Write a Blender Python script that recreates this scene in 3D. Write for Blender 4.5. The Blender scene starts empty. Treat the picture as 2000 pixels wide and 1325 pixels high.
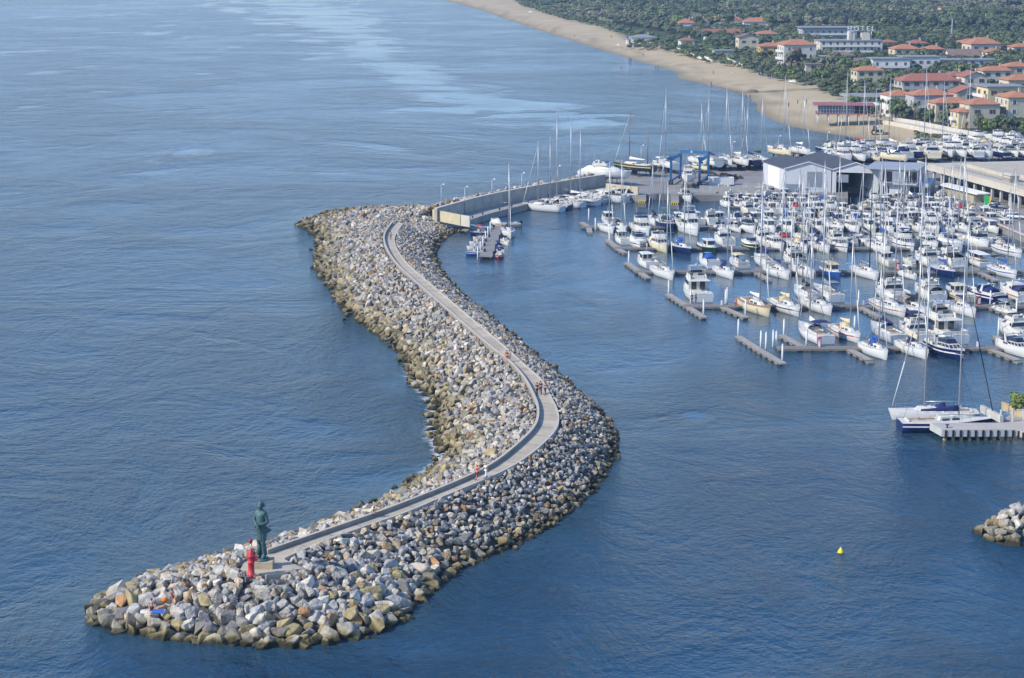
import bpy, bmesh, math, random
import numpy as np
from mathutils import Vector, Matrix, noise
R = math.radians
rnd = random.Random(7)
nrg = np.random.default_rng(11)
S = bpy.context.scene
COL = S.collection

# ---------------------------------------------------------------- camera
CAM_H, FOC, PITCH = 68.0, 4000.0, R(11.34)      # metres, focal length in photo pixels, radians
cam = bpy.data.cameras.new('camera')
cam.lens = 72.0; cam.sensor_width = 36.0; cam.clip_start = 1.0; cam.clip_end = 12000
co = bpy.data.objects.new('camera', cam); COL.objects.link(co)
co.location = (0, 0, CAM_H); co.rotation_euler = (R(90) - PITCH, 0, 0)
S.camera = co
S.render.resolution_x, S.render.resolution_y = 1024, 678

# ---------------------------------------------------------------- sky and sun
SUN_EL, SUN_AZ = R(37), R(23)                   # sun from the left, turned 23 degrees towards the viewer
sun_dir = Vector((-math.cos(SUN_AZ) * math.cos(SUN_EL), -math.sin(SUN_AZ) * math.cos(SUN_EL), math.sin(SUN_EL)))
W = bpy.data.worlds.new('World'); S.world = W; W.use_nodes = True
nt = W.node_tree; bg = nt.nodes['Background']
sky = nt.nodes.new('ShaderNodeTexSky'); sky.sky_type = 'NISHITA'; sky.sun_disc = False
sky.sun_elevation = SUN_EL
sky.sun_rotation = math.atan2(sun_dir.x, sun_dir.y)
sky.air_density = 1.2; sky.dust_density = 0.4; sky.ozone_density = 2.6
tint = nt.nodes.new('ShaderNodeVectorMath'); tint.operation = 'MULTIPLY'; tint.inputs[1].default_value = (0.74, 0.91, 1.25)   # clear maritime air, bluer than the sky model
nt.links.new(sky.outputs[0], tint.inputs[0]); nt.links.new(tint.outputs[0], bg.inputs[0]); bg.inputs[1].default_value = 0.125
sl = bpy.data.lights.new('sun', 'SUN'); sl.energy = 3.3; sl.angle = R(0.5); sl.color = (1.0, 0.91, 0.75)
so = bpy.data.objects.new('sun', sl); COL.objects.link(so)
so.rotation_euler = sun_dir.to_track_quat('Z', 'Y').to_euler()
S.view_settings.view_transform = 'Standard'; S.view_settings.look = 'None'
S.view_settings.exposure = 0.6; S.view_settings.gamma = 1.0
S.cycles.max_bounces = 5; S.cycles.diffuse_bounces = 2; S.cycles.glossy_bounces = 3
S.cycles.transparent_max_bounces = 4; S.cycles.volume_bounces = 0; S.cycles.use_denoising = True; S.cycles.denoising_prefilter = 'ACCURATE'; S.cycles.use_adaptive_sampling = False; S.cycles.sample_clamp_indirect = 1.5; S.cycles.sample_clamp_direct = 6.0
S.cycles.caustics_reflective = False; S.cycles.caustics_refractive = False

# ---------------------------------------------------------------- helpers
SP, CP = math.sin(PITCH), math.cos(PITCH)
def G(px, py, z=0.0):
    """the point at height z that the photograph shows at pixel (px, py): turns measurements of the photo into metres"""
    v = (py - 662.5) / FOC
    D = (CAM_H - z) / (SP + v * CP)
    return Vector(((px - 1000.0) / FOC * D, D * (CP - v * SP), z))
def GA(pts, z=0.0): return np.array([G(p[0], p[1], p[2] if len(p) > 2 else z)[:] for p in pts])
def at_depth(px, Y, z=0.0):
    D = Y * CP + (CAM_H - z) * SP
    return Vector(((px - 1000.0) / FOC * D, Y, z))

class MB:
    """collects shapes and links them as ONE mesh"""
    def __init__(s): s.v = []; s.f = []; s.m = []; s.sm = []
    def add(s, V, F, mi=0, smooth=False, M=None):
        o = len(s.v)
        for p in V:
            p = Vector(p)
            s.v.append((M @ p if M is not None else p)[:])
        for f in F:
            s.f.append([i + o for i in f]); s.m.append(mi); s.sm.append(smooth)
        return s
    def box(s, x0, x1, y0, y1, z0, z1, mi=0, M=None):
        V = [(x0,y0,z0),(x1,y0,z0),(x1,y1,z0),(x0,y1,z0),(x0,y0,z1),(x1,y0,z1),(x1,y1,z1),(x0,y1,z1)]
        return s.add(V, [(3,2,1,0),(4,5,6,7),(0,1,5,4),(1,2,6,5),(2,3,7,6),(3,0,4,7)], mi, False, M)
    def frus(s, b, t, z0, z1, mi=0, M=None):
        """b, t = (halfwidth at y0, halfwidth at y1, y0, y1) of the bottom and the top"""
        V = [(-b[0],b[2],z0),(b[0],b[2],z0),(b[1],b[3],z0),(-b[1],b[3],z0),(-t[0],t[2],z1),(t[0],t[2],z1),(t[1],t[3],z1),(-t[1],t[3],z1)]
        return s.add(V, [(3,2,1,0),(4,5,6,7),(0,1,5,4),(1,2,6,5),(2,3,7,6),(3,0,4,7)], mi, False, M)
    def tube(s, a, b, r0, r1=None, n=6, mi=0, smooth=True, M=None):
        a, b = Vector(a), Vector(b); r1 = r0 if r1 is None else r1
        d = (b - a).normalized(); u = d.orthogonal().normalized(); w = d.cross(u)
        V = []
        for c, r in ((a, r0), (b, r1)):
            for i in range(n):
                t = 2 * math.pi * i / n; V.append(c + u * (math.cos(t) * r) + w * (math.sin(t) * r))
        F = [(i, (i+1) % n, n + (i+1) % n, n + i) for i in range(n)]
        s.add(V, F, mi, smooth, M); o = len(s.v) - 2 * n
        s.f += [[o + i for i in range(n-1, -1, -1)], [o + n + i for i in range(n)]]; s.m += [mi, mi]; s.sm += [False, False]
        return s
    def lathe(s, prof, n=16, mi=0, smooth=True, M=None):
        V = [(r * math.cos(2*math.pi*i/n), r * math.sin(2*math.pi*i/n), z) for r, z in prof for i in range(n)]
        F = [(k*n+i, k*n+(i+1) % n, (k+1)*n+(i+1) % n, (k+1)*n+i) for k in range(len(prof)-1) for i in range(n)]
        F += [tuple(range(n-1, -1, -1)), tuple(range((len(prof)-1)*n, len(prof)*n))]
        return s.add(V, F, mi, smooth, M)
    def prism(s, pts, z0, z1, mi=0, M=None):
        n = len(pts)
        A = sum(pts[i][0]*pts[(i+1) % n][1] - pts[(i+1) % n][0]*pts[i][1] for i in range(n))
        if A < 0: pts = pts[::-1]
        V = [(p[0], p[1], z0) for p in pts] + [(p[0], p[1], z1) for p in pts]
        F = [tuple(range(n-1, -1, -1)), tuple(range(n, 2*n))] + [(i, (i+1) % n, n+(i+1) % n, n+i) for i in range(n)]
        return s.add(V, F, mi, False, M)
    def arch(s, w0, h0, y0, w1, h1, y1, zb, n=8, mi=0, thick=0.05, M=None):
        """a canvas hood: half-ellipse sections at y0 and y1 with a real thickness"""
        V = []
        for (w, h, y) in ((w0, h0, y0), (w1, h1, y1)):
            for k in (1.0, None):
                for i in range(n + 1):
                    t = math.pi * i / n; q = 0 if k else thick
                    V.append((math.cos(t) * (w - q), y, zb + max(0.0, math.sin(t)) ** 0.7 * (h - q)))
        m = n + 1; F = []
        for i in range(n):
            F += [(i, i+1, 2*m+i+1, 2*m+i), (m+i+1, m+i, 3*m+i, 3*m+i+1), (i+1, i, m+i, m+i+1), (2*m+i, 2*m+i+1, 3*m+i+1, 3*m+i)]
        return s.add(V, F, mi, True, M)
    def loft(s, rows, mi=0, smooth=True, close=False, caps=True, M=None):
        n = len(rows[0]); V = [p for r in rows for p in r]; F = []
        for k in range(len(rows)-1):
            for i in range(n if close else n-1):
                j = (i+1) % n; F.append((k*n+i, k*n+j, (k+1)*n+j, (k+1)*n+i))
        s.add(V, F, mi, smooth, M)
        if caps:
            o = len(s.v) - len(V)
            s.f += [[o+i for i in range(n-1, -1, -1)], [o+(len(rows)-1)*n+i for i in range(n)]]; s.m += [mi]*2; s.sm += [False]*2
        return s
    def mesh(s, name, mats):
        me = bpy.data.meshes.new(name); me.from_pydata(s.v, [], s.f)
        for m in (mats if isinstance(mats, (list, tuple)) else [mats]): me.materials.append(m)
        me.polygons.foreach_set('material_index', s.m); me.polygons.foreach_set('use_smooth', s.sm)
        me.update(); return me

def link(name, data, parent=None, loc=None, rz=None):
    o = bpy.data.objects.new(name, data); COL.objects.link(o)
    if parent is not None: o.parent = parent
    if loc is not None: o.location = loc
    if rz is not None: o.rotation_euler = (0, 0, rz)
    return o
def tag(o, label=None, cat=None, group=None, kind=None):
    if label: o['label'] = label
    if cat: o['category'] = cat
    if group: o['group'] = group
    if kind: o['kind'] = kind
    return o
def thing(name, label, cat, loc=(0,0,0), rz=0.0, group=None):
    return tag(link(name, None, None, loc, rz), label, cat, group)
def bulk(name, V, F, mats, face_mat=None, attr=None, smooth=False):
    """a big mesh from numpy arrays; F is (n,3) or (n,4); attr = {name: per-vertex float array}"""
    me = bpy.data.meshes.new(name); k = F.shape[1]
    me.vertices.add(len(V)); me.vertices.foreach_set('co', V.astype(np.float32).ravel())
    me.loops.add(F.size); me.loops.foreach_set('vertex_index', F.astype(np.int32).ravel())
    me.polygons.add(len(F)); me.polygons.foreach_set('loop_start', np.arange(0, F.size, k, dtype=np.int32))
    for m in (mats if isinstance(mats, (list, tuple)) else [mats]): me.materials.append(m)
    if face_mat is not None: me.polygons.foreach_set('material_index', face_mat.astype(np.int32))
    me.polygons.foreach_set('use_smooth', np.full(len(F), smooth))
    for nm, a in (attr or {}).items():
        a = np.asarray(a, np.float32)
        if a.ndim == 1:
            d = me.attributes.new(nm, 'FLOAT', 'POINT'); d.data.foreach_set('value', a)
        else:
            d = me.attributes.new(nm, 'FLOAT_COLOR', 'POINT')
            d.data.foreach_set('color', np.concatenate([a, np.ones((len(a), 1), np.float32)], 1).ravel())
    me.update(calc_edges=True); me.validate(); return me

# ---------------------------------------------------------------- 2-D geometry with numpy
def seg_dist(P, poly):
    """distance of points P (n,2) to an open polyline, and the arc parameter of the nearest point"""
    best = np.full(len(P), 1e9); par = np.zeros(len(P)); acc = 0.0
    for a, b in zip(poly[:-1], poly[1:]):
        d = b - a; L2 = (d * d).sum() + 1e-12
        t = np.clip(((P - a) @ d) / L2, 0, 1); q = a + t[:, None] * d
        e = np.hypot(*(P - q).T); m = e < best; best[m] = e[m]; par[m] = acc + t[m] * math.sqrt(L2); acc += math.sqrt(L2)
    return best, par
def inside(P, poly):
    c = np.zeros(len(P), bool); n = len(poly)
    for i in range(n):
        a, b = poly[i], poly[i-1]
        m = ((a[1] > P[:,1]) != (b[1] > P[:,1]))
        c ^= m & (P[:,0] < (b[0]-a[0]) * (P[:,1]-a[1]) / (b[1]-a[1] + 1e-12) + a[0])
    return c
def smooth_line(pts, step=2.0, it=2):
    p = np.array(pts, float)
    for _ in range(it):
        q = [p[0]]
        for a, b in zip(p[:-1], p[1:]): q += [a*.75+b*.25, a*.25+b*.75]
        q.append(p[-1]); p = np.array(q)
    d = np.r_[0, np.cumsum(np.hypot(*(np.diff(p[:, :2], axis=0).T)))]
    t = np.linspace(0, d[-1], max(2, int(d[-1] / step) + 1))
    return np.stack([np.interp(t, d, p[:, i]) for i in range(p.shape[1])], 1)
def poisson(cand, r):
    """greedy thinning of candidate points so that no two are closer than their radius r (array)"""
    cell = float(r.max()); grid = {}; keep = []
    for i, (x, y) in enumerate(cand):
        gx, gy = int(x // cell), int(y // cell); ok = True
        for a in (-1, 0, 1):
            for b in (-1, 0, 1):
                for j in grid.get((gx+a, gy+b), ()):
                    if (cand[j,0]-x)**2 + (cand[j,1]-y)**2 < (0.5*(r[i]+r[j]))**2: ok = False; break
                if not ok: break
            if not ok: break
        if ok: keep.append(i); grid.setdefault((gx, gy), []).append(i)
    return np.array(keep, int)

# ---------------------------------------------------------------- materials
MATS = {}
def lin(c):
    return tuple(((x/255.0)/12.92 if x/255.0 <= 0.04045 else ((x/255.0+0.055)/1.055)**2.4) for x in c)
def pm(name, col, rough=0.6, var=0.12, scale=1.5, bump=0.0, metal=0.0, spec=0.5, bscale=None, coords='Object'):
    """procedural material: a base colour worn by two sizes of noise, optional bump"""
    if name in MATS: return MATS[name]
    m = bpy.data.materials.new(name); m.use_nodes = True; n = m.node_tree.nodes; l = m.node_tree.links
    b = n['Principled BSDF']; b.inputs['Roughness'].default_value = rough; b.inputs['Metallic'].default_value = metal
    b.inputs['Specular IOR Level'].default_value = spec
    tc = n.new('ShaderNodeTexCoord'); no = n.new('ShaderNodeTexNoise'); no.inputs['Scale'].default_value = scale
    no.inputs['Detail'].default_value = 5; no.inputs['Roughness'].default_value = 0.65
    l.new(tc.outputs[coords], no.inputs['Vector'])
    r = n.new('ShaderNodeValToRGB'); r.color_ramp.elements[0].position = 0.3; r.color_ramp.elements[1].position = 0.7
    r.color_ramp.elements[0].color = (*[max(0, c*(1-var)) for c in col], 1)
    r.color_ramp.elements[1].color = (*[min(1, c*(1+var)) for c in col], 1)
    l.new(no.outputs['Fac'], r.inputs[0]); l.new(r.outputs[0], b.inputs['Base Color'])
    if bump:
        n2 = n.new('ShaderNodeTexNoise'); n2.inputs['Scale'].default_value = bscale or scale*4; n2.inputs['Detail'].default_value = 4
        l.new(tc.outputs[coords], n2.inputs['Vector'])
        bp = n.new('ShaderNodeBump'); bp.inputs['Distance'].default_value = bump; l.new(n2.outputs['Fac'], bp.inputs['Height']); l.new(bp.outputs[0], b.inputs['Normal'])
    MATS[name] = m; return m
def attr_mat(name, attr, rough=0.85, var=0.25, scale=2.0, bump=0.05, bscale=6.0):
    """material whose colour is an attribute of the mesh (each stone's own colour) worn by noise"""
    m = bpy.data.materials.new(name); m.use_nodes = True; n = m.node_tree.nodes; l = m.node_tree.links
    b = n['Principled BSDF']; b.inputs['Roughness'].default_value = rough; b.inputs['Specular IOR Level'].default_value = 0.25
    at = n.new('ShaderNodeAttribute'); at.attribute_name = attr
    tc = n.new('ShaderNodeTexCoord'); no = n.new('ShaderNodeTexNoise'); no.inputs['Scale'].default_value = scale; no.inputs['Detail'].default_value = 6
    l.new(tc.outputs['Object'], no.inputs['Vector'])
    mr = n.new('ShaderNodeMapRange'); mr.inputs[1].default_value = .25; mr.inputs[2].default_value = .75; mr.inputs[3].default_value = 1-var; mr.inputs[4].default_value = 1+var
    l.new(no.outputs['Fac'], mr.inputs[0])
    mx = n.new('ShaderNodeVectorMath'); mx.operation = 'SCALE'; l.new(at.outputs['Color'], mx.inputs[0]); l.new(mr.outputs[0], mx.inputs['Scale'])
    l.new(mx.outputs[0], b.inputs['Base Color'])
    if bump:
        n2 = n.new('ShaderNodeTexNoise'); n2.inputs['Scale'].default_value = bscale; n2.inputs['Detail'].default_value = 5
        l.new(tc.outputs['Object'], n2.inputs['Vector'])
        bp = n.new('ShaderNodeBump'); bp.inputs['Distance'].default_value = bump; l.new(n2.outputs['Fac'], bp.inputs['Height']); l.new(bp.outputs[0], b.inputs['Normal'])
    MATS[name] = m; return m
# ================================================================ measured lines of the place (photo pixel, height in metres)
SEAWARD = [(156,1197),(175,1176),(224,1157),(287,1128),(400,1102),(494,1076),(569,1053),(662,1016),(740,986),(769,970),(820,932),(862,907),(866,887),
           (846,852),(852,812),(850,789),(830,765),(812,755),(790,712),(780,685),(750,660),(720,645),(685,612),(660,588),(654,570),(630,542),(618,508),(624,470),(605,450),(577,440)]
OUTER = [(577,440,0),(598,428,0),(640,415,0),(690,409,0),(760,406,0),(815,402,0)]
HARBOUR = [(905,446),(882,458),(860,471),(850,492),(852,515),(865,539),(897,572),(935,605),(985,643),(1022,674),(1078,722),(1156,787),(1197,838),(1205,866),
           (1198,897),(1162,952),(1141,977),(1110,1002),(1060,1037),(985,1077),(920,1100),(870,1132),(805,1192)]
TIP = [(805,1192),(790,1220),(700,1247),(587,1265),(475,1262),(362,1251),(250,1240),(180,1222),(156,1197)]
PATH_L = [(768,437),(754,455),(750,470),(757,492),(775,519),(815,556),(870,604),(930,656),(969,689),(998,710),(1027,743),(1044,775),(1055,804),(1050,838),
          (1012,875),(969,910),(924,934),(849,966),(757,1002),(700,1022),(587,1061),(524,1083)]
PATH_R = [(786,437),(772,455),(767,470),(774,490),(794,517),(836,553),(893,601),(951,650),(991,684),(1027,718),(1058,743),(1071,772),(1089,806),(1087,838),
          (1054,872),(1008,907),(952,934),(873,966),(786,1004),(728,1022),(616,1062),(552,1091)]
PLATFORM = [(524,1083),(552,1091),(572,1100),(592,1110),(562,1117),(520,1123),(468,1114),(476,1100),(500,1086)]
CREST = 4.5
sea2 = smooth_line(GA(SEAWARD)[:, :2], 2.0, 1); out2 = smooth_line(GA(OUTER)[:, :2], 2.0, 1)
har2 = smooth_line(GA(HARBOUR)[:, :2], 2.0, 1); tip2 = smooth_line(GA(TIP)[:, :2], 2.0, 1)
pl3 = smooth_line(GA(PATH_L, CREST), 1.5, 2); pr3 = smooth_line(GA(PATH_R, CREST), 1.5, 2)
n_ = len(pl3); t_ = np.linspace(0, len(pr3)-1, n_)
pr3 = np.stack([np.interp(t_, np.arange(len(pr3)), pr3[:, i]) for i in range(3)], 1)
plat2 = GA(PLATFORM, CREST)[:, :2]
path_poly = np.concatenate([pl3[:, :2], pr3[::-1, :2]])
mole_top = smooth_line(GA([(848,408),(880,399),(920,388),(960,379),(1000,371),(1050,362),(1110,352),(1182,341)], 4.5), 3.0, 2)
gate = GA([(846,430),(917,446)], 1.5)
bw_poly = np.concatenate([sea2, out2, mole_top[:1, :2], gate[:, :2], har2, tip2])
shore_lines = [np.concatenate([sea2, out2]), np.concatenate([har2, tip2])]

# ================================================================ sea
def sea_material():
    m = bpy.data.materials.new('sea_water'); m.use_nodes = True; n = m.node_tree.nodes; l = m.node_tree.links
    b = n['Principled BSDF']; b.inputs['IOR'].default_value = 1.33
    def math_(op, a, c, clamp=False):
        x = n.new('ShaderNodeMath'); x.operation = op; x.use_clamp = clamp
        for i, v in enumerate((a, c)):
            if isinstance(v, (int, float)): x.inputs[i].default_value = v
            else: l.new(v, x.inputs[i])
        return x.outputs[0]
    def attr(name):
        a = n.new('ShaderNodeAttribute'); a.attribute_name = name; return a.outputs['Fac']
    tc = n.new('ShaderNodeTexCoord')
    def noise(scale, detail, sx=1.0, sy=1.0, rot=0.0, rough=0.55, dist=0.0):
        mp = n.new('ShaderNodeMapping'); mp.inputs['Scale'].default_value = (sx, sy, 1); mp.inputs['Rotation'].default_value = (0, 0, rot)
        l.new(tc.outputs['Object'], mp.inputs[0])
        t = n.new('ShaderNodeTexNoise'); t.inputs['Scale'].default_value = scale; t.inputs['Detail'].default_value = detail
        t.inputs['Roughness'].default_value = rough; t.inputs['Distortion'].default_value = dist
        l.new(mp.outputs[0], t.inputs[0]); return t.outputs['Fac']
    # slick: smoother water, ragged edge from noise
    ragged = noise(0.015, 7, 0.9, 0.8, 0.3, 0.64, 2.0)
    sk = math_('ADD', attr('slick'), math_('MULTIPLY', math_('SUBTRACT', ragged, 0.5), 3.4))
    mr = n.new('ShaderNodeMapRange'); mr.interpolation_type = 'SMOOTHSTEP'; mr.inputs[1].default_value = 0.30; mr.inputs[2].default_value = 0.78
    l.new(sk, mr.inputs[0]); slick = mr.outputs[0]
    calm = attr('calm')
    # ripples: three sizes
    gust = noise(0.013, 6, 0.75, 1.0, 0.35, 0.6, 1.2)
    h = math_('ADD', math_('MULTIPLY', noise(0.75, 4, 1.25, 1.0, 0.35, 0.62, 0.8), 0.33), math_('MULTIPLY', noise(1.9, 4, 1.3, 1.0, -0.3, 0.68, 0.8), 0.17))
    h = math_('ADD', h, math_('MULTIPLY', noise(0.2, 4, 1.1, 1.0, 0.6, 0.62, 1.0), 0.36))
    h = math_('ADD', h, math_('MULTIPLY', noise(0.055, 4, 1.5, 1.0, 0.4, 0.6, 0.8), 0.6))
    k = math_('SUBTRACT', 1.0, math_('MULTIPLY', slick, 0.80))
    k = math_('MULTIPLY', k, math_('SUBTRACT', 1.0, math_('MULTIPLY', calm, 0.84)))
    gm = n.new('ShaderNodeMapRange'); gm.interpolation_type = 'SMOOTHSTEP'; gm.inputs[1].default_value = 0.36; gm.inputs[2].default_value = 0.62; gm.inputs[3].default_value = 0.42; gm.inputs[4].default_value = 1.2
    l.new(gust, gm.inputs[0]); k = math_('MULTIPLY', k, gm.outputs[0])
    k = math_('MULTIPLY', k, math_('ADD', -0.15, math_('MULTIPLY', noise(0.05, 5, 1.3, 0.8, 0.3, 0.7, 0.8), 2.3)))
    bp = n.new('ShaderNodeBump'); bp.inputs['Distance'].default_value = 1.0
    l.new(math_('MULTIPLY', h, k), bp.inputs['Height']); l.new(bp.outputs[0], b.inputs['Normal'])
    l.new(math_('ADD', 0.10, math_('MULTIPLY', slick, -0.03)), b.inputs['Roughness'])
    # body colour: deep water, greener over shallows and by the rocks, foam where small waves break
    big = noise(0.006, 3, 0.5, 1.0, 0.2)
    r = n.new('ShaderNodeValToRGB'); e = r.color_ramp.elements
    e[0].position = 0.25; e[0].color = (0.004, 0.040, 0.084, 1); e[1].position = 0.75; e[1].color = (0.008, 0.052, 0.100, 1)
    l.new(big, r.inputs[0])
    mx = n.new('ShaderNodeMix'); mx.data_type = 'RGBA'; mx.inputs[7].default_value = (0.060, 0.105, 0.110, 1)
    l.new(attr('shallow'), mx.inputs[0]); l.new(r.outputs[0], mx.inputs[6])
    fm = n.new('ShaderNodeMapRange'); fm.inputs[1].default_value = 0.98; fm.inputs[2].default_value = 1.25
    l.new(math_('ADD', attr('foam'), math_('MULTIPLY', noise(0.7, 6, 0.6, 1.0, 0.2, 0.7, 1.0), 0.9)), fm.inputs[0])
    mf = n.new('ShaderNodeMix'); mf.data_type = 'RGBA'; mf.inputs[7].default_value = (0.62, 0.66, 0.68, 1)
    l.new(fm.outputs[0], mf.inputs[0]); l.new(mx.outputs[2], mf.inputs[6]); l.new(mf.outputs[2], b.inputs['Base Color'])
    return m
SHORE = smooth_line(GA([(780,-30),(865,0),(930,17),(1000,42),(1060,62),(1130,84),(1200,106),(1260,124),(1325,141),(1322,152),(1345,158),(1385,166),(1420,177),(1455,185),(1480,203),(1475,214),(1500,232),(1540,246),(1590,257),(1650,266),(1690,272),(1725,281),(1740,292)])[:, :2], 4.0, 1)
ys = np.concatenate([np.geomspace(60, 2600, 420), np.geomspace(2700, 9000, 12)]); us = np.linspace(-1, 1, 300)
XX = us[None, :] * (ys[:, None] * 0.42 + 40); YY = np.repeat(ys[:, None], len(us), 1)
P = np.stack([XX.ravel(), YY.ravel()], 1)
SLICKS = [([(520,-20),(620,30),(690,70),(740,110),(830,160),(940,200),(1080,235),(1130,245)], [60,50,30,22,23,30,38,18], 0.95),
          ([(380,-10),(520,30),(640,75),(640,110),(560,120)], [34,34,24,20,16], 0.62), ([(-40,105),(30,100)], [28,22], 0.9), ([(300,335),(345,300),(390,290)], [9,12,6], 0.55),
          ([(560,400),(680,330),(800,285),(900,260),(1000,255)], [22,30,34,34,30], 0.40), ([(60,145),(190,128)], [8,8], 0.6), ([(100,290),(260,278)], [10,7], 0.4), ([(-20,40),(200,30),(420,20)], [60,60,60], 0.42)]
rs_ = random.Random(3)
for _ in range(46):
    x, y = rs_.uniform(-20, 760), rs_.uniform(4, 330); L_ = rs_.uniform(30, 150); w_ = rs_.uniform(1.5, 7) * (300 / (y + 150)) ** .8
    SLICKS.append(([(x, y), (x+L_*.5, y - rs_.uniform(0, 5)), (x+L_, y - rs_.uniform(2, 12))], [w_*.6, w_, w_*.5], rs_.uniform(.45, .8) * (1 - y/700)))
slick = np.zeros(len(P))
for pts, wid, amp in SLICKS:
    poly = GA(pts)[:, :2]; d, par = seg_dist(P, poly)
    acc = np.r_[0, np.cumsum(np.hypot(*np.diff(poly, axis=0).T))]
    w = np.interp(par, acc, wid); slick = np.maximum(slick, amp * np.exp(-(d / w) ** 2 * 0.8))
dS, _ = seg_dist(P, SHORE); dB, _ = seg_dist(P, shore_lines[0]); dH, _ = seg_dist(P, shore_lines[1])
BASIN0 = GA([(905,446),(850,480),(866,540),(985,643),(1160,790),(1215,860),(2700,900),(2600,440),(1830,380),(1200,375),(1080,385)])[:, :2]
shallow = np.maximum.reduce([np.exp(-dS / 45) * 0.6, np.exp(-dB / 7) * 0.75, np.exp(-dH / 3.0) * 0.4, 0.30 * inside(P, BASIN0)])
foam = np.maximum(np.exp(-dS / 3.5) * 0.62, np.exp(-dB / 3.0) * 0.62 * np.exp(-((P[:,1] - 275) / 55) ** 2) + np.exp(-dB / 2) * 0.34)
BASIN = GA([(905,446),(850,480),(866,540),(985,643),(1160,790),(1260,1000),(1700,1500),(2700,900),(2600,440),(1830,380),(1200,375),(1080,385)])[:, :2]
calm = inside(P, BASIN).astype(float); dBas, _ = seg_dist(P, np.concatenate([BASIN, BASIN[:1]]))
calm = calm * np.clip(dBas / 45, 0.5, 1) * np.clip((P[:,1] - 225) / 120, 0.0, 1)
nr, nc = len(ys), len(us); idx = np.arange(nr*nc).reshape(nr, nc)
F = np.stack([idx[:-1,:-1], idx[:-1,1:], idx[1:,1:], idx[1:,:-1]], -1).reshape(-1, 4)
sea_me = bulk('sea', np.c_[P, np.zeros(len(P))], F, sea_material(), attr={'slick': slick, 'shallow': shallow, 'foam': foam, 'calm': calm}, smooth=True)
tag(link('sea', sea_me), 'deep blue rippled sea with paler slick streaks', None, None, 'structure')

# ================================================================ rocks
def rock_templates(k, npt=(11, 17)):
    out = []
    for _k in range(k):
        bm = bmesh.new(); n = rnd.randint(*npt); sx, sy, sz = 1.0, rnd.uniform(.6, .95), rnd.uniform(.5, .8)
        for _ in range(n):
            v = Vector((rnd.gauss(0,1), rnd.gauss(0,1), rnd.gauss(0,1))); q4 = (abs(v.x)**5 + abs(v.y)**5 + abs(v.z)**5) ** .2; v = (v / q4 * .86 if _k % 3 else v.normalized()) * rnd.uniform(.84, 1.08)
            bm.verts.new((v.x*sx*.62, v.y*sy*.62, v.z*sz*.62))
        r = bmesh.ops.convex_hull(bm, input=bm.verts)
        bmesh.ops.delete(bm, geom=[g for g in r['geom_interior'] if isinstance(g, bmesh.types.BMVert)], context='VERTS')
        bmesh.ops.bevel(bm, geom=list(bm.edges), offset=0.05, segments=1, affect='EDGES', clamp_overlap=True)
        bmesh.ops.triangulate(bm, faces=bm.faces)
        bmesh.ops.subdivide_edges(bm, edges=[e for e in bm.edges if e.calc_length() > 0.32], cuts=1, use_grid_fill=True)
        bmesh.ops.triangulate(bm, faces=bm.faces)
        for v in bm.verts: v.co *= 1 + 0.075 * noise.noise(v.co * 3.1 + Vector((_k*7.3, 0, 0))) + rnd.uniform(-.022, .022)
        bm.verts.ensure_lookup_table()
        V = np.array([v.co[:] for v in bm.verts]); Fx = np.array([[v.index for v in f.verts] for f in bm.faces])
        bm.free(); out.append((V, Fx))
    return out
ROCKS = rock_templates(36)
def rot_mats(n):
    q = nrg.normal(size=(n, 4)); q[:, 1:3] *= 0.45; q /= np.linalg.norm(q, axis=1)[:, None]
    w, x, y, z = q.T
    return np.stack([np.stack([1-2*(y*y+z*z), 2*(x*y-z*w), 2*(x*z+y*w)], -1), np.stack([2*(x*y+z*w), 1-2*(x*x+z*z), 2*(y*z-x*w)], -1), np.stack([2*(x*z-y*w), 2*(y*z+x*w), 1-2*(x*x+y*y)], -1)], 1)
ROCK_COL = np.array([lin(c) for c in ((176,171,160),(158,156,152),(186,177,160),(144,141,136),(180,163,136),(198,191,177),(156,136,106),(132,131,130),(170,132,94),(190,172,144))])
def rock_colors(n, z):
    c = ROCK_COL[nrg.choice(len(ROCK_COL), n, p=[.19,.16,.15,.1,.11,.1,.06,.07,.025,.035])] * nrg.uniform(.66, 1.12, (n, 1))
    return c
OCHRE = np.array([lin(c) for c in ((158,144,106),(138,124,88),(170,152,108),(122,112,80),(148,140,102))])
def scatter(name, pts, size, weathered=False):
    """many stones as one mesh; each keeps a colour of its own and a weed-stained foot near the water"""
    n = len(pts); rm = rot_mats(n); tv = nrg.integers(0, len(ROCKS), n); col = rock_colors(n, pts[:, 2])
    if weathered:
        d = seg_dist(pts[:, :2], shore_lines[0])[0]; d2 = seg_dist(pts[:, :2], tip2)[0]; pr = np.maximum(np.clip(.95 - d/8.0, 0, .75), np.clip(.5 - d2/7, 0, .4)); m_ = nrg.random(n) < pr
        col[m_] = (OCHRE[nrg.integers(0, 5, n)] * nrg.uniform(.7, 1.2, (n, 1)))[m_] * .75 + col[m_] * .25
    VV, FF, CC = [], [], []; o = 0
    for k in range(len(ROCKS)):
        sel = np.where(tv == k)[0]
        if not len(sel): continue
        V, Fx = ROCKS[k]
        w = np.einsum('nij,vj->nvi', rm[sel], V) * size[sel][:, None, None] + pts[sel][:, None, :]
        VV.append(w.reshape(-1, 3)); FF.append((Fx[None] + (np.arange(len(sel)) * len(V))[:, None, None] + o).reshape(-1, 3))
        CC.append(np.repeat(col[sel], len(V), 0)); o += len(sel) * len(V)
    V, Fx, C = np.concatenate(VV), np.concatenate(FF), np.concatenate(CC)
    return V, Fx, C
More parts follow.
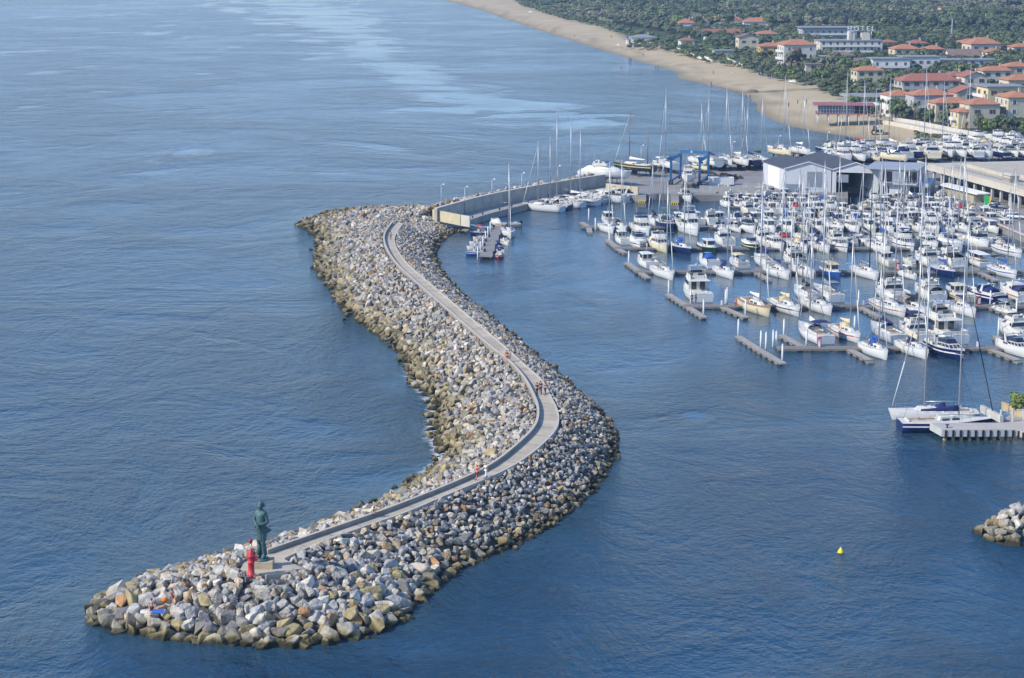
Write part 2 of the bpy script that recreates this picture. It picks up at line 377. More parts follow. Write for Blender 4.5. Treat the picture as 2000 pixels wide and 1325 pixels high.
def rock_material():
    m = attr_mat('armour_stone', 'stone', 0.92, 0.42, 2.2, 0.22, 4.0); n = m.node_tree.nodes; l = m.node_tree.links
    b = n['Principled BSDF']; src = b.inputs['Base Color'].links[0].from_socket
    geo = n.new('ShaderNodeNewGeometry'); sp = n.new('ShaderNodeSeparateXYZ'); l.new(geo.outputs['Position'], sp.inputs[0])
    no = n.new('ShaderNodeTexNoise'); no.inputs['Scale'].default_value = 0.5; no.inputs['Detail'].default_value = 4; l.new(geo.outputs['Position'], no.inputs['Vector'])
    ad = n.new('ShaderNodeMath'); ad.operation = 'MULTIPLY_ADD'; ad.inputs[1].default_value = -2.4; l.new(no.outputs['Fac'], ad.inputs[0]); l.new(sp.outputs['Z'], ad.inputs[2])
    # lichen-brown band, then dark wet weed at the water's edge
    for lo, hi, colr, sea_side in ((0.45, -0.7, (0.215, 0.170, 0.075, 1), True), (-0.45, -1.0, (0.040, 0.036, 0.018, 1), False)):
        mr = n.new('ShaderNodeMapRange'); mr.inputs[1].default_value = lo; mr.inputs[2].default_value = hi; l.new(ad.outputs[0], mr.inputs[0])
        mx = n.new('ShaderNodeMix'); mx.data_type = 'RGBA'; mx.inputs[7].default_value = colr
        f = mr.outputs[0]
        if sea_side:
            a = n.new('ShaderNodeMath'); a.operation = 'MULTIPLY'; a.inputs[1].default_value = 0.75; l.new(f, a.inputs[0]); f = a.outputs[0]
        l.new(f, mx.inputs[0]); l.new(src, mx.inputs[6]); src = mx.outputs[2]
    l.new(src, b.inputs['Base Color']); return m
ROCK_MAT = rock_material()
def mound_height(P):
    dw = np.minimum(seg_dist(P, shore_lines[0])[0], seg_dist(P, shore_lines[1])[0])
    ins = inside(P, path_poly) | inside(P, plat2)
    dp = np.minimum(seg_dist(P, np.concatenate([path_poly, path_poly[:1]]))[0], seg_dist(P, np.concatenate([plat2, plat2[:1]]))[0]); dp[ins] = 0
    t = dw / (dw + dp + 1e-6)
    return np.where(ins, CREST, CREST * np.clip(1.08 * t ** 0.85, 0, 1)), dw, dp, ins
# core mound under the stones
x0, y0 = bw_poly.min(0) - 4; x1, y1 = bw_poly.max(0) + 4
gx = np.arange(x0, x1, 1.6); gy = np.arange(y0, y1, 1.6); GX, GY = np.meshgrid(gx, gy); Q = np.stack([GX.ravel(), GY.ravel()], 1)
qi = inside(Q, bw_poly); H = np.full(len(Q), -1.2); H[qi] = mound_height(Q[qi])[0] - 0.5
ix = np.arange(len(Q)).reshape(GX.shape); FQ = np.stack([ix[:-1,:-1], ix[:-1,1:], ix[1:,1:], ix[1:,:-1]], -1).reshape(-1, 4); FQ = FQ[(qi[FQ]).any(1)]
use = np.unique(FQ); mp_ = np.full(len(Q), -1); mp_[use] = np.arange(len(use))
core = bulk('breakwater_ground', np.c_[Q[use], H[use]], mp_[FQ], pm('rubble_core', (.10,.093,.082), .95, .4, 1.4, .3))  # dark colour paints in the shade of crevices between the stones
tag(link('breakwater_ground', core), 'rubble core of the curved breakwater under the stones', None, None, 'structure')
# stones
area = nrg.uniform((x0, y0), (x1, y1), (150000, 2)); area = area[inside(area, bw_poly)]
hz, dw, dp, ins = mound_height(area); ok = (~ins) & (dp > 0.55); area, hz, dw, dp = area[ok], hz[ok], dw[ok], dp[ok]
near_sea = seg_dist(area, shore_lines[0])[0] < seg_dist(area, np.concatenate([har2]))[0]
dtip = np.hypot(area[:,0] - tip2[:,0].mean(), area[:,1] - tip2[:,1].mean())
big = np.clip(1 - (dtip - 16) / 26, 0, 1)
low = np.clip(1 - hz / 4.2, 0, 1)
rad = np.where(near_sea, 1.04 + 0.50 * low, 0.68 + 0.25 * low) * (1 - big) + big * (1.02 + 0.95 * low)
rad = np.clip(rad * np.exp(nrg.normal(0, .24, len(rad))), .5, 2.3)
keep = poisson(area, rad * (0.57 - 0.09 * big))
rp = np.c_[area[keep], hz[keep] - 0.22 + nrg.uniform(-.15, .22, len(keep))]; rs = rad[keep] * 1.02
# fringe of half sunk stones along the waterline
for ln, sz, amp in ((shore_lines[0], 1.4, 1.3), (har2, 0.95, 0.6), (tip2[4:-6], 1.8, 0.5)):
    e = smooth_line(ln, sz * 0.72, 0); k = len(e)
    q = np.c_[e + nrg.normal(0, amp * .5, (k, 2)), nrg.uniform(-.3, .25, k)]
    rp = np.concatenate([rp, q]); rs = np.concatenate([rs, sz * nrg.uniform(.6, 1.25, k)])
def heap(poly2, ridge2, hmax, r0, n, foot=-0.2):
    lo, hi = poly2.min(0), poly2.max(0); A = nrg.uniform(lo, hi, (n, 2)); A = A[inside(A, poly2)]
    d1 = seg_dist(A, np.concatenate([poly2, poly2[:1]]))[0]; d2 = seg_dist(A, ridge2)[0]; h = foot + (hmax-foot) * np.clip(1.1*(d1/(d1+d2+1e-6))**.8, 0, 1)
    r = r0 * nrg.uniform(.75, 1.3, len(A)); kp = poisson(A, r*.63); return np.c_[A[kp], h[kp]-.2+nrg.uniform(-.15,.2,len(kp))], r[kp]*1.02
def offs(line, d):
    l2 = np.asarray(line)[:, :2]; t = np.gradient(l2, axis=0); t /= np.linalg.norm(t, axis=1)[:, None] + 1e-9
    return l2 + np.stack([-t[:,1], t[:,0]], 1) * d
JETTY = GA([(1903,1040),(1922,1056),(1965,1064),(2040,1072),(2200,1078),(2240,1030),(2120,995),(1990,1003),(1930,1022)])[:, :2]
YARD_BACK = GA([(1182,341),(1250,333),(1400,321),(1500,316),(1570,304),(1650,293),(1705,285),(1752,290)], 1.6)[:, :2]; yb = smooth_line(YARD_BACK, 3.0, 1)
for (pp, rr_) in (heap(JETTY, GA([(1990,1030),(2240,1040)])[:, :2], 2.5, 1.6, 5000),
                 heap(np.concatenate([offs(mole_top, 2.0), offs(mole_top, 14.0)[::-1]]), offs(mole_top, 3.0), 4.4, 1.35, 12000),
                 heap(np.concatenate([offs(yb, 0.0), offs(yb, 7.0)[::-1]]), offs(yb, 0.6), 2.1, 1.4, 9000)):
    rp = np.concatenate([rp, pp]); rs = np.concatenate([rs, rr_])
km = (rp[:,0] > G(172,1195).x) | (rp[:,1] > 300)
rp, rs = rp[km], rs[km]
print('stones', len(rp))
# the 300 largest in view near the tip are boulders of their own, the rest one mass
score = rs / np.maximum(rp[:,1], 1) * (rp[:,1] < 262) * (rp[:,0] < 24) * np.where(rp[:,2] > -0.5, 1, 0)
vis = (rp[:,1] < np.interp(rp[:,0], [-60, -28, 0, 20], [237, 240, 262, 262])); score = score * vis
order = np.argsort(-score); single, rest = order[:300], order[300:]
V, Fx, C = scatter('breakwater_stones', rp[rest], rs[rest], True)
tag(link('breakwater_stones', bulk('breakwater_stones', V, Fx, ROCK_MAT, attr={'stone': C})), 'loose armour stones heaped over the long curved breakwater', 'stones', None, 'stuff')
KINDS_ = [('pale grey', 0, ROCK_COL[5]), ('grey', 1, ROCK_COL[1]), ('light buff', 2, ROCK_COL[2]), ('dark grey', 3, ROCK_COL[3]*.7), ('ochre brown', 4, OCHRE[0]), ('rusty orange', 5, ROCK_COL[8])]
bould = {}
for nm, kk, colr in KINDS_:
    for t in range(6):
        V, Fx = ROCKS[(kk*6+t) % len(ROCKS)]
        bould[(kk, t)] = bulk('boulder', V, Fx, ROCK_MAT, attr={'stone': np.repeat(colr[None], len(V), 0)})
for i in single:
    z = rp[i, 2]; kk = rnd.choices(range(6), [14, 28, 22, 16, 12, 3] if z > 2.2 else [8, 20, 18, 20, 26, 3])[0]; where = 'at the waterline of the breakwater tip' if z < 0.7 else ('on the slope of the breakwater tip' if z < 3.0 else 'high on the breakwater tip around the beacon')
    o = link('boulder', bould[(kk, rnd.randrange(6))], None, rp[i])
    o.rotation_euler = (rnd.uniform(-.5,.5), rnd.uniform(-.5,.5), rnd.uniform(0, 6.28)); o.scale = (rs[i]*1.06,)*3
    tag(o, KINDS_[kk][0] + ' angular boulder ' + where, 'boulder', 'boulders heaped at the breakwater tip')

# ================================================================ breakwater path, its sea wall and the statue platform
CONC = pm('path_concrete', (.43,.37,.28), .9, .28, .22, .01, bscale=3)
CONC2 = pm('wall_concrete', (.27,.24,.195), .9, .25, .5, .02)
def ribbon(a, b, za, zb, mi=0, mb=None):
    mb = mb or MB(); n = len(a)
    mb.add([(p[0], p[1], za) for p in a] + [(p[0], p[1], zb) for p in b], [(i, i+1, n+i+1, n+i) for i in range(n-1)], mi); return mb
def slab_strip(a, b, z0, z1, mi=0, mb=None):
    """a solid strip between two polylines: top, both sides and the ends"""
    mb = mb or MB(); n = len(a)
    V = [(p[0],p[1],z1) for p in a] + [(p[0],p[1],z1) for p in b] + [(p[0],p[1],z0) for p in a] + [(p[0],p[1],z0) for p in b]
    Fx = []
    for i in range(n-1):
        Fx += [(n+i, n+i+1, i+1, i), (i, i+1, 2*n+i+1, 2*n+i), (n+i+1, n+i, 3*n+i, 3*n+i+1), (2*n+i, 2*n+i+1, 3*n+i+1, 3*n+i)]
    Fx += [(0, n, 3*n, 2*n), (n-1, 3*n-1, 4*n-1, 2*n-1)]
    mb.add(V, Fx, mi); return mb
def offset(line, d):
    l2 = np.asarray(line)[:, :2]; t = np.gradient(l2, axis=0); t /= np.linalg.norm(t, axis=1)[:, None] + 1e-9
    return l2 + np.stack([-t[:,1], t[:,0]], 1) * d
side = 1.0
_chk = offset(pl3, 1.0)
if np.hypot(*(_chk - pr3[:, :2]).T).mean() < np.hypot(*(pl3[:, :2] - pr3[:, :2]).T).mean(): side = -1.0
tag(link('breakwater_path', slab_strip(pl3, pr3, 3.2, CREST).mesh('breakwater_path', CONC)), 'narrow pale concrete footpath along the breakwater crest', None, None, 'structure')
jm = MB()
for i in range(3, len(pl3)-2, 3):
    a, b = Vector(pl3[i]), Vector(pr3[i]); d_ = (Vector(pl3[i+1]) - a).normalized() * .06
    jm.add([(p.x, p.y, CREST + .004) for p in (a-d_, a+d_, b+d_, b-d_)], [(0,1,2,3) if (b-a).cross(d_).z < 0 else (3,2,1,0)])
tag(link('path_joints', jm.mesh('path_joints', pm('joint_dark', (.16,.14,.11), .95))), 'dark expansion joints across the footpath', None, None, 'structure')
mbp = MB(); mbp.prism([tuple(p) for p in plat2], 3.3, CREST - 0.006); link_ = link('statue_pavement', mbp.mesh('statue_pavement', CONC)); tag(link_, 'flared concrete paving around the statue', None, None, 'structure')
wl = offset(pl3, side * 0.30)
wt = thing('parapet_wall', 'low concrete parapet wall along the seaward edge of the breakwater path', 'wall')
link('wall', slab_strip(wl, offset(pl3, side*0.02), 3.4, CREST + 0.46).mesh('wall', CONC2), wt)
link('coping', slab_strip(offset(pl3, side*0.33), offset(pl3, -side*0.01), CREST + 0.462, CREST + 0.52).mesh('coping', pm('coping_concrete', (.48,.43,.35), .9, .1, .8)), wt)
kb = offset(pr3, -side*0.02); 
tag(link('path_kerb', slab_strip(kb, offset(pr3, -side*0.28), 3.5, CREST + 0.12).mesh('path_kerb', pm('kerb_concrete', (.47,.44,.37), .9, .15, 1.0))), 'low kerb along the harbour edge of the path', None, None, 'structure')
# ================================================================ boats: builders
def cm(name, rgb, rough=0.45, var=0.06, scale=2.0, **k): return pm(name, lin(rgb), rough, var, scale, **k)
HULLC = {'white': cm('gelcoat_white', (216,216,211), .3), 'cream': cm('gelcoat_cream', (214,203,170), .3), 'navy': cm('gelcoat_navy', (22,36,82), .25, .15),
         'dark green': cm('gelcoat_green', (24,54,46), .3, .15), 'bright blue': cm('gelcoat_blue', (34,80,150), .3, .1), 'red': cm('gelcoat_red', (170,44,40), .35, .12),
         'pale grey': cm('gelcoat_grey', (176,182,188), .3), 'black': cm('gelcoat_black', (26,28,34), .25), 'pale yellow': cm('gelcoat_yellow', (232,222,168), .35), 'varnished wood': cm('varnished_wood', (150,92,48), .35, .25, 4)}
CLOTHC = {'navy': cm('canvas_navy', (28,40,92), .85, .2), 'bright blue': cm('canvas_blue', (34,78,150), .85, .15), 'white': cm('canvas_white', (212,212,205), .85, .08), 'beige': cm('canvas_beige', (206,190,150), .9, .12),
          'grey': cm('canvas_grey', (128,132,138), .9, .12), 'red': cm('canvas_red', (180,44,42), .85, .15), 'black': cm('canvas_black', (30,31,36), .85, .2), 'green': cm('canvas_green', (36,84,70), .85, .15)}
DECKM = cm('deck_nonskid', (202,200,191), .6, .06); TEAK = cm('deck_teak', (158,124,86), .7, .18, 6); GLASS = pm('tinted_glass', (.018,.022,.03), .08, .2, 1.0, spec=.8)
ALU = cm('mast_aluminium', (178,180,182), .35, .06, metal=0.35); STEEL = cm('stainless_steel', (186,190,194), .3, .05, metal=0.7); ROPE = cm('rope', (60,62,72), .9)
ANTIF = cm('antifouling_dark', (36,44,70), .8, .2); ANTIFR = cm('antifouling_red', (120,46,40), .8, .2); RUBBER = cm('grey_rubber', (150,154,158), .7); MOTOR = cm('outboard_black', (26,27,30), .35); WOODM = HULLC['varnished wood']; MASTW = cm('mast_wood', (136,96,62), .5, .2, 3)
CARBON = cm('mast_black', (36,38,44), .4)
MCACHE = {}
def part(parent, name, key, make, mats):
    """links a part; parts of the same make share one mesh"""
    k = (name, key)
    if k not in MCACHE:
        mb = MB(); make(mb); MCACHE[k] = mb.mesh(name, mats)
    return link(name, MCACHE[k], parent)
def hull_rows(L, B, fb, sheer, draft, transom=.82, full=.5, n=11):
    """stations from stern (-L/2) to bow; each row goes port deck edge - keel - starboard deck edge"""
    rows = []
    for i in range(n):
        t = i / (n - 1); b = B/2 * (transom + (1-transom) * min(1, t/.4)) if t < .4 else B/2 * max(0.012, 1 - ((t-.4)/.6) ** (1.7 + full))
        z = fb + sheer * max(0, (t-.3)/.7) ** 1.8; d = -draft * (1 - .85 * max(0, (t-.55)/.45) ** 1.6); rake = L*.05*max(0, (t-.8)/.2)
        bw = b * (.93 - .30 * max(0, (t-.35)/.65)); y = -L/2 + t * L * .95
        prof = [(b, z, rake), (b*.995 if t < .9 else b*.9, z*.62, rake*.62), (bw, 0.05, 0), (bw*.62, d*.6, 0)]
        rows.append([(p, y + r, q) for p, q, r in prof] + [(0.0, y, d)] + [(-p, y + r, q) for p, q, r in prof[::-1]])
    return rows
def hull_half(L, B, t, transom=.82, full=.5):
    return B/2 * (transom + (1-transom) * min(1, t/.4)) if t < .4 else B/2 * max(0.012, 1 - ((t-.4)/.6) ** (1.7 + full))
def build_hull(o, L, B, fb, sheer, draft, hc, transom, full, stripe=None, deck='white', foot='dark'):
    key = (L, B, fb, sheer, draft, hc, transom, full)
    rows = hull_rows(L, B, fb, sheer, draft, transom, full)
    def mk(mb):
        mb.loft(rows, 0, True)
        for i, f in enumerate(mb.f):
            if sum(mb.v[j][2] for j in f) / len(f) < -0.02: mb.m[i] = 1
    part(o, 'hull', key + (foot,), mk, [HULLC[hc], ANTIF if foot == 'dark' else ANTIFR])
    def dk(mb):
        V = []; F = []
        for k, r in enumerate(rows):
            a, b = r[0], r[-1]; V += [(a[0]*.97, a[1], a[2]-.02), (0, a[1], a[2] + .05 * B/3), (b[0]*.97, b[1], b[2]-.02)]
            if k: F += [(3*k-3, 3*k-2, 3*k+1, 3*k), (3*k-2, 3*k-1, 3*k+2, 3*k+1)]
        mb.add(V, [f[::-1] for f in F], 0, True)
    part(o, 'deck', key + (deck,), dk, TEAK if deck == 'teak' else DECKM)
    if stripe:
        def st(mb):
            for s in (1, -1):
                V = []; F = []
                for k, r in enumerate(rows):
                    a = r[1] if s > 0 else r[-2]; V += [(a[0] + s*.012, a[1], a[2] + fb*.12), (a[0] + s*.012, a[1], a[2] - fb*.02)]
                    if k: F.append((2*k-2, 2*k-1, 2*k+1, 2*k) if s > 0 else (2*k-1, 2*k-2, 2*k, 2*k+1))
                mb.add(V, F, 0, True)
        part(o, 'hull_stripe', key + (stripe,), st, HULLC.get(stripe) or CLOTHC[stripe])
    return rows
def sloop(o, L=11.0, hc='white', cover='navy', hood=None, bim=None, stripe=None, mast=1.42, deck='white', jib='white', mastm=None, keel=False, boom=True, masts=1):
    B = L*.325; fb = 1.08 + .022*L; sh = .28; build_hull(o, L, B, fb, sh, .45, hc, .78, .45, stripe, deck)
    z = fb + .06; K = (L,)
    def cab(mb):
        mb.frus((B*.24, B*.09, -L*.12, L*.24), (B*.20, B*.06, -L*.10, L*.17), z-.12, z+.58)
        mb.frus((B*.16, B*.13, L*.02, L*.06), (B*.14, B*.12, L*.025, L*.055), z+.58, z+.66)
    c = part(o, 'cabin', K, cab, DECKM)
    for s in (-1, 1):
        for (a, b) in ((-.085, -.005), (.02, .10)):
            def win(mb, s=s, a=a, b=b):
                f = lambda y, q: s * (B*(.24 - .15*(y/L + .12)/.36) * (1-q) + B*(.20 - .14*(y/L+.10)/.27)*q + .02)
                y0, y1 = a*L, b*L; q0, q1 = (.12+.06)/.70, (.12+.36)/.70
                V = [(f(y0,q0), y0, z+.06), (f(y1,q0), y1, z+.06), (f(y1,q1), y1, z+.36), (f(y0,q1), y0, z+.36)]
                mb.add(V, [(0,1,2,3) if s > 0 else (3,2,1,0)])
            part(c, 'window', K + (s, a), win, GLASS)
    def cock(mb):
        for s in (-1, 1): mb.frus((.10, .10, -L*.40, -L*.13), (.07, .07, -L*.40, -L*.13), z-.05, z+.22, 0, Matrix.Translation((s*B*.27, 0, 0)))
        mb.box(-B*.22, B*.22, -L*.41, -L*.13, z-.04, z+.012, 1)
        mb.box(-B*.24, B*.24, -L*.43, -L*.415, z-.04, z+.20)
    part(o, 'cockpit', K, cock, [DECKM, TEAK])
    def whl(mb):
        mb.tube((0,-L*.30,z), (0,-L*.30,z+.75), .10, .07)
        for i in range(10):
            a, b = 2*math.pi*i/10, 2*math.pi*(i+1)/10
            mb.tube((math.cos(a)*.45,-L*.315,z+.8+math.sin(a)*.45), (math.cos(b)*.45,-L*.315,z+.8+math.sin(b)*.45), .025, n=4)
    part(o, 'steering_wheel', K, whl, STEEL)
    mm = mastm or ALU; MH = L * mast; my = L*.10
    specs = [(my, MH)] if masts == 1 else [(my, MH), (-L*.34, MH*.72)]
    for (yy, hh) in specs:
        def mst(mb, hh=hh, yy=yy):
            mb.tube((0,yy,z+.3), (0,yy,z+hh), .135, .085, 8); mb.tube((0,yy-.02,z+hh), (0,yy-.02,z+hh+.7), .02, n=4); mb.box(-.06,.06,yy-.25,yy+.1,z+hh,z+hh+.05)
        m = part(o, 'mast', (L, mast, hh), mst, mm)
        for q, w in ((.42, .40), (.70, .28)):
            def spr(mb, hh=hh, yy=yy, q=q, w=w): mb.tube((-B*w,yy-.12,z+hh*q+.03), (B*w,yy-.12,z+hh*q+.03), .032, .032, 5)
            part(m, 'spreader', (L, mast, hh, q), spr, mm)
    def rig(mb):
        for s in (-1, 1):
            mb.tube((0,my,z+MH*.98), (s*B*.28,my-.2,z+MH*.70), .014, n=3); mb.tube((s*B*.28,my-.2,z+MH*.70), (s*B*.40,my-.2,z+MH*.42), .014, n=3)
            mb.tube((s*B*.40,my-.2,z+MH*.42), (s*B*.44,my-.1,z), .016, n=3); mb.tube((0,my,z+MH*.42), (s*B*.43,my-.45,z), .013, n=3)
        mb.tube((0,my,z+MH), (0,-L*.47,z), .016, n=3)
    part(o, 'rigging', (L, mast), rig, ROPE)
    if jib:
        def jb(mb):
            a, b = Vector((0, L*.455, z+sh+.25)), Vector((0, my+.12, z+MH*.93)); mb.tube(a, a.lerp(b,.35), .07, .085, 6); mb.tube(a.lerp(b,.35), b, .085, .02, 6)
        part(o, 'furled_jib', (L, mast, jib), jb, CLOTHC[jib])
    if boom:
        def bm_(mb): mb.tube((0,my-.15,z+1.25), (0,my-L*.40,z+1.35), .085, .075, 6); mb.tube((0,my-.12,z+.35), (0,my-L*.13,z+1.26), .03, n=4)
        part(o, 'boom', (L,), bm_, mm)
        if cover:
            def cv(mb):
                rows = []
                for t in np.linspace(0, 1, 7):
                    h = .62*(1-t)**1.3 + .16; w = .20 - .06*t; y = my-.05 - t*L*.385
                    rows.append([(math.cos(a)*w*(1 if math.sin(a) < .5 else .6), y, z+1.28+.1*t + math.sin(a)*(h if math.sin(a) > 0 else .14)) for a in np.linspace(0, 2*math.pi, 8, endpoint=False)])
                mb.loft(rows, 0, True, True)
            part(o, 'sail_cover', (L, cover), cv, CLOTHC[cover])
    if hood:
        def hd(mb): mb.arch(B*.24, .95, -L*.13, B*.20, .42, -L*.02, z+.25)
        part(o, 'sprayhood', (L, hood), hd, CLOTHC[hood])
    if bim:
        def bi(mb):
            mb.arch(B*.34, .28, -L*.40, B*.34, .34, -L*.22, z+1.75)
            for s in (-1, 1):
                mb.tube((s*B*.33,-L*.40,z+1.8), (s*B*.36,-L*.30,z+.1), .02, n=4); mb.tube((s*B*.33,-L*.22,z+1.8), (s*B*.36,-L*.30,z+.1), .02, n=4)
        part(o, 'bimini', (L, bim), bi, CLOTHC[bim])
    def rl(mb):
        for s in (-1, 1):
            pts = []
            for t in np.linspace(.0, .97, 9):
                pts.append(Vector((s*hull_half(L,B,t,.78,.45)*.95, -L/2+t*L*.95, fb + sh*max(0,(t-.3)/.7)**1.8)))
            for p in pts: mb.tube(p, p + Vector((0,0,.58)), .016, n=3)
            for a, b in zip(pts[:-1], pts[1:]): mb.tube(a+Vector((0,0,.57)), b+Vector((0,0,.57)), .013, n=3)
    part(o, 'guard_rail', K, rl, STEEL)
    if keel:
        def kl(mb): mb.frus((.16,.16,-L*.08,L*.10),(.2,.2,-L*.10,L*.13),-1.75,-.35); mb.frus((.06,.06,-L*.44,-L*.40),(.06,.06,-L*.44,-L*.38),-1.35,-.2)
        part(o, 'keel', K, kl, ANTIF)
def fenders(o, L, B, fb, n=3, sides=(1, -1), col='navy'):
    for s in sides:
        for i in range(n):
            t = .25 + .4*i/max(1, n-1); x = s*(hull_half(L, B, t)*1.0 + .13)
            def fd(mb, x=x, t=t): mb.lathe([(.03,.55),(.12,.45),(.13,.1),(.12,-.25),(.03,-.33)], 8, M=Matrix.Translation((x, -L/2+t*L*.95, fb*.45)))
            part(o, 'fender', (L, B, fb, i, s, col), fd, CLOTHC[col])
def cruiser(o, L=11.0, hc='white', canopy=None, fly=True, stripe=None, arch=True, deck='white', hard=True, cover=None, bim=None, foot='dark'):
    """motor cruiser: wheelhouse with a dark window band, flybridge or soft canopy"""
    B = L*.355; fb = 1.1+.025*L; sh = .5; build_hull(o, L, B, fb, sh, .5, hc, .9, .75, stripe, deck, foot); z = fb+.02; K = (L, fly)
    h = .72 + .052*L
    b = (B*.40, B*.30, -L*.20, L*.24); t = (B*.35, B*.24, -L*.17, L*.08)
    if not hard: b = (B*.40, B*.26, -L*.10, L*.30); t = (B*.37, B*.20, -L*.04, L*.12); h *= .62
    def cab(mb):
        mb.frus(b, t, z-.1, z+h)
        def at(q, e): return tuple(b[i]*(1-q)+t[i]*q + (e if i != 2 else -e) for i in range(4))
        lo, hi = at(.38,.05), at(.9,.05)
        for s in (-1, 1):
            for k in (0, .38, .68, 1):
                p0 = Vector((s*(lo[0]*(1-k)+lo[1]*k), lo[2]*(1-k)+lo[3]*k, z+h*.34)); p1 = Vector((s*(hi[0]*(1-k)+hi[1]*k), hi[2]*(1-k)+hi[3]*k, z+h*.86)); mb.tube(p0, p1, .06, n=4)
        for k in (-.33, .33): mb.tube((lo[1]*k, lo[3], z+h*.34), (hi[1]*k, hi[3], z+h*.86), .05, n=4)
    c = part(o, 'cabin', K + (hard,), cab, DECKM)
    def win(mb):
        def mix(q, e): return tuple(b[i]*(1-q)+t[i]*q + (e if i != 2 else -e) for i in range(4))
        mb.frus(mix(.42,.025), mix(.84,.025), z+h*.37, z+h*.82)
    part(c, 'window', K + (hard,), win, GLASS)
    if hard:
        def rf(mb): mb.frus((t[0]+.12, t[1]+.1, t[2]-L*.07, t[3]+.12), (t[0]+.08, t[1]+.05, t[2]-L*.065, t[3]+.05), z+h, z+h+.10)
        part(c, 'roof', K, rf, DECKM)
    zt = z+h+(.1 if hard else 0)
    if fly and hard:
        def fb_(mb):
            y0, y1 = t[2]-L*.05, t[3]-.1
            for s in (-1, 1): mb.frus((.05,.05,y0,y1),(.04,.04,y0,y1-.5),zt,zt+.62,0,Matrix.Translation((s*(t[0]-.02),0,0)))
            mb.frus((t[0],t[1],y1-.25,y1+.05),(t[0]-.1,t[1]-.1,y1-.75,y1-.5),zt,zt+.75); mb.box(-t[0]*.8,t[0]*.8,y0+.3,y0+.9,zt,zt+.42); mb.box(-.35,.35,y1-1.5,y1-1.0,zt,zt+.75)
        f = part(o, 'flybridge', K, fb_, DECKM)
        def ws(mb): mb.frus((t[0]-.12,t[1]-.1,t[3]-.85,t[3]-.62),(t[0]-.2,t[1]-.2,t[3]-1.15,t[3]-1.0),zt+.75,zt+1.05)
        part(f, 'windscreen', K, ws, GLASS)
    if not hard:
        def ws2(mb): mb.frus((t[0],t[1],t[2]-L*.02,t[3]+.1),(t[0]-.12,t[1]-.1,t[2]-L*.06,t[3]-L*.07),zt-.02,zt+.55)
        part(o, 'windscreen', K, ws2, GLASS)
    if arch:
        ya = -L*.16; ah = (zt+.95 if fly and hard else zt+.75)
        def ar(mb):
            for s in (-1, 1): mb.frus((.07,.07,ya-.35,ya+.35),(.06,.06,ya-.65,ya-.25),zt-.5,ah,0,Matrix.Translation((s*t[0]*.98,0,0)))
            mb.box(-t[0]*1.02,t[0]*1.02,ya-.68,ya-.22,ah,ah+.10); mb.lathe([(.22,0),(.26,.08),(.2,.2),(.05,.24)],10,M=Matrix.Translation((0,ya-.45,ah+.1))); mb.tube((t[0]*.6,ya-.4,ah+.1),(t[0]*.6,ya-.7,ah+1.9),.02,n=4)
        part(o, 'radar_arch', K+(hard,), ar, DECKM)
    if canopy:
        def ca(mb):
            if hard: mb.arch(B*.38, h*.95, -L*.42, B*.37, h*1.0, -L*.20, z)
            else:
                mb.arch(B*.37, h*1.15, -L*.34, B*.36, h*1.9, -L*.13, z); mb.arch(B*.36, h*1.9, -L*.13, B*.30, h*1.35, L*.06, z)
                mb.frus((B*.37,B*.37,-L*.352,-L*.34),(B*.24,B*.24,-L*.352,-L*.34),z-.05,z+h*1.05)
        part(o, 'canopy', K+(hard, canopy), ca, CLOTHC[canopy])
    if bim:
        def bi(mb):
            mb.arch(B*.34,.2,-L*.20,B*.32,.26,L*.04,zt+1.5)
            for s in (-1,1):
                mb.tube((s*B*.33,-L*.19,zt+1.55),(s*B*.34,-L*.10,zt+.3),.022,n=4); mb.tube((s*B*.31,L*.03,zt+1.55),(s*B*.34,-L*.08,zt+.3),.022,n=4)
        part(o, 'bimini', K+(hard, bim), bi, CLOTHC[bim])
    if cover:
        def cv(mb):
            y = -L*.46; rows = []
            for q, hh in ((0,.2),(.12,.9),(.5,1.15),(.75,.75),(1,.15)):
                yy = -L*.46 + q*L*.86; w = hull_half(L,B,(yy/L+.5)/.95,.9,.75)*.98; rows.append([(math.cos(a)*w, yy, z-.05+math.sin(a)**.7*hh*h if a not in (0, math.pi) else z-.05) for a in np.linspace(0, math.pi, 9)])
            mb.loft(rows, 0, True)
        part(o, 'boat_cover', (L, cover), cv, CLOTHC[cover])
    def well(mb):
        mb.box(-B*.36,B*.36,-L*.46,-L*.22,z-.03,z+.02,1)
        for s in (-1,1): mb.box(s*B*.42-.06,s*B*.42+.06,-L*.47,-L*.21,z-.05,z+.45)
        mb.box(-B*.30,B*.30,-L*.46,-L*.42,z+.02,z+.45); mb.box(-B*.42,B*.42,-L*.545,-L*.48,-.02,.22)
    part(o, 'cockpit', K, well, [DECKM, TEAK])
    def rl(mb):
        for s in (-1, 1):
            pts = [Vector((s*hull_half(L,B,t,.9,.75)*.93,-L/2+t*L*.95+L*.05*max(0,(t-.8)/.2),fb+sh*max(0,(t-.3)/.7)**1.8)) for t in np.linspace(.5,.97,6)]
            for p in pts: mb.tube(p,p+Vector((0,0,.6)),.02,n=3)
            for a, c_ in zip(pts[:-1],pts[1:]): mb.tube(a+Vector((0,0,.6)),c_+Vector((0,0,.6)),.02,n=3)
    part(o, 'bow_rail', (L,), rl, STEEL)
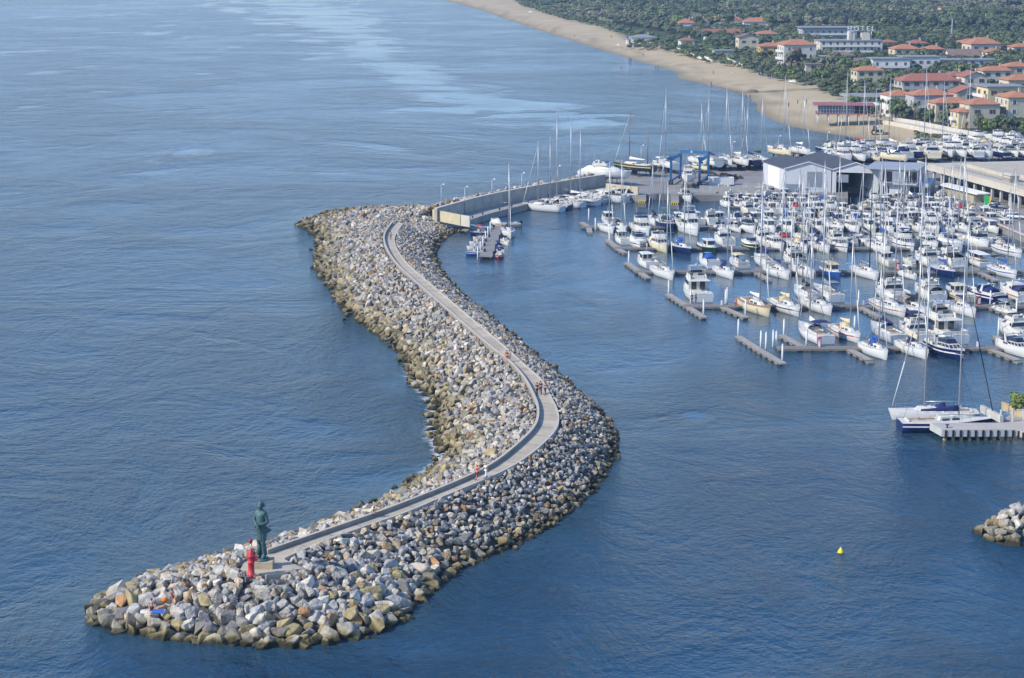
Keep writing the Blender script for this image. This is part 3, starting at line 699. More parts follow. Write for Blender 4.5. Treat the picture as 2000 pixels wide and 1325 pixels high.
def runabout(o, L=6.5, hc='white', canopy=None, stripe=None, motor=True, cover=None, console=True, foot='dark'):
    B = L*.36; fb = .72; sh = .25; build_hull(o, L, B, fb, sh, .3, hc, .88, .6, stripe, foot=foot); z = fb+.0
    def wl_(mb):
        mb.frus((B*.33,B*.20,-L*.42,L*.22),(B*.33,B*.20,-L*.42,L*.22),z-.02,z+.04,1)
        for s in (-1,1): mb.add([(s*B*.36,-L*.43,z),(s*B*.40,-L*.43,z),(s*B*.28,L*.25,z+.1),(s*B*.24,L*.25,z+.1),(s*B*.36,-L*.43,z+.26),(s*B*.40,-L*.43,z+.26),(s*B*.28,L*.25,z+.32),(s*B*.24,L*.25,z+.32)],[(4,5,6,7) if s>0 else (7,6,5,4),(0,4,7,3),(1,2,6,5),(0,1,5,4),(3,7,6,2)])
        mb.box(-B*.3,B*.3,-L*.36,-L*.28,z,z+.38,0)
    part(o, 'cockpit', (L,), wl_, [DECKM, cm('cockpit_floor',(150,148,140),.7)])
    if console:
        def cs(mb): mb.frus((.42,.40,-L*.06,L*.06),(.40,.34,-L*.04,L*.05),z,z+.85); mb.box(-.4,.4,-L*.19,-L*.12,z,z+.6)
        c = part(o, 'console', (L,), cs, DECKM)
        def ws(mb): mb.frus((.40,.34,L*.04,L*.05),(.36,.30,L*.0,L*.01),z+.85,z+1.25)
        part(c, 'windscreen', (L,), ws, GLASS)
    if motor:
        def mo(mb): mb.frus((.20,.24,-L*.58,-L*.48),(.17,.2,-L*.57,-L*.49),z+.1,z+.72); mb.box(-.08,.08,-L*.55,-L*.50,-.4,z+.1)
        part(o, 'outboard_motor', (L,), mo, MOTOR)
    if canopy:
        def ca(mb):
            mb.arch(B*.36,.22,-L*.26,B*.34,.26,L*.10,z+1.55)
            for s in (-1,1):
                mb.tube((s*B*.35,-L*.25,z+1.6),(s*B*.38,-L*.08,z+.1),.022,n=4); mb.tube((s*B*.33,L*.09,z+1.6),(s*B*.36,-L*.06,z+.1),.022,n=4)
        part(o, 'bimini', (L, canopy), ca, CLOTHC[canopy])
    if cover:
        def cv(mb):
            rows = []
            for q, hh in ((0,.12),(.15,.5),(.5,.75),(.8,.35),(1,.06)):
                yy = -L*.46+q*L*.9; w = hull_half(L,B,(yy/L+.5)/.95,.88,.6)*1.0; rows.append([(math.cos(a)*w,yy,z+math.sin(a)*hh) for a in np.linspace(0,math.pi,8)])
            mb.loft(rows,0,True)
        part(o, 'boat_cover', (L, cover), cv, CLOTHC[cover])
def pilothouse(o, L=8.0, hc='white', stripe=None, roofc='white', trim=None, awning=None, foot='dark', houseC=None):
    """small fishing boat with a tall glazed wheelhouse"""
    B = L*.34; fb = .95; sh = .5; build_hull(o, L, B, fb, sh, .5, hc, .85, .7, stripe, foot=foot); z = fb; H = 1.55
    b = (B*.33,B*.26,-L*.10,L*.16); t = (B*.31,B*.25,-L*.10,L*.11)
    def wh(mb): mb.frus(b,t,z-.05,z+H); mb.frus((B*.30,B*.12,L*.16,L*.34),(B*.27,B*.09,L*.13,L*.30),z,z+.5)
    c = part(o, 'wheelhouse', (L, houseC), wh, HULLC[houseC] if houseC else DECKM)
    def win(mb):
        for s in (-1,1):
            for (a, e) in ((-.085,-.01),(.0,.075)):
                w = B*.325-(a+.1)*B*.23; mb.box(s*w-.03,s*w+.03,a*L,e*L,z+.62,z+1.32)
        for k in (-1,0,1): mb.add([(B*(.155*k-.07),L*.142,z+.62),(B*(.155*k+.07),L*.142,z+.62),(B*(.155*k+.07),L*.125,z+1.32),(B*(.155*k-.07),L*.125,z+1.32)],[(3,2,1,0)])
        for k in (-1,1): mb.box(B*.15*k-B*.10,B*.15*k+B*.10,-L*.105-.02,-L*.10,z+.55,z+1.3)
    part(c, 'window', (L,), win, GLASS)
    def rf(mb): mb.frus((B*.37,B*.30,-L*.17,L*.17),(B*.34,B*.27,-L*.16,L*.15),z+H,z+H+.1); mb.tube((0,0,z+H),(0,-.1,z+H+1.3),.03,n=5); mb.lathe([(.18,0),(.2,.07),(.1,.16)],8,M=Matrix.Translation((.4,.3,z+H+.1)))
    part(c, 'roof', (L, roofc), rf, HULLC.get(roofc) or CLOTHC[roofc])
    def wl_(mb):
        mb.box(-B*.32,B*.32,-L*.44,-L*.11,z-.04,z+.015,1)
        for s in (-1,1): mb.box(s*B*.40-.05,s*B*.40+.05,-L*.46,-L*.1,z-.05,z+.4)
        mb.box(-B*.40,B*.40,-L*.475,-L*.455,z-.05,z+.4)
    part(o, 'cockpit', (L,), wl_, [DECKM, TEAK])
    def rl(mb):
        for s in (-1,1):
            pts = [Vector((s*hull_half(L,B,q,.85,.7)*.92,-L/2+q*L*.95+L*.05*max(0,(q-.8)/.2),fb+sh*max(0,(q-.3)/.7)**1.8)) for q in np.linspace(.55,.97,5)]
            for p in pts: mb.tube(p,p+Vector((0,0,.55)),.02,n=3)
            for a, e in zip(pts[:-1],pts[1:]): mb.tube(a+Vector((0,0,.55)),e+Vector((0,0,.55)),.02,n=3)
    part(o, 'bow_rail', (L,), rl, STEEL)
    if awning:
        def aw(mb):
            mb.frus((B*.36,B*.36,-L*.44,-L*.17),(B*.35,B*.35,-L*.43,-L*.17),z+1.5,z+1.56)
            for s in (-1,1): mb.tube((s*B*.34,-L*.43,z+1.5),(s*B*.36,-L*.43,z+.3),.025,n=4)
        part(o, 'awning', (L, awning), aw, CLOTHC[awning])
def trawler(o, L=13.0, hc='white', canopy=None):
    """two-deck fishing yacht: high bow, deckhouse, flybridge and a tall frame"""
    B = L*.34; fb = 1.5; sh = .9; build_hull(o, L, B, fb, sh, .7, hc, .9, .8, 'pale grey'); z = fb
    b = (B*.39,B*.33,-L*.18,L*.20); t = (B*.38,B*.30,-L*.18,L*.12); H = 2.0
    def wh(mb): mb.frus(b,t,z-.1,z+H); mb.frus((B*.36,B*.2,L*.2,L*.36),(B*.33,B*.15,L*.14,L*.30),z+.2,z+1.0)
    c = part(o,'deckhouse',(L,),wh,DECKM)
    def win(mb):
        for s in (-1,1):
            for k in range(4): y = -L*.15+k*L*.075; w = B*.39-(y/L+.18)*B*.17; mb.box(s*w-.04,s*w+.035,y,y+L*.055,z+.9,z+1.6)
        for k in (-1,0,1): mb.add([(B*(.2*k-.085),L*.158,z+1.0),(B*(.2*k+.085),L*.158,z+1.0),(B*(.2*k+.085),L*.132,z+1.75),(B*(.2*k-.085),L*.132,z+1.75)],[(3,2,1,0)])
        for k in (-1,1): mb.box(B*.18*k-.5,B*.18*k+.5,-L*.18-.03,-L*.18,z+.2,z+1.7)
    part(c,'window',(L,),win,GLASS)
    def rf(mb): mb.frus((B*.44,B*.34,-L*.32,L*.15),(B*.42,B*.32,-L*.31,L*.13),z+H,z+H+.12)
    part(c,'roof',(L,),rf,DECKM)
    def fl(mb):
        zz = z+H+.12
        for s in (-1,1): mb.frus((.05,.05,-L*.20,L*.10),(.04,.04,-L*.18,L*.05),zz,zz+.8,0,Matrix.Translation((s*B*.33,0,0)))
        mb.frus((B*.33,B*.27,L*.07,L*.11),(B*.30,B*.24,L*.02,L*.05),zz,zz+.9); mb.box(-.4,.4,-L*.02,L*.03,zz,zz+.8); mb.box(-B*.28,B*.28,-L*.15,-L*.10,zz,zz+.5)
    f = part(o,'flybridge',(L,),fl,DECKM)
    def fw(mb): mb.frus((B*.30,B*.24,L*.015,L*.045),(B*.26,B*.2,-L*.02,L*.0),z+H+1.02,z+H+1.5)
    part(f,'windscreen',(L,),fw,GLASS)
    def fr(mb):
        zz = z+H+.12
        for s in (-1,1):
            mb.tube((s*B*.33,-L*.12,zz),(s*B*.30,-L*.12,zz+2.3),.06,n=5); mb.tube((s*B*.33,L*.0,zz),(s*B*.30,-L*.04,zz+2.3),.05,n=5); mb.tube((s*B*.30,-L*.12,zz+2.3),(s*B*.30,-L*.04,zz+2.3),.05,n=5)
        mb.box(-B*.32,B*.32,-L*.14,-L*.02,zz+2.3,zz+2.4); mb.tube((0,-L*.1,zz+2.4),(0,-L*.1,zz+4.2),.06,.03,5); mb.lathe([(.25,0),(.3,.1),(.2,.25)],8,M=Matrix.Translation((0,-L*.05,zz+2.4)))
        for s in (-1,1): mb.tube((s*B*.36,-L*.2,z+.5),(s*B*.55,-L*.3,z+5.2),.03,.015,4)
    part(o,'frame',(L,),fr,ALU)
    def wl_(mb):
        mb.box(-B*.36,B*.36,-L*.45,-L*.18,z-.04,z+.02,1)
        for s in (-1,1): mb.box(s*B*.43-.07,s*B*.43+.07,-L*.46,-L*.18,z-.05,z+.6)
        mb.box(-B*.43,B*.43,-L*.475,-L*.46,z-.05,z+.6)
    part(o,'cockpit',(L,),wl_,[DECKM,TEAK])
    def rl(mb):
        for s in (-1,1):
            pts = [Vector((s*hull_half(L,B,q,.9,.8)*.94,-L/2+q*L*.95+L*.05*max(0,(q-.8)/.2),fb+sh*max(0,(q-.3)/.7)**1.8)) for q in np.linspace(.35,.97,8)]
            for p in pts: mb.tube(p,p+Vector((0,0,.8)),.025,n=3)
            for a, e in zip(pts[:-1],pts[1:]): mb.tube(a+Vector((0,0,.8)),e+Vector((0,0,.8)),.025,n=3)
    part(o,'guard_rail',(L,),rl,STEEL)
KINDF = {'sloop': sloop, 'cruiser': cruiser, 'runabout': runabout, 'pilothouse': pilothouse, 'trawler': trawler}
KNAME = {'sloop': ('sailing_yacht', 'sailing yacht'), 'cruiser': ('motor_cruiser', 'motor cruiser'), 'runabout': ('motorboat', 'open motorboat'), 'pilothouse': ('fishing_boat', 'wheelhouse fishing boat'), 'trawler': ('fishing_yacht', 'tall fishing yacht')}
AXIS = Vector((0.22, -0.975, 0)).normalized()      # the way the berths run, towards the viewer
LABELS_USED = set()
def boat(kind, near, L, bow, label, group, yaw=0.0, z=0.0, axis=None, **kw):
    """near = the point of the waterline closest to the viewer; bow 'n' = bow towards the viewer"""
    L = round(L * (1.03 if near.y < 430 else 1.0), 2)
    u = (axis or AXIS); u = (Matrix.Rotation(yaw, 3, 'Z') @ u).normalized()
    c = near - u * (L * .48); d = u if bow == 'n' else -u
    nm, cat = KNAME[kind]
    assert label not in LABELS_USED, label
    assert 4 <= len(label.split()) <= 16, label
    LABELS_USED.add(label)
    o = thing(nm, label, cat, (c.x, c.y, z), math.atan2(-d.x, d.y), group)
    KINDF[kind](o, L=L, **kw); return o

# ================================================================ pontoons
PONT = pm('pontoon_concrete', (.30,.285,.26), .9, .2, .6, .02); PONTF = pm('pontoon_float', (.24,.235,.20), .9, .3, .5); PILE = cm('pile_white', (206,206,202), .5, .08, 1.0); PLANK = pm('pontoon_planks', (.19,.175,.15), .85, .25, 2.0)
PEDM = cm('service_post', (228,230,232), .4); HOSE = cm('fire_point_red', (176,36,44), .5)
def pontoon(label, py, x0, x1, fingers, piles, wide=2.6):
    """fingers: (root px, root py, tip px, tip py) in the photo at deck height; one floating pontoon is one thing"""
    a, b = G(x0, py, .55), G(x1, py, .55); o = thing('pontoon', label, 'pontoon', (a.x, a.y, 0), 0, 'floating pontoons of the marina'); Lx = b.x - a.x
    d = MB(); d.box(0, Lx, -wide/2, wide/2, .22, .55); link('deck', d.mesh('deck', PLANK), o)
    f = MB(); x = .6
    while x < Lx - 2: f.box(x, x+2.6, -wide/2+.12, wide/2-.12, -.35, .215); x += 5.2
    link('float', f.mesh('float', PONTF), o)
    for (fx, fy, tx, ty) in fingers:
        p, q = G(fx, fy, .5), G(tx, ty, .5); p -= Vector((a.x, a.y, 0)); q -= Vector((a.x, a.y, 0)); u = (q-p); u.z = 0; n = u.length; u /= n; w = Vector((-u.y, u.x, 0))
        M = Matrix(((w.x, u.x, 0, p.x), (w.y, u.y, 0, p.y), (0, 0, 1, 0), (0, 0, 0, 1)))
        fm = MB(); fm.box(-.62, .62, 0, n, .24, .50, 0, M); y = .4
        while y < n - .5: fm.box(-.5, .5, y, y+1.5, -.3, .235, 1, M); y += 2.7
        fm.box(-.66, -.622, 0, n, .30, .47, 2, M); fm.box(.622, .66, 0, n, .30, .47, 2, M)
        link('finger', fm.mesh('finger', [PONT, PONTF, cm('timber_fender', (120,104,84), .8, .2)]), o)
    for (hx, hy) in piles:
        p = G(hx, hy, .4) - Vector((a.x, a.y, 0)); pm_ = MB(); pm_.tube((p.x,p.y,-1.2), (p.x,p.y,2.7), .16, n=8); pm_.lathe([(.17,2.7),(.17,2.75),(.02,3.0)], 8, M=Matrix.Translation((p.x,p.y,0)))
        link('pile', pm_.mesh('pile', PILE), o)
    sp = MB(); x = 7.0
    while x < Lx - 3: sp.box(x-.14, x+.14, .5, .78, .55, 1.5); sp.box(x-.16, x+.16, .48, .80, 1.5, 1.58, 1); x += 13.0
    link('service_post', sp.mesh('service_post', [PEDM, CLOTHC['bright blue']]), o)
    return o
pontoon('front pontoon, nearest to the open harbour, with bare fingers at its left end', 679, 1518, 2080,
        [(1482,682,1441,656),(1482,682,1530,710),(1566,676,1526,654),(1658,681,1698,703),(1932,681,1988,703),(1962,675,1945,656)],
        [(1442,652),(1528,702),(1486,675),(1496,678),(1510,674),(1516,676),(1531,652),(1575,672),(1669,645),(1950,652)])
pontoon('second pontoon from the front, with a tall trawler at its left end', 597, 1335, 2080,
        [(1344,599,1305,574),(1344,599,1376,620),(1412,600,1458,620),(1680,599,1720,620),(1934,599,1990,621)],
        [(1306,572),(1374,612),(1349,591),(1417,592),(1420,588),(1456,613),(1677,592),(1934,594),(1985,612)])
pontoon('third pontoon from the front, lined with bow-out sailing yachts', 530, 1240, 2080, [(1250,531,1225,513),(1250,531,1266,543),(1475,531,1502,546),(1700,529,1730,546),(1910,530,1948,548)], [(1228,514),(1500,541)])
pontoon('fourth pontoon from the front, behind the dark blue yacht', 484, 1200, 2080, [(1204,483,1187,468),(1204,484,1222,494)], [(1190,470)])
pontoon('fifth pontoon, the one reaching farthest left in the marina', 443, 1135, 2080, [(1150,445,1152,454),(1150,443,1136,434)], [(1150,428),(1163,447),(1188,447)], 2.2)
pontoon('sixth pontoon, second nearest to the boat hangar', 424, 1560, 2080, [], [], 1.8)
pontoon('back pontoon, small boats packed close to the hangar', 403, 1420, 2080, [], [], 1.8)

# ================================================================ moored boats, row by row (photo pixel of the end nearest to the viewer)
FB = ('boats moored at the front pontoon', 'boats moored at the second pontoon', 'boats moored at the third pontoon', 'boats moored at the fourth pontoon')
r = FB[0]
boat('sloop', G(1733,705), 9.5, 'n', 'small white sailing yacht with bright blue cover and red stern cloth, front pontoon', r, hc='white', cover='bright blue', hood='bright blue', mast=1.4)
boat('sloop', G(1812,704), 10.5, 'n', 'white sailing yacht with cream foredeck cover on near side of front pontoon', r, hc='white', cover='beige', hood='navy', mast=1.5)
boat('cruiser', G(1882,708), 11.5, 'n', 'white express cruiser with navy hull, bow out, near side of front pontoon', r, hc='navy', fly=False, hard=False, stripe='white')
boat('cruiser', G(2012,702), 9.5, 'n', 'low white express cruiser with navy bimini at right end of front pontoon', r, hc='white', fly=False, hard=False, canopy='navy')
boat('sloop', G(1612,672), 12.5, 'f', 'white sailing yacht with wide navy bimini and twin wheels, back of front pontoon', r, hc='white', cover='white', bim='navy', hood='navy', mast=1.3)
boat('sloop', G(1679,672), 11.0, 'n', 'white sailing yacht with beige awning and bow towards front pontoon', r, hc='white', cover='beige', stripe='red', hood='beige', mast=1.45)
boat('sloop', G(1755,670), 12.0, 'f', 'grey white sailing yacht with long navy boom cover, back of front pontoon', r, hc='pale grey', cover='navy', hood='navy', mast=1.45)
boat('cruiser', G(1806,670), 10.5, 'f', 'motor cruiser under a navy striped bimini, left of the tall fishing yacht', r, hc='white', bim='navy', fly=True)
boat('trawler', G(1868,672), 14.0, 'f', 'tall pinkish white fishing yacht with flybridge frame behind front pontoon', r, hc='white')
boat('cruiser', G(2012,668), 12.0, 'f', 'white flybridge cruiser cut by the right edge behind front pontoon', r, hc='white', fly=True)
r = FB[1]
boat('sloop', G(1503,621), 13.5, 'n', 'big cream hulled sailing yacht, leftmost on near side of second pontoon', r, hc='cream', cover='white', mast=1.5, deck='teak')
boat('sloop', G(1561,620), 12.5, 'n', 'white sailing yacht with beige cockpit tent beside the cream hulled yacht', r, hc='white', cover='beige', hood='beige', stripe='navy', mast=1.45)
boat('sloop', G(1624,618), 12.0, 'n', 'white sailing yacht with grey sprayhood, third on near side of second pontoon', r, hc='white', cover='grey', hood='grey', mast=1.55)
boat('sloop', G(1768,622), 13.0, 'n', 'white sailing yacht with brown wooden toerail in middle of second pontoon', r, hc='white', cover='white', stripe='varnished wood', mast=1.5)
boat('sloop', G(1818,626), 14.0, 'n', 'broad white sailing yacht with black boom cover, middle of second pontoon', r, hc='white', cover='black', hood='black', mast=1.5)
boat('runabout', G(1985,620), 7.5, 'n', 'low white sports boat right of last finger on second pontoon', r, hc='white', canopy='grey')
boat('sloop', G(1905,622), 10.5, 'n', 'white sailing yacht with plain navy boom cover on near side of second pontoon, right part', r, hc='white', cover='navy', mast=1.5)
boat('trawler', G(1372,590), 13.0, 'f', 'large white trawler yacht at the left end of second pontoon', r, yaw=-.1, hc='white')
boat('sloop', G(1634,590), 12.0, 'f', 'grey sailing yacht with grey bimini, stern to the back of second pontoon', r, hc='white', cover='grey', bim='grey', mast=1.5)
boat('sloop', G(1590,589), 10.5, 'f', 'white sailing yacht with black sprayhood, stern to second pontoon', r, hc='white', cover='black', hood='black', mast=1.55)
boat('cruiser', G(1760,590), 12.0, 'f', 'white flybridge cruiser with brown saloon doors behind second pontoon', r, hc='white', fly=True)
boat('cruiser', G(1832,589), 10.5, 'f', 'motor cruiser under grey canopies behind second pontoon', r, hc='white', fly=True, canopy='grey')
boat('pilothouse', G(1892,590), 10.0, 'f', 'cream wheelhouse boat with navy stern behind second pontoon', r, hc='cream', roofc='cream', stripe='navy')
boat('cruiser', G(1952,592), 11.0, 'f', 'navy hulled express cruiser with navy cockpit tent behind second pontoon', r, yaw=.25, hc='navy', fly=False, hard=False, canopy='navy', stripe='white')
boat('cruiser', G(2005,590), 11.0, 'f', 'wood trimmed cruiser with navy cover at right edge behind second pontoon', r, hc='white', fly=False, canopy='navy', stripe='varnished wood')
r = FB[2]
boat('sloop', G(1315,549), 11.5, 'n', 'white sailing yacht with grey cockpit tent, leftmost at third pontoon', r, hc='white', cover=None, hood='grey', bim='grey', mast=1.5)
boat('sloop', G(1432,547), 9.5, 'n', 'small white sailing yacht with navy hood next to blue tented boat', r, hc='white', cover='navy', hood='navy', mast=1.55)
boat('sloop', G(1541,548), 11.5, 'n', 'white sailing yacht with navy boom cover, bow out near middle of third pontoon', r, hc='white', cover='navy', mast=1.6)
boat('pilothouse', G(1641,546), 8.5, 'n', 'blue hulled boat under a beige tent, near side of third pontoon', r, hc='bright blue', awning='beige', roofc='beige')
boat('sloop', G(1714,549), 11.0, 'n', 'white racing sloop with black mast on near side of third pontoon', r, hc='white', cover=None, hood='grey', mast=1.7, mastm=CARBON)
boat('sloop', G(1865,546), 10.0, 'n', 'dark blue sailing yacht low on near side of third pontoon', r, hc='navy', cover='bright blue', mast=1.5)
boat('sloop', G(1985,546), 10.5, 'n', 'white sailing yacht with blue stripe and bright blue sail bag, third pontoon', r, hc='white', stripe='bright blue', cover='bright blue', bim='black', mast=1.45)
boat('runabout', G(1790,548), 7.0, 'n', 'low white open boat between tall masts on third pontoon', r, hc='white', canopy='white')
boat('sloop', G(1590,546), 10.5, 'n', 'white sailing yacht with green boom cover on near side of third pontoon', r, hc='white', cover='green', mast=1.6)
boat('pilothouse', G(1275,525), 10.0, 'f', 'white pilot boat with red lifebuoy ring and grey door at third pontoon', r, hc='white')
boat('cruiser', G(1393,524), 8.5, 'f', 'boat under a bright blue tent with clear window at third pontoon', r, hc='white', fly=False, hard=False, canopy='bright blue', arch=False)
boat('runabout', G(1453,524), 8.5, 'f', 'wide open boat with beige seats behind third pontoon', r, hc='white', console=True, motor=False, canopy='beige')
boat('sloop', G(1507,524), 10.5, 'f', 'sailing yacht with purple blue bimini and wheel behind third pontoon', r, hc='white', cover='navy', bim='navy', mast=1.6)
boat('cruiser', G(1563,522), 9.5, 'f', 'white cruiser with black windowed stern and cream roof behind third pontoon', r, hc='white', canopy='black')
boat('pilothouse', G(1745,522), 8.0, 'f', 'cream angling boat, stern to third pontoon, left of open stern cruiser', r, hc='cream', roofc='cream')
boat('cruiser', G(1828,522), 10.5, 'f', 'white cruiser with dark open stern and folded stern ladder at third pontoon', r, hc='white', fly=True)
boat('runabout', G(1790,522), 7.0, 'f', 'pinkish open boat with outboard motor behind third pontoon', r, hc='cream')
boat('cruiser', G(1872,522), 10.5, 'f', 'white flybridge cruiser, stern dark, right of middle behind third pontoon', r, hc='white', fly=True, canopy='black')
boat('pilothouse', G(1925,522), 9.5, 'f', 'white fishing boat with grey stern curtain and twin outboards at third pontoon', r, hc='white', awning='white')
r = FB[3]
boat('cruiser', G(1250,489), 12.0, 'n', 'white cruiser under white cover with navy cockpit tent, left at fourth pontoon', r, yaw=-.25, hc='white', fly=False, hard=False, cover='white', canopy='navy', stripe='navy')
boat('cruiser', G(1303,495), 10.5, 'n', 'cream cruiser with tall beige cover beside the white covered cruiser', r, hc='cream', cover=None, canopy='beige', fly=True)
boat('sloop', G(1350,500), 10.5, 'n', 'navy hulled sailing yacht with white deck at fourth pontoon', r, yaw=.08, hc='navy', cover='bright blue', hood='bright blue', mast=1.5)
boat('pilothouse', G(1398,497), 9.5, 'n', 'black green hulled trawler boat with white wheelhouse at fourth pontoon', r, hc='dark green')
boat('cruiser', G(1478,494), 9.0, 'n', 'dark green launch with yellow stripe and white cover at fourth pontoon', r, yaw=-.1, hc='dark green', stripe='beige', fly=False, hard=False, cover='white', arch=False)
boat('cruiser', G(1530,492), 9.5, 'n', 'white launch with four dark side windows at fourth pontoon', r, yaw=.05, hc='white', fly=False, arch=False)
boat('sloop', G(1578,496), 10.5, 'n', 'white sailing yacht with beige sprayhood, middle left of fourth pontoon', r, hc='white', cover='beige', hood='beige', mast=1.5)
boat('sloop', G(1620,496), 10.0, 'n', 'white sailing yacht with blue hood, centre of fourth pontoon', r, hc='white', cover='navy', hood='navy', mast=1.65)
boat('cruiser', G(1655,494), 8.5, 'n', 'small cruiser with black boot stripe and blue tinted windscreen, fourth pontoon', r, hc='white', stripe='black', fly=False)
boat('sloop', G(1738,498), 10.5, 'n', 'white sailing yacht beneath crossing masts right of centre at fourth pontoon', r, hc='white', cover='white', mast=1.7)
boat('cruiser', G(1785,492), 9.0, 'n', 'white cruiser with bright navy bimini on flybridge at fourth pontoon', r, hc='white', bim='navy', stripe='navy')
boat('cruiser', G(1831,490), 9.5, 'n', 'white cruiser with pale windscreen and bow rail at fourth pontoon', r, hc='white', fly=False)
boat('cruiser', G(1880,492), 11.5, 'n', 'large pale grey cruiser with red canopy frame at fourth pontoon', r, hc='pale grey', fly=False, hard=False, cover='white')
boat('cruiser', G(1930,488), 11.0, 'n', 'low sleek white motor yacht right of pale grey cruiser', r, hc='white', fly=False, hard=False, cover='white')
boat('sloop', G(1995,505), 11.5, 'n', 'white sailing yacht at right edge of fourth pontoon', r, hc='white', stripe='navy', cover='navy', mast=1.5)
r = 'boats moored at the fourth pontoon'
boat('pilothouse', G(1222,478), 8.0, 'f', 'tiny white cabin boat at the left tip of fourth pontoon', r, hc='white')
# rows further back: packed closer, each told apart by its look and place
ORD = ['leftmost', 'second', 'third', 'fourth', 'fifth', 'sixth', 'seventh', 'eighth', 'ninth', 'tenth', 'eleventh', 'twelfth', 'thirteenth', 'fourteenth', 'fifteenth', 'sixteenth', 'seventeenth', 'eighteenth', 'nineteenth', 'twentieth', 'twenty-first', 'twenty-second', 'twenty-third', 'twenty-fourth', 'twenty-fifth', 'twenty-sixth', 'twenty-seventh', 'twenty-eighth']
def row(py, x0, x1, step, bow, side, pname, sailp, Ls, seed, ymul=0.0, skip=()):
    rr = random.Random(seed); x = x0; i = 0
    while x < x1:
        if any(a < x < b for a, b in skip): x += 8; continue
        p = G(x + rr.uniform(-2,2), py + rr.uniform(-1.5,1.5)); L = round(rr.uniform(*Ls)*2)/2; kw = {}
        kind = rr.choices(['sloop','cruiser','pilothouse','runabout'], sailp)[0]
        hc = rr.choices(['white','white','white','cream','navy','pale grey','bright blue','red'], [24,24,22,4,4,4,1,.6])[0]; kw['hc'] = hc
        col = rr.choice(['navy','navy','bright blue','white','beige','grey','black','green','red'] if kind != 'runabout' else ['navy','bright blue','white','beige','grey'])
        if kind == 'sloop': kw.update(cover=col, mast=round(rr.uniform(1.45,1.75)*20)/20, hood=col if rr.random() < .6 else None); feat = f'with {col} boom cover'
        elif kind == 'cruiser':
            q = rr.random()
            if q < .4: kw.update(fly=True); feat = 'with flybridge'
            elif q < .75: kw.update(fly=False, hard=False, canopy=col); feat = f'with {col} canopy'
            else: kw.update(fly=False, hard=True); feat = 'with hard roof'
        elif kind == 'pilothouse': L = min(L, 9.0); feat = 'with glazed wheelhouse'
        else: L = min(L, 7.0); kw.update(canopy=col if rr.random() < .7 else None); feat = f'with {col} awning' if kw['canopy'] else 'with bare cockpit'
        short = {'sloop': 'sloop', 'cruiser': 'cruiser', 'pilothouse': 'fishing boat', 'runabout': 'open boat'}[kind]
        lab = f'{hc} {short} {feat}, {ORD[i]} {"" if i == 0 else "from left "}on {side} of {pname}'
        if kind == 'sloop': kw['bim'] = None
        boat(kind, p, L, bow, lab, 'boats moored in the crowded back rows', yaw=rr.uniform(-.06,.06), **kw); i += 1
        x += step * rr.uniform(.85, 1.15) * (1.0 if kind != 'runabout' else .8)
row(481, 1425, 1990, 36, 'f', 'back', 'fourth pontoon', [3,3,2.5,1], (8,10.5), 21, skip=[(1440,1500)])
boat('sloop', G(1222,457), 10.0, 'n', 'white sailing yacht, leftmost at the fifth pontoon', FB[3], hc='white', cover=None, hood='black', mast=1.5)
boat('cruiser', G(1268,462), 11.0, 'n', 'white flybridge cruiser with navy top, second at the fifth pontoon', FB[3], hc='white', fly=True, bim='navy')
boat('cruiser', G(1315,452), 9.5, 'n', 'navy hulled cruiser with purple blue windscreen left at the fifth pontoon', FB[3], hc='navy', fly=False, hard=False, canopy='navy')
boat('trawler', G(1363,462), 12.0, 'n', 'high white motor yacht with plain bow beneath a cluster of masts', FB[3], hc='white')
boat('pilothouse', G(1196,440), 8.5, 'f', 'white cabin boat with orange jacketed crew at the fifth pontoon tip', FB[3], hc='white')
row(456, 1420, 1990, 33, 'n', 'front', 'fifth pontoon', [2.2,3,2.8,1.2], (8,10), 22)
row(440, 1285, 1990, 27, 'f', 'back', 'fifth pontoon', [1.2,2.8,3.7,1.6], (6.5,9), 23)
row(429, 1570, 1960, 25, 'n', 'front', 'sixth pontoon', [1,2.8,3.8,2.2], (6.5,8.5), 24)
row(420, 1470, 1920, 23, 'f', 'back', 'sixth pontoon', [.7,2.2,3.8,3.2], (6,8), 25)
row(408, 1425, 1880, 21, 'n', 'front', 'back pontoon', [.7,2.2,3.3,3.3], (6,7.5), 26, skip=[(1655,1715)])
row(400, 1430, 1850, 20, 'f', 'back', 'back pontoon', [.6,1.5,3,3.5], (5.5,7), 27, skip=[(1610,1740)])
row(390, 1420, 1600, 24, 'n', 'quay side', 'hangar', [.15,2,2.5,3], (5.5,7.5), 28)
row(388, 1690, 1835, 22, 'n', 'quay side', 'office', [0,1,3,2.5], (5.5,6.5), 29, skip=[(1640,1700)])
# ================================================================ beach and land
INNER = GA([(940,-40),(990,-5),(1012,8),(1100,36),(1160,48),(1200,62),(1226,82),(1285,92),(1300,98),(1340,108),(1390,120),(1440,132),(1490,148),(1545,158),(1600,172),(1625,188),(1655,193),(1690,214),(1712,234),(1765,243),(1830,262),(1905,276),(2060,300)])[:, :2]
far = np.array([[1400, 700], [1400, 6000], [-150, 6000]]); LAND = np.concatenate([SHORE, far[:1] * [1, .9], far]); INL = np.concatenate([INNER, far])
gx = np.arange(-110, 900, 5.0); gy = np.concatenate([np.arange(560, 1400, 5.0), np.arange(1400, 6000, 25.0)]); GX, GY = np.meshgrid(gx, gy); Q = np.stack([GX.ravel(), GY.ravel()], 1)
ds = seg_dist(Q, SHORE)[0]; ds = np.where(inside(Q, LAND), ds, -ds); di = seg_dist(Q, INNER)[0]; di = np.where(inside(Q, INL), di, -di)
def land_z(ds, di): return np.where(ds < 0, ds * .06, np.minimum(ds * .055, 1.4 + ds * .008)) * (1 - np.clip(di/60, 0, 1)) + np.clip(di/60, 0, 1) * 3.6
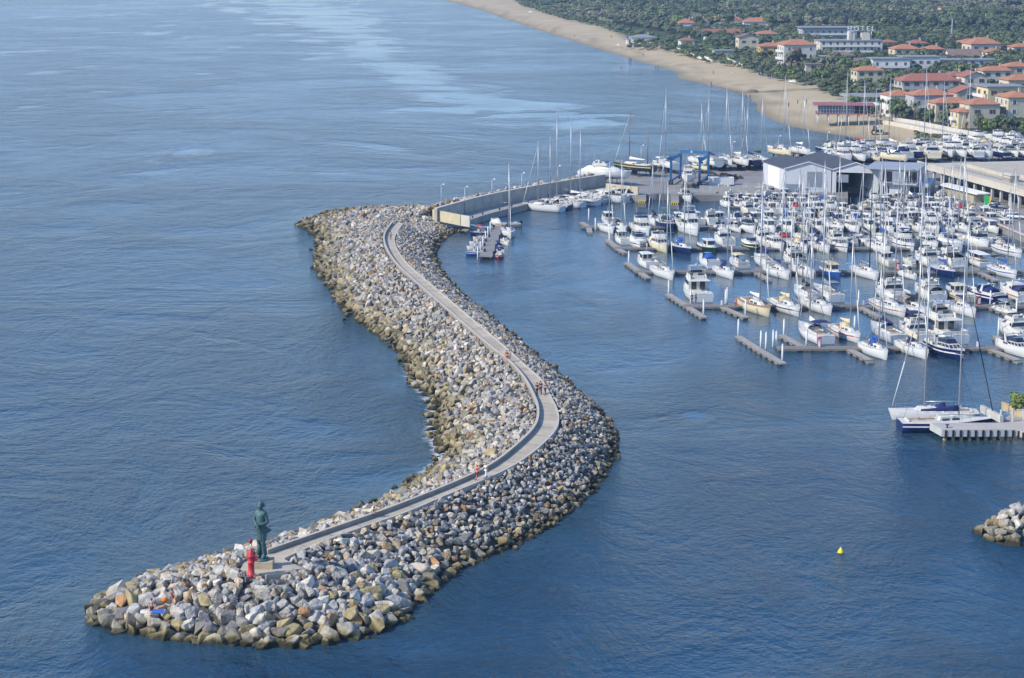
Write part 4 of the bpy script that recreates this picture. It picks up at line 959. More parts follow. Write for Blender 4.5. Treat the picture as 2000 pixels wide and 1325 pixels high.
def ground_z(x, y):
    p = np.array([[x, y]]); a = seg_dist(p, SHORE)[0]; a = np.where(inside(p, LAND), a, -a); b = seg_dist(p, INNER)[0]; b = np.where(inside(p, INL), b, -b); return float(land_z(a, b)[0])
H = np.clip(land_z(ds, di), -1.2, 9) + 0.12 * np.array([noise.noise(Vector((x*.11, y*.11, 0))) for x, y in Q]) * np.clip(ds/10, 0, 1)
ix = np.arange(len(Q)).reshape(GX.shape); FQ = np.stack([ix[:-1,:-1], ix[:-1,1:], ix[1:,1:], ix[1:,:-1]], -1).reshape(-1, 4); FQ = FQ[(H[FQ] > -1.1).any(1)]
use = np.unique(FQ); mp_ = np.full(len(Q), -1); mp_[use] = np.arange(len(use))
wet = np.clip(1 - ds / 7.5, 0, 1); veg = np.clip((di + 3) / 6, 0, 1)
bc = np.array([[.44,.355,.215]]) * (1-veg)[:, None] + np.array([[.060,.075,.036]]) * veg[:, None]
wrack = np.exp(-(seg_dist(Q, GA([(1392,167),(1430,176),(1500,178),(1560,177),(1640,181)], 1.0)[:, :2])[0] / 3.2) ** 2) * .5 + np.exp(-((ds - 11 - 3*np.sin(Q[:,1]*.045)) / 1.6) ** 2) * .28
bc = bc * (1 - wrack[:, None])
bc = bc * (1 - .48 * wet[:, None] ** .8)
bm_ = attr_mat('beach_sand', 'ground', .95, .14, .05, .25, .6)
tag(link('beach', bulk('beach', np.c_[Q[use], H[use]], mp_[FQ], bm_, attr={'ground': bc[use]}, smooth=True)), 'pale sandy beach curving away with green land behind', None, None, 'structure')

# ================================================================ mole, quay and boatyard ground
ASPH = pm('yard_asphalt', (.15,.148,.145), .9, .25, .12, .01); QUAY = pm('quay_concrete', (.33,.315,.28), .9, .2, .2, .01); QFACE = pm('quay_face', (.24,.23,.21), .92, .3, .6, .02)
wall_o = thing('sea_wall', 'tall curved concrete sea wall sheltering the outer quay', 'wall')
def mole_strip(d0, d1, z0, z1, mat, name, parent=None): return link(name, slab_strip(offset(mole_top, d0), offset(mole_top, d1), z0, z1).mesh(name, mat), parent)
mole_strip(-0.7, 0.0, 0.4, 4.5, pm('sea_wall_concrete', (.42,.385,.32), .9, .28, .35, .03), 'wall', wall_o); mole_strip(-0.78, 0.08, 4.503, 4.68, pm('coping_pale', (.52,.49,.42), .9, .1, .8), 'coping', wall_o)
tag(link('mole_road', slab_strip(offset(mole_top, 0.0)[7:], offset(mole_top, 2.4)[7:], -1.0, 3.7).mesh('mole_road', ASPH)), 'dark service road behind the sea wall crest', None, None, 'structure')
inner = smooth_line(GA([(917,430),(960,416),(1022,401),(1085,383),(1140,374),(1185,372)], 1.5), 3.0, 1); wl_in = offset(mole_top, -0.7)
k_ = len(inner); wl2 = np.stack([np.interp(np.linspace(0, len(wl_in)-1, k_), np.arange(len(wl_in)), wl_in[:, i]) for i in (0, 1)], 1)
qm = slab_strip(wl2, inner, -1.5, 1.5, 0)
tag(link('mole_quay', qm.mesh('mole_quay', QUAY)), 'pale concrete quay below the sea wall', None, None, 'structure')
def gbox(px0, py0, px1, py1, z0, z1, thick, mi, mb):
    """a straight wall between two measured points at ground height z0"""
    a, b = G(px0, py0, z0), G(px1, py1, z0); u = (b-a); n = u.length; u /= n; w = Vector((-u.y, u.x, 0)); M = Matrix(((u.x, w.x, 0, a.x), (u.y, w.y, 0, a.y), (0,0,1,0), (0,0,0,1)))
    return mb.box(0, n, -thick/2, thick/2, z0, z1, mi, M), M, n
g_ = thing('barrier_wall', 'beige panelled wall closing the quay end, with a pale gate section', 'wall')
mb = MB(); gbox(846,430, 900,441, 1.5, 4.0, .35, 0, mb); link('wall', mb.mesh('wall', pm('beige_panel', (.50,.43,.28), .85, .12, .7)), g_)
mb = MB(); gbox(901,441.2, 918,444, 1.5, 4.0, .3, 0, mb); link('gate', mb.mesh('gate', pm('pale_gate', (.52,.48,.40), .8, .08, .7)), g_)
YF = [(1140,373),(1247,383),(1247,393),(1262,393),(1262,379),(1310,379),(1310,396),(1326,396),(1326,381),(1490,381),(1500,386),(1656,388),(1656,366),(1700,366),(1700,389),(1812,392),(1824,386),(1900,418),(2000,460),(2120,512),(2500,520)]
yfp = [tuple(G(x, y, 1.6)[:2]) for x, y in YF]; back = [tuple(G(x, y, 1.6)[:2]) for x, y in [(2500,290),(2150,296),(1900,279),(1752,288),(1705,283),(1650,291),(1570,302),(1500,314),(1400,319),(1250,331),(1182,340)]]
mb = MB(); mb.prism(yfp + back, -1.5, 1.6); tag(link('boatyard_ground', mb.mesh('boatyard_ground', pm('yard_concrete', (.235,.225,.205), .9, .28, .1, .01))), 'grey concrete boatyard and quay apron of the marina', None, None, 'structure')
mb = MB()
for (a, b) in zip(YF[13:19], YF[14:20]): gbox(a[0], a[1]+.6, b[0], b[1]+.6, 1.6, 1.95, .4, 0, mb)
pk = link('quay_kerb', mb.mesh('quay_kerb', pm('pink_kerb', (.52,.43,.38), .9, .1, .8))); tag(pk, 'pinkish stone kerb along the promenade edge', None, None, 'structure')
mb = MB(); gbox(1184,373.5, 1247,381, 1.6, 3.6, .3, 0, mb); tag(link('quay_wall', mb.mesh('quay_wall', pm('beige_panel', (.50,.43,.28), .85))), 'low beige wall behind the berthed white yachts', 'wall')
mb = MB(); gbox(1366,376, 1488,380, 1.6, 3.4, .3, 0, mb); tag(link('quay_wall', mb.mesh('quay_wall', pm('grey_wall', (.30,.30,.29), .9, .2, .8))), 'grey concrete wall along the quay left of the hangar', 'wall')
for nm, (ax, bx, y) in (('left', (1247,1262,393)), ('right', (1310,1326,396))):
    mb = MB(); a, b = G(ax, y, 1.6), G(bx, y, 1.6)
    for i in range(8):
        x = a.x + (b.x-a.x)*i/8; mb.box(x, x+(b.x-a.x)/8, a.y-.02, a.y-.001, 1.05, 1.55, i % 2)
    mb.box(a.x, b.x, a.y-.03, a.y+.1, 1.56, 1.72, 0)
    tag(link('hazard_board', mb.mesh('hazard_board', [cm('hazard_yellow', (232,200,40), .6), cm('hazard_black', (26,26,28), .6)])), f'yellow and black striped board on {"the slipway pier beside the white yachts" if nm == "left" else "the slipway pier under the blue boat lift"}', 'hazard board')

# street lamps on the mole
def lamp(p, h, label, side=1):
    o = thing('street_lamp', label, 'street lamp', p, 0, 'street lamps of the marina'); 
    part(o, 'pole', (h,), lambda mb: (mb.tube((0,0,0),(0,0,h),.09,.055,8), mb.tube((0,0,h-.1),(.55,0,h+.05),.035,n=5)), ALU)
    part(o, 'lamp_head', (h,), lambda mb: mb.lathe([(.05,-.05),(.24,.0),(.26,.12),(.12,.26),(.02,.3)],10,M=Matrix.Translation((.6,0,h))), cm('lamp_head_white', (236,238,240), .4))
for (x, y, w) in [(862,413,'nearest the beige gate'),(908,418,'second along the outer quay'),(961,402,'above the first blue bin'),(1019,388,'above the second blue bin'),(1089,373,'beside the blue heap'),(1165,362,'near the big covered yacht')]:
    lamp(G(x, y, 1.5), 6.4, f'slender quay lamp with white head, {w}')
for (x, y, w) in [(1252,326,'behind the wooden ketch'),(1430,318,'behind the yard yachts'),(1520,306,'left behind the hangar'),(1615,298,'right behind the hangar'),(1709,286,'beside the yard cruisers')]:
    lamp(G(x, y, 1.6), 6.0, f'slender white lamp at the boatyard edge {w}')
BINM = cm('bin_blue', (30,70,170), .5, .1)
for i, (x, y, w) in enumerate([(963,396.5,'left bin by the sea wall'),(1023,386,'middle bin by the sea wall')]):
    o = thing('waste_bin', f'blue waste bin on the outer quay, {w}', 'bin', G(x, y, 1.5), R(35), 'blue bins on the outer quay')
    part(o, 'bin_body', (), lambda mb: mb.frus((.45,.45,-.4,.4),(.55,.55,-.48,.48),.12,1.5), BINM); part(o, 'lid', (), lambda mb: (mb.frus((.6,.6,-.52,.52),(.5,.45,-.4,.45),1.503,1.72)), BINM)
    part(o, 'wheel', (), lambda mb: [mb.tube((s*.4-.05,y_,.12),(s*.4+.05,y_,.12),.12,n=8) for s in (-1,1) for y_ in (-.3,.3)], RUBBER)
BOLL = cm('bollard_iron', (52,52,56), .6)
for i in range(9):
    t = (i+.5)/9; p = inner[int(t*(len(inner)-1))]
    mb_ = MCACHE.get('bollard')
    if mb_ is None: mb2 = MB(); mb2.lathe([(.22,0),(.16,.1),(.13,.35),(.24,.42),(.24,.5),(.1,.56)], 10); mb_ = MCACHE['bollard'] = mb2.mesh('bollard', BOLL)
    o = link('bollard', mb_, None, (p[0]-.5, p[1]+.35, 1.5)); tag(o, 'small dark iron bollard on the edge of the outer quay', 'bollard', 'bollards on the outer quay')

# ================================================================ hangar
CLAD = pm('cladding_white', (.50,.515,.535), .6, .05, .8); CLADG = pm('cladding_grey', (.20,.23,.27), .6, .1, .8); ROOFD = pm('roof_dark', (.055,.062,.072), .75, .2, .3); DARK = pm('door_dark', (.03,.035,.04), .8, .2, .6)
def gable_hall(name, label, fl, fr, z0, ze, zr, depth_vec, door, cat='hangar', extra=None):
    """fl, fr: front base corners (world); a shed with a pitched roof and an opening (x0,x1,h) in its front"""
    a = Vector(fl); b = Vector(fr); u = b-a; Wd = u.length; u /= Wd; d = Vector(depth_vec); n = d.length; d /= n
    o = thing(name, label, cat, (a.x, a.y, z0), 0, 'halls of the boat hangar')
    M = Matrix(((u.x, d.x, 0, 0), (u.y, d.y, 0, 0), (0,0,1,0), (0,0,0,1))); he, hr = ze-z0, zr-z0; mb = MB(); T = .25
    x0, x1, h = door
    mb.box(0, T, T, n, 0, he, 0, M); mb.box(Wd-T, Wd, T, n, 0, he, 0, M)
    mb.add([(0,n,0),(Wd,n,0),(Wd,n,he),(Wd/2,n,hr),(0,n,he)], [(0,1,2,3,4)], 0, False, M)
    # front: jambs, lintel with the gable
    if x1 > x0: mb.box(0, x0, 0, T, 0, h, 0, M); mb.box(x1, Wd, 0, T, 0, h, 0, M)
    else: mb.box(0, Wd, 0, T, 0, h, 0, M)
    V = [(0,0,h),(Wd,0,h),(Wd,0,he),(Wd/2,0,hr),(0,0,he)]; V2 = [(x, T, z) for x, y, z in V]
    mb.add(V + V2, [(0,1,2,3,4),(9,8,7,6,5),(0,5,6,1)], 0, False, M)
    link('wall', mb.mesh('wall', CLAD), o)
    rf = MB(); ov = .35
    for s in (0, 1):
        e = -ov if s == 0 else Wd+ov; ez = he - (hr-he)*ov/(Wd/2)
        V = [(e,-.3,ez+.02),(Wd/2,-.3,hr+.02),(Wd/2,n+.3,hr+.02),(e,n+.3,ez+.02)]; V += [(x,y,z+.18) for x,y,z in V]
        rf.add(V, [(0,1,2,3),(7,6,5,4),(0,4,5,1),(1,5,6,2),(2,6,7,3),(3,7,4,0)] if s == 0 else [(3,2,1,0),(4,5,6,7),(1,5,4,0),(2,6,5,1),(3,7,6,2),(0,4,7,3)], 0, False, M)
    ro = link('roof', rf.mesh('roof', ROOFD), o)
    tr = MB()
    for s in (0, 1):
        e = -ov if s == 0 else Wd+ov; ez = he - (hr-he)*ov/(Wd/2)
        tr.tube((e,-.36,ez+.05),(Wd/2,-.36,hr+.05),.17,n=4,smooth=False,M=M)
    link('verge_trim', tr.mesh('verge_trim', CLAD), ro)
    return o, M, Wd, n, he, hr
f0, f1, f2 = G(1532,374,1.6), G(1625,376,1.6), G(1715,379,1.6)
ra, rb = G(1579,319,9.4), G(1535,305,9.4); rc, rd = G(1670,320,9.4), G(1600,299,9.4)
dv = (rb-ra); dv2 = (rd-rc)
o, M, Wd, n, he, hr = gable_hall('boat_hangar', 'white clad hangar hall with dark pitched roof and a closed grey door', f0, f1 - (f1-f0).normalized()*.3, 1.6, 7.5, 9.3, dv, (0, 0, 5.9))
mb = MB(); mb.box(Wd*.48, Wd*.80, -.07, -.003, 1.3, 5.2, 0, M); link('door', mb.mesh('door', CLADG), o)
mb = MB(); mb.box(-.06, -.003, n*.25, n*.75, .3, 5.4, 0, M); link('side_panel', mb.mesh('side_panel', pm('panel_bright', (.80,.80,.78), .5, .04, .8)), o)
mb = MB(); mb.box(Wd*.02, Wd*.36, -.06, -.003, 0, 1.9, 0, M); link('base_panel', mb.mesh('base_panel', CLADG), o)
o, M, Wd, n, he, hr = gable_hall('boat_hangar', 'white clad hangar hall with a wide open dark boat bay at the water', f1, f2, 1.6, 7.5, 9.4, dv2, (f1.length*0+1.0, (f2-f1).length-1.2, 5.2))
mb = MB(); mb.box(1.0, Wd-1.2, n*.55, n*.56, 0, 5.2, 0, M); mb.box(.26, .3, .3, n*.9, 0, 5.2, 0, M); link('inner_wall', mb.mesh('inner_wall', DARK), o)
mb = MB(); mb.box(1.0, 4.2, .35, .5, 2.6, 4.6, 0, M); link('hoist_panel', mb.mesh('hoist_panel', CLADG), o)
# office
o = thing('office_building', 'grey and white two storey harbour office with a glazed balcony right of the hangar', 'office', (0,0,0))
a = G(1718,381,1.6); b = G(1812,385,1.6); u = (b-a).normalized(); Wd = (b-a).length; d = Vector((-u.y, u.x, 0)); M = Matrix(((u.x,d.x,0,a.x),(u.y,d.y,0,a.y),(0,0,1,0),(0,0,0,1)))
mb = MB(); mb.box(0, Wd, 0, 13, 1.6, 4.9, 0, M); link('wall', mb.mesh('wall', CLAD), o)
mb = MB(); mb.box(.6, Wd*.80, -1.5, 13.0, 4.903, 8.3, 0, M); up = link('upper_storey', mb.mesh('upper_storey', pm('panel_grey', (.26,.28,.31), .5, .08, .8)), o)
mb = MB(); mb.box(-3.6, Wd*.82, -1.8, 13.4, 8.303, 8.65, 0, M); link('roof', mb.mesh('roof', pm('roof_grey', (.30,.32,.35), .6, .1, .3)), up)
for (x0_, x1_, z0_, z1_) in ((.9,3.2,5.3,7.9),(6.5,8.0,5.3,7.9),(8.2,9.4,5.3,7.9)):
    mb = MB(); mb.box(x0_, x1_, -1.56, -1.502, z0_, z1_, 0, M); link('window', mb.mesh('window', GLASS), up)
for (x0_, x1_, z0_, z1_) in ((.8,2.4,1.9,4.0),(7.6,12.2,2.6,4.0)):
    mb = MB(); mb.box(x0_, x1_, -.06, -.003, z0_, z1_, 0, M)
    for k in range(1, 4): x = x0_+(x1_-x0_)*k/4; mb.box(x-.06, x+.06, -.09, -.061, z0_, z1_, 1, M)
    link('window', mb.mesh('window', [GLASS, CLAD]), o)
mb = MB()
for i in range(8): mb.tube((4.0+i*.75,-2.6,4.95),(4.0+i*.75,-2.6,5.9),.03,n=4,M=M)
mb.tube((4.0,-2.6,5.9),(9.3,-2.6,5.9),.04,n=4,M=M); mb.box(3.6, 9.6, -2.7, -1.502, 4.72, 4.92, 0, M); link('balcony', mb.mesh('balcony', CLAD), up)

# ================================================================ blue travel lift
BLUE = cm('lift_blue', (30,92,138), .5, .18, .8)
o = thing('boat_lift', 'tall blue travelling boat lift with four legs and a white name board', 'boat lift', (0,0,0))
LB = [G(1310,361,1.6), G(1366,364,1.6), G(1329,349,1.6), G(1383,352,1.6)]; HT = 6.5
for p in LB:
    mb = MB(); mb.tube((p.x,p.y,2.3),(p.x,p.y,1.6+HT),.38,.42,4,smooth=False); lg = link('leg', mb.mesh('leg', BLUE), o)
    mb = MB(); [mb.tube((p.x+dx-.25,p.y,2.2),(p.x+dx+.25,p.y,2.2),.6,n=12) for dx in (-.35,.35)]; link('wheel', mb.mesh('wheel', MOTOR), lg)
top = [Vector((p.x,p.y,1.6+HT)) for p in LB]
for i, j in ((0,2),(1,3)):
    mb = MB(); mb.tube(top[i]+Vector((0,0,.2)), top[j]+Vector((0,0,.2)), .48, n=4, smooth=False); mb.tube(LB[i]+Vector((0,0,1.0)), LB[j]+Vector((0,0,1.0)), .3, n=4, smooth=False); link('side_beam', mb.mesh('side_beam', BLUE), o)
mb = MB(); mb.tube(top[2]+Vector((0,0,.9)), top[3]+Vector((0,0,.9)), .55, n=4, smooth=False); cb = link('cross_beam', mb.mesh('cross_beam', BLUE), o)
mb = MB(); p, q = top[2].lerp(top[3], .35), top[2].lerp(top[3], .72); mb.box(p.x, q.x, p.y-.62, p.y-.57, p.z+.62, p.z+1.2); link('name_board', mb.mesh('name_board', cm('board_white', (230,234,236), .5)), cb)
mb = MB()
for p in top[:2]: mb.box(p.x-.5,p.x+1.2,p.y-.5,p.y+1.2,p.z+.5,p.z+1.1)
link('winch_housing', mb.mesh('winch_housing', BLUE), o)

# ================================================================ terrace with arcade on the right
BEI = pm('terrace_concrete', (.46,.42,.34), .9, .12, .3, .01); BEI2 = pm('column_concrete', (.50,.49,.46), .85, .1, .6); DGL = pm('shop_glass', (.035,.04,.05), .2, .3, .5)
o = thing('arcade_terrace', 'long concrete arcade building with columns and a roof terrace above the promenade', 'arcade')
a, b = G(1791,319,5.9), G(2060,392,5.9); u = (b-a); n = u.length; u /= n; w = Vector((-u.y,u.x,0)); w.z = 0; u.z = 0
if w.y < 0: w = -w
M = Matrix(((u.x,w.x,0,a.x),(u.y,w.y,0,a.y),(0,0,1,0),(0,0,0,1)))
mb = MB(); mb.box(0, n, 0, 34, 5.05, 5.75, 0, M); mb.box(0, n, 0, .35, 5.751, 6.55, 0, M); link('terrace_slab', mb.mesh('terrace_slab', BEI), o)
mb = MB(); mb.box(0, n, -.5, -.001, 5.0, 5.3, 0, M); link('cornice', mb.mesh('cornice', pm('coping_pale', (.5,.48,.42), .9)), o)
mb = MB(); mb.box(2, n, 7.0, 33, 1.601, 5.049, 0, M); link('shop_wall', mb.mesh('shop_wall', pm('arcade_wall', (.30,.285,.25), .9, .15, .6)), o)
k = 0; x = 5.0
while x < n-1:
    mb = MB(); mb.box(x-.32, x+.32, .4, 1.0, 1.603, 5.047, 0, M); link('column', mb.mesh('column', BEI2), o)
    mb = MB(); mb.box(x+.9, x+3.9, 6.94, 6.997, 2.0, 4.5, 0, M); link('shop_window', mb.mesh('shop_window', DGL), o); x += 5.0
mb = MB()
x = 12.0
while x < n-2:
    mb.box(x, x+.05, 5.5, 5.55, 5.752, 6.7, 0, M); x += .9
mb.box(12, n-2, 5.5, 5.55, 6.65, 6.72, 0, M); mb.box(12, n-2, 5.5, 5.55, 6.2, 6.24, 0, M); link('railing', mb.mesh('railing', pm('rail_dark', (.12,.12,.12), .5)), o)
mb = MB(); mb.box(9, 34, 8.5, 9.1, 5.752, 6.9, 0, M); mb.box(36, n, 12.5, 13.1, 5.752, 6.6, 0, M); mb.box(9, n, 33, 33.5, 5.752, 6.9, 0, M); link('planter_wall', mb.mesh('planter_wall', BEI), o)
mb = MB(); mb.box(40, 44, 5.8, 8.2, 5.752, 7.4, 0, M); mb.frus((2.3,2.3,5.5,8.5),(2.0,2.0,6.4,7.6),7.403,7.8,0,M @ Matrix.Translation((42,0,0))); link('stair_hut', mb.mesh('stair_hut', BEI), o)
mb = MB(); mb.box(3, n, 13.2, 32.9, 5.752, 5.76, 0, M); link('terrace_paving', mb.mesh('terrace_paving', pm('terrace_paving', (.43,.38,.29), .9, .1, .3)), o)
o = thing('beach_kiosk', 'white low promenade kiosk with a flat canopy below the arcade', 'kiosk')
a2, b2 = G(1832,378,1.6), G(1902,396,1.6); u2 = (b2-a2).normalized(); n2 = (b2-a2).length; M2 = Matrix(((u2.x,-u2.y,0,a2.x),(u2.y,u2.x,0,a2.y),(0,0,1,0),(0,0,0,1)))
mb = MB(); mb.box(0, n2, 0, 2.6, 1.603, 3.9, 0, M2); link('wall', mb.mesh('wall', pm('kiosk_beige', (.42,.38,.28), .85, .1, .5)), o)
mb = MB(); mb.box(-.3, n2+3, -.9, 3.0, 3.903, 4.15, 0, M2); link('canopy', mb.mesh('canopy', cm('canopy_white', (232,228,218), .7)), o)
mb = MB(); [mb.box(n2*i/9+.1, n2*(i+1)/9-.1, -.04, -.002, 1.75, 3.5, 0, M2) for i in range(9)]; link('shutter', mb.mesh('shutter', pm('shutter_beige', (.36,.33,.24), .8)), o)
o = thing('information_panel', 'green and yellow advertising panel on the promenade', 'panel', G(1928,403,1.6), R(-20))
mb = MB(); mb.box(-.85, .5, -.08, .08, .3, 2.4, 0); mb.box(.501, .85, -.08, .08, .3, 2.4, 1); mb.box(-.9,.9,-.05,.05,0,.299,2); link('board', mb.mesh('board', [cm('panel_green', (40,160,84), .5), cm('panel_yellow', (226,176,50), .5), PEDM]), o)

# ================================================================ pier at the right edge
PT = pm('pier_top', (.40,.37,.33), .9, .12, .4, .01); PFc = pm('pier_face', (.46,.455,.43), .85, .15, .6); RUST = pm('pile_ochre', (.40,.27,.10), .9, .35, 1.2)
o = thing('jetty', 'concrete jetty with dark rubber fenders and ochre piles at the right edge', 'jetty')
pts = [G(1817,826,1.6), G(1840,839,1.6), G(1986,839,1.6), G(2120,886,1.6), G(2240,800,1.6), G(1985,800,1.6), G(1952,826,1.6)]
mb = MB(); mb.prism([tuple(p[:2]) for p in pts], .75, 1.6); link('deck', mb.mesh('deck', [PT]), o)
def strips(p, q, k, mi_, z0, z1, nm, mat, wd=.14, out=.16):
    d = (q-p); n = d.length; d /= n; w = Vector((d.y,-d.x,0)); 
    for i in range(k):
        c = p + d * (n*(i+.5)/k); mb = MB(); M = Matrix(((d.x,w.x,0,c.x),(d.y,w.y,0,c.y),(0,0,1,0),(0,0,0,1))); mb.box(-wd, wd, .003, out, z0, z1, 0, M); link(nm, mb.mesh(nm, mat), o)
strips(pts[1], pts[2], 10, 0, .55, 1.5, 'fender', CLOTHC['black']); strips(pts[2], pts[3], 14, 0, .4, 1.5, 'fender', CLOTHC['black'])
mb = MB()
for p, q in ((pts[0],pts[1]),(pts[1],pts[2])):
    d = (q-p).normalized(); w = Vector((d.y,-d.x,0)); M = Matrix(((d.x,w.x,0,p.x),(d.y,w.y,0,p.y),(0,0,1,0),(0,0,0,1))); mb.box(0,(q-p).length,.001,.05,.6,1.58,0,M)
link('fascia', mb.mesh('fascia', PFc), o)
for i in range(9):
    for rr_ in (0, 1):
        p = pts[1].lerp(pts[2], (i+.1)/9) + Vector((.4, .5+3.0*rr_, 0)); mb = MB(); mb.tube((p.x,p.y,-1.5),(p.x,p.y,.75),.26,n=10); link('pile', mb.mesh('pile', RUST), o)
p = G(1850,836,1.6); mb = MB(); mb.lathe([(.2,0),(.1,.08),(.09,.35),(.26,.4),(.26,.48),(.1,.5)],10,M=Matrix.Translation(p)); tag(link('mooring_bollard', mb.mesh('mooring_bollard', CLOTHC['navy'])), 'small dark blue bollard on the right jetty', 'bollard')
mb = MB(); gbox(1917,805, 1956,826, 1.6, 2.6, .5, 0, mb); tag(link('boarding_ramp', mb.mesh('boarding_ramp', pm('ramp_pale', (.44,.43,.38), .9, .2, .8))), 'pale concrete block ramp where the moored yachts end', 'ramp')
mb = MB(); gbox(1958,800, 2035,833, 1.6, 2.7, .4, 0, mb); tag(link('retaining_wall', mb.mesh('retaining_wall', pm('wall_ochre', (.48,.37,.20), .9, .25, .6))), 'ochre stained wall in front of the bush', 'wall')
o = thing('gate', 'white metal fence gate on the right jetty', 'gate')
for (x, y) in ((1954,823),(1977,824),(1997,822)):
    p = G(x,y,1.6); mb = MB(); mb.box(p.x-.09,p.x+.09,p.y-.09,p.y+.09,1.6,3.2); link('post', mb.mesh('post', PILE), o)
a, b = G(1954,823,1.6), G(1997,822,1.6); mb = MB()
for z in (2.0, 3.05): mb.tube((a.x,a.y,z),(b.x,b.y,z),.03,n=4)
for i in range(22): p = a.lerp(b,i/21); mb.tube((p.x,p.y,1.75),(p.x,p.y,3.05),.012,n=3)
link('panel', mb.mesh('panel', STEEL), o)

# ================================================================ houses
TILE = [pm('roof_tile_orange', (.40,.175,.090), .85, .22, .8, .03, bscale=3), pm('roof_tile_red', (.31,.125,.080), .85, .22, .8, .03, bscale=3), pm('roof_tile_brown', (.20,.14,.11), .85, .2, .8, .03), pm('roof_grey_flat', (.24,.245,.25), .85, .15, .4), pm('roof_red_sheet', (.30,.095,.095), .6, .1, .4)]
WALLC = {k: pm('render_'+k.replace(' ','_'), c, .9, .07, .5) for k, c in {'white': (.62,.61,.57), 'cream': (.56,.49,.34), 'beige': (.52,.46,.35), 'yellow': (.60,.44,.13), 'pale yellow': (.62,.52,.30), 'grey': (.40,.40,.39), 'pink': (.60,.45,.36), 'ivory': (.58,.54,.44)}.items()}
SHUT = {k: pm('shutter_'+k, c, .7, .1, 1.0) for k, c in {'green': (.05,.12,.08), 'brown': (.16,.09,.05), 'grey': (.3,.31,.32), 'white': (.6,.6,.58)}.items()}
FRM = pm('window_surround', (.66,.64,.60), .7, .05, 1.0); RAIL = pm('balcony_white', (.66,.65,.62), .7, .06, .8)
def window(o, M, x, z, w=1.0, h=1.35, sh='green', name='window'):
    key = ('window', w, h, sh)
    if key not in MCACHE:
        mb = MB(); mb.box(-w/2-.1, w/2+.1, -.05, -.003, -.1, h+.1, 0); mb.box(-w/2, w/2, -.07, -.0505, 0, h, 1); mb.box(-.03,.03,-.09,-.0705,0,h,0)
        if sh:
            for s in (-1,1): mb.box(s*(w*.77)-w*.24, s*(w*.77)+w*.24, -.1, -.0505, -.02, h+.02, 2)
        MCACHE[key] = mb.mesh('window', [FRM, GLASS, SHUT.get(sh, FRM)])
    ob = link(name, MCACHE[key], o); ob.matrix_local = M @ Matrix.Translation((x, 0, z)); return ob
def face_frames(W_, D_):
    """front, left, right: matrices whose -Y looks out of the wall"""
    return {'f': Matrix.Identity(4), 'l': Matrix.Translation((-W_/2, D_/2, 0)) @ Matrix.Rotation(R(-90), 4, 'Z'), 'r': Matrix.Translation((W_/2, D_/2, 0)) @ Matrix.Rotation(R(90), 4, 'Z')}
def roof_mesh(W_, D_, h, rise, kind, ov=.5, t=.16):
    mb = MB(); x, y0, y1 = W_/2+ov, -ov, D_+ov; z = h+.004
    e = [(-x,y0,z),(x,y0,z),(x,y1,z),(-x,y1,z)]; E = [(a,b,c+t) for a,b,c in e]
    if kind == 'flat': mb.box(-x,x,y0,y1,z,z+.35); mb.box(-x+.3,x-.3,y0+.3,y1-.3,z+.351,z+.36,1); return mb
    if kind == 'hip':
        if x*2 >= (y1-y0): k = min(x, (y1-y0)/2)*.98; rg = [(-x+k,(y0+y1)/2,z+t+rise),(x-k,(y0+y1)/2,z+t+rise)]; F = [(4,5,9,8),(6,7,8,9),(7,4,8),(5,6,9)]
        else: k = x*.98; rg = [(0,y0+k,z+t+rise),(0,y1-k,z+t+rise)]; F = [(4,5,8),(5,6,9,8),(6,7,9),(7,4,8,9)]
    elif kind == 'gx': rg = [(-x,(y0+y1)/2,z+t+rise),(x,(y0+y1)/2,z+t+rise)]; F = [(4,5,9,8),(6,7,8,9),(7,4,8),(5,6,9)]
    else: rg = [(0,y0,z+t+rise),(0,y1,z+t+rise)]; F = [(4,5,8),(5,6,9,8),(6,7,9),(7,4,8,9)]
    return mb.add(e+E+rg, [(3,2,1,0),(0,1,5,4),(1,2,6,5),(2,3,7,6),(3,0,4,7)] + F)
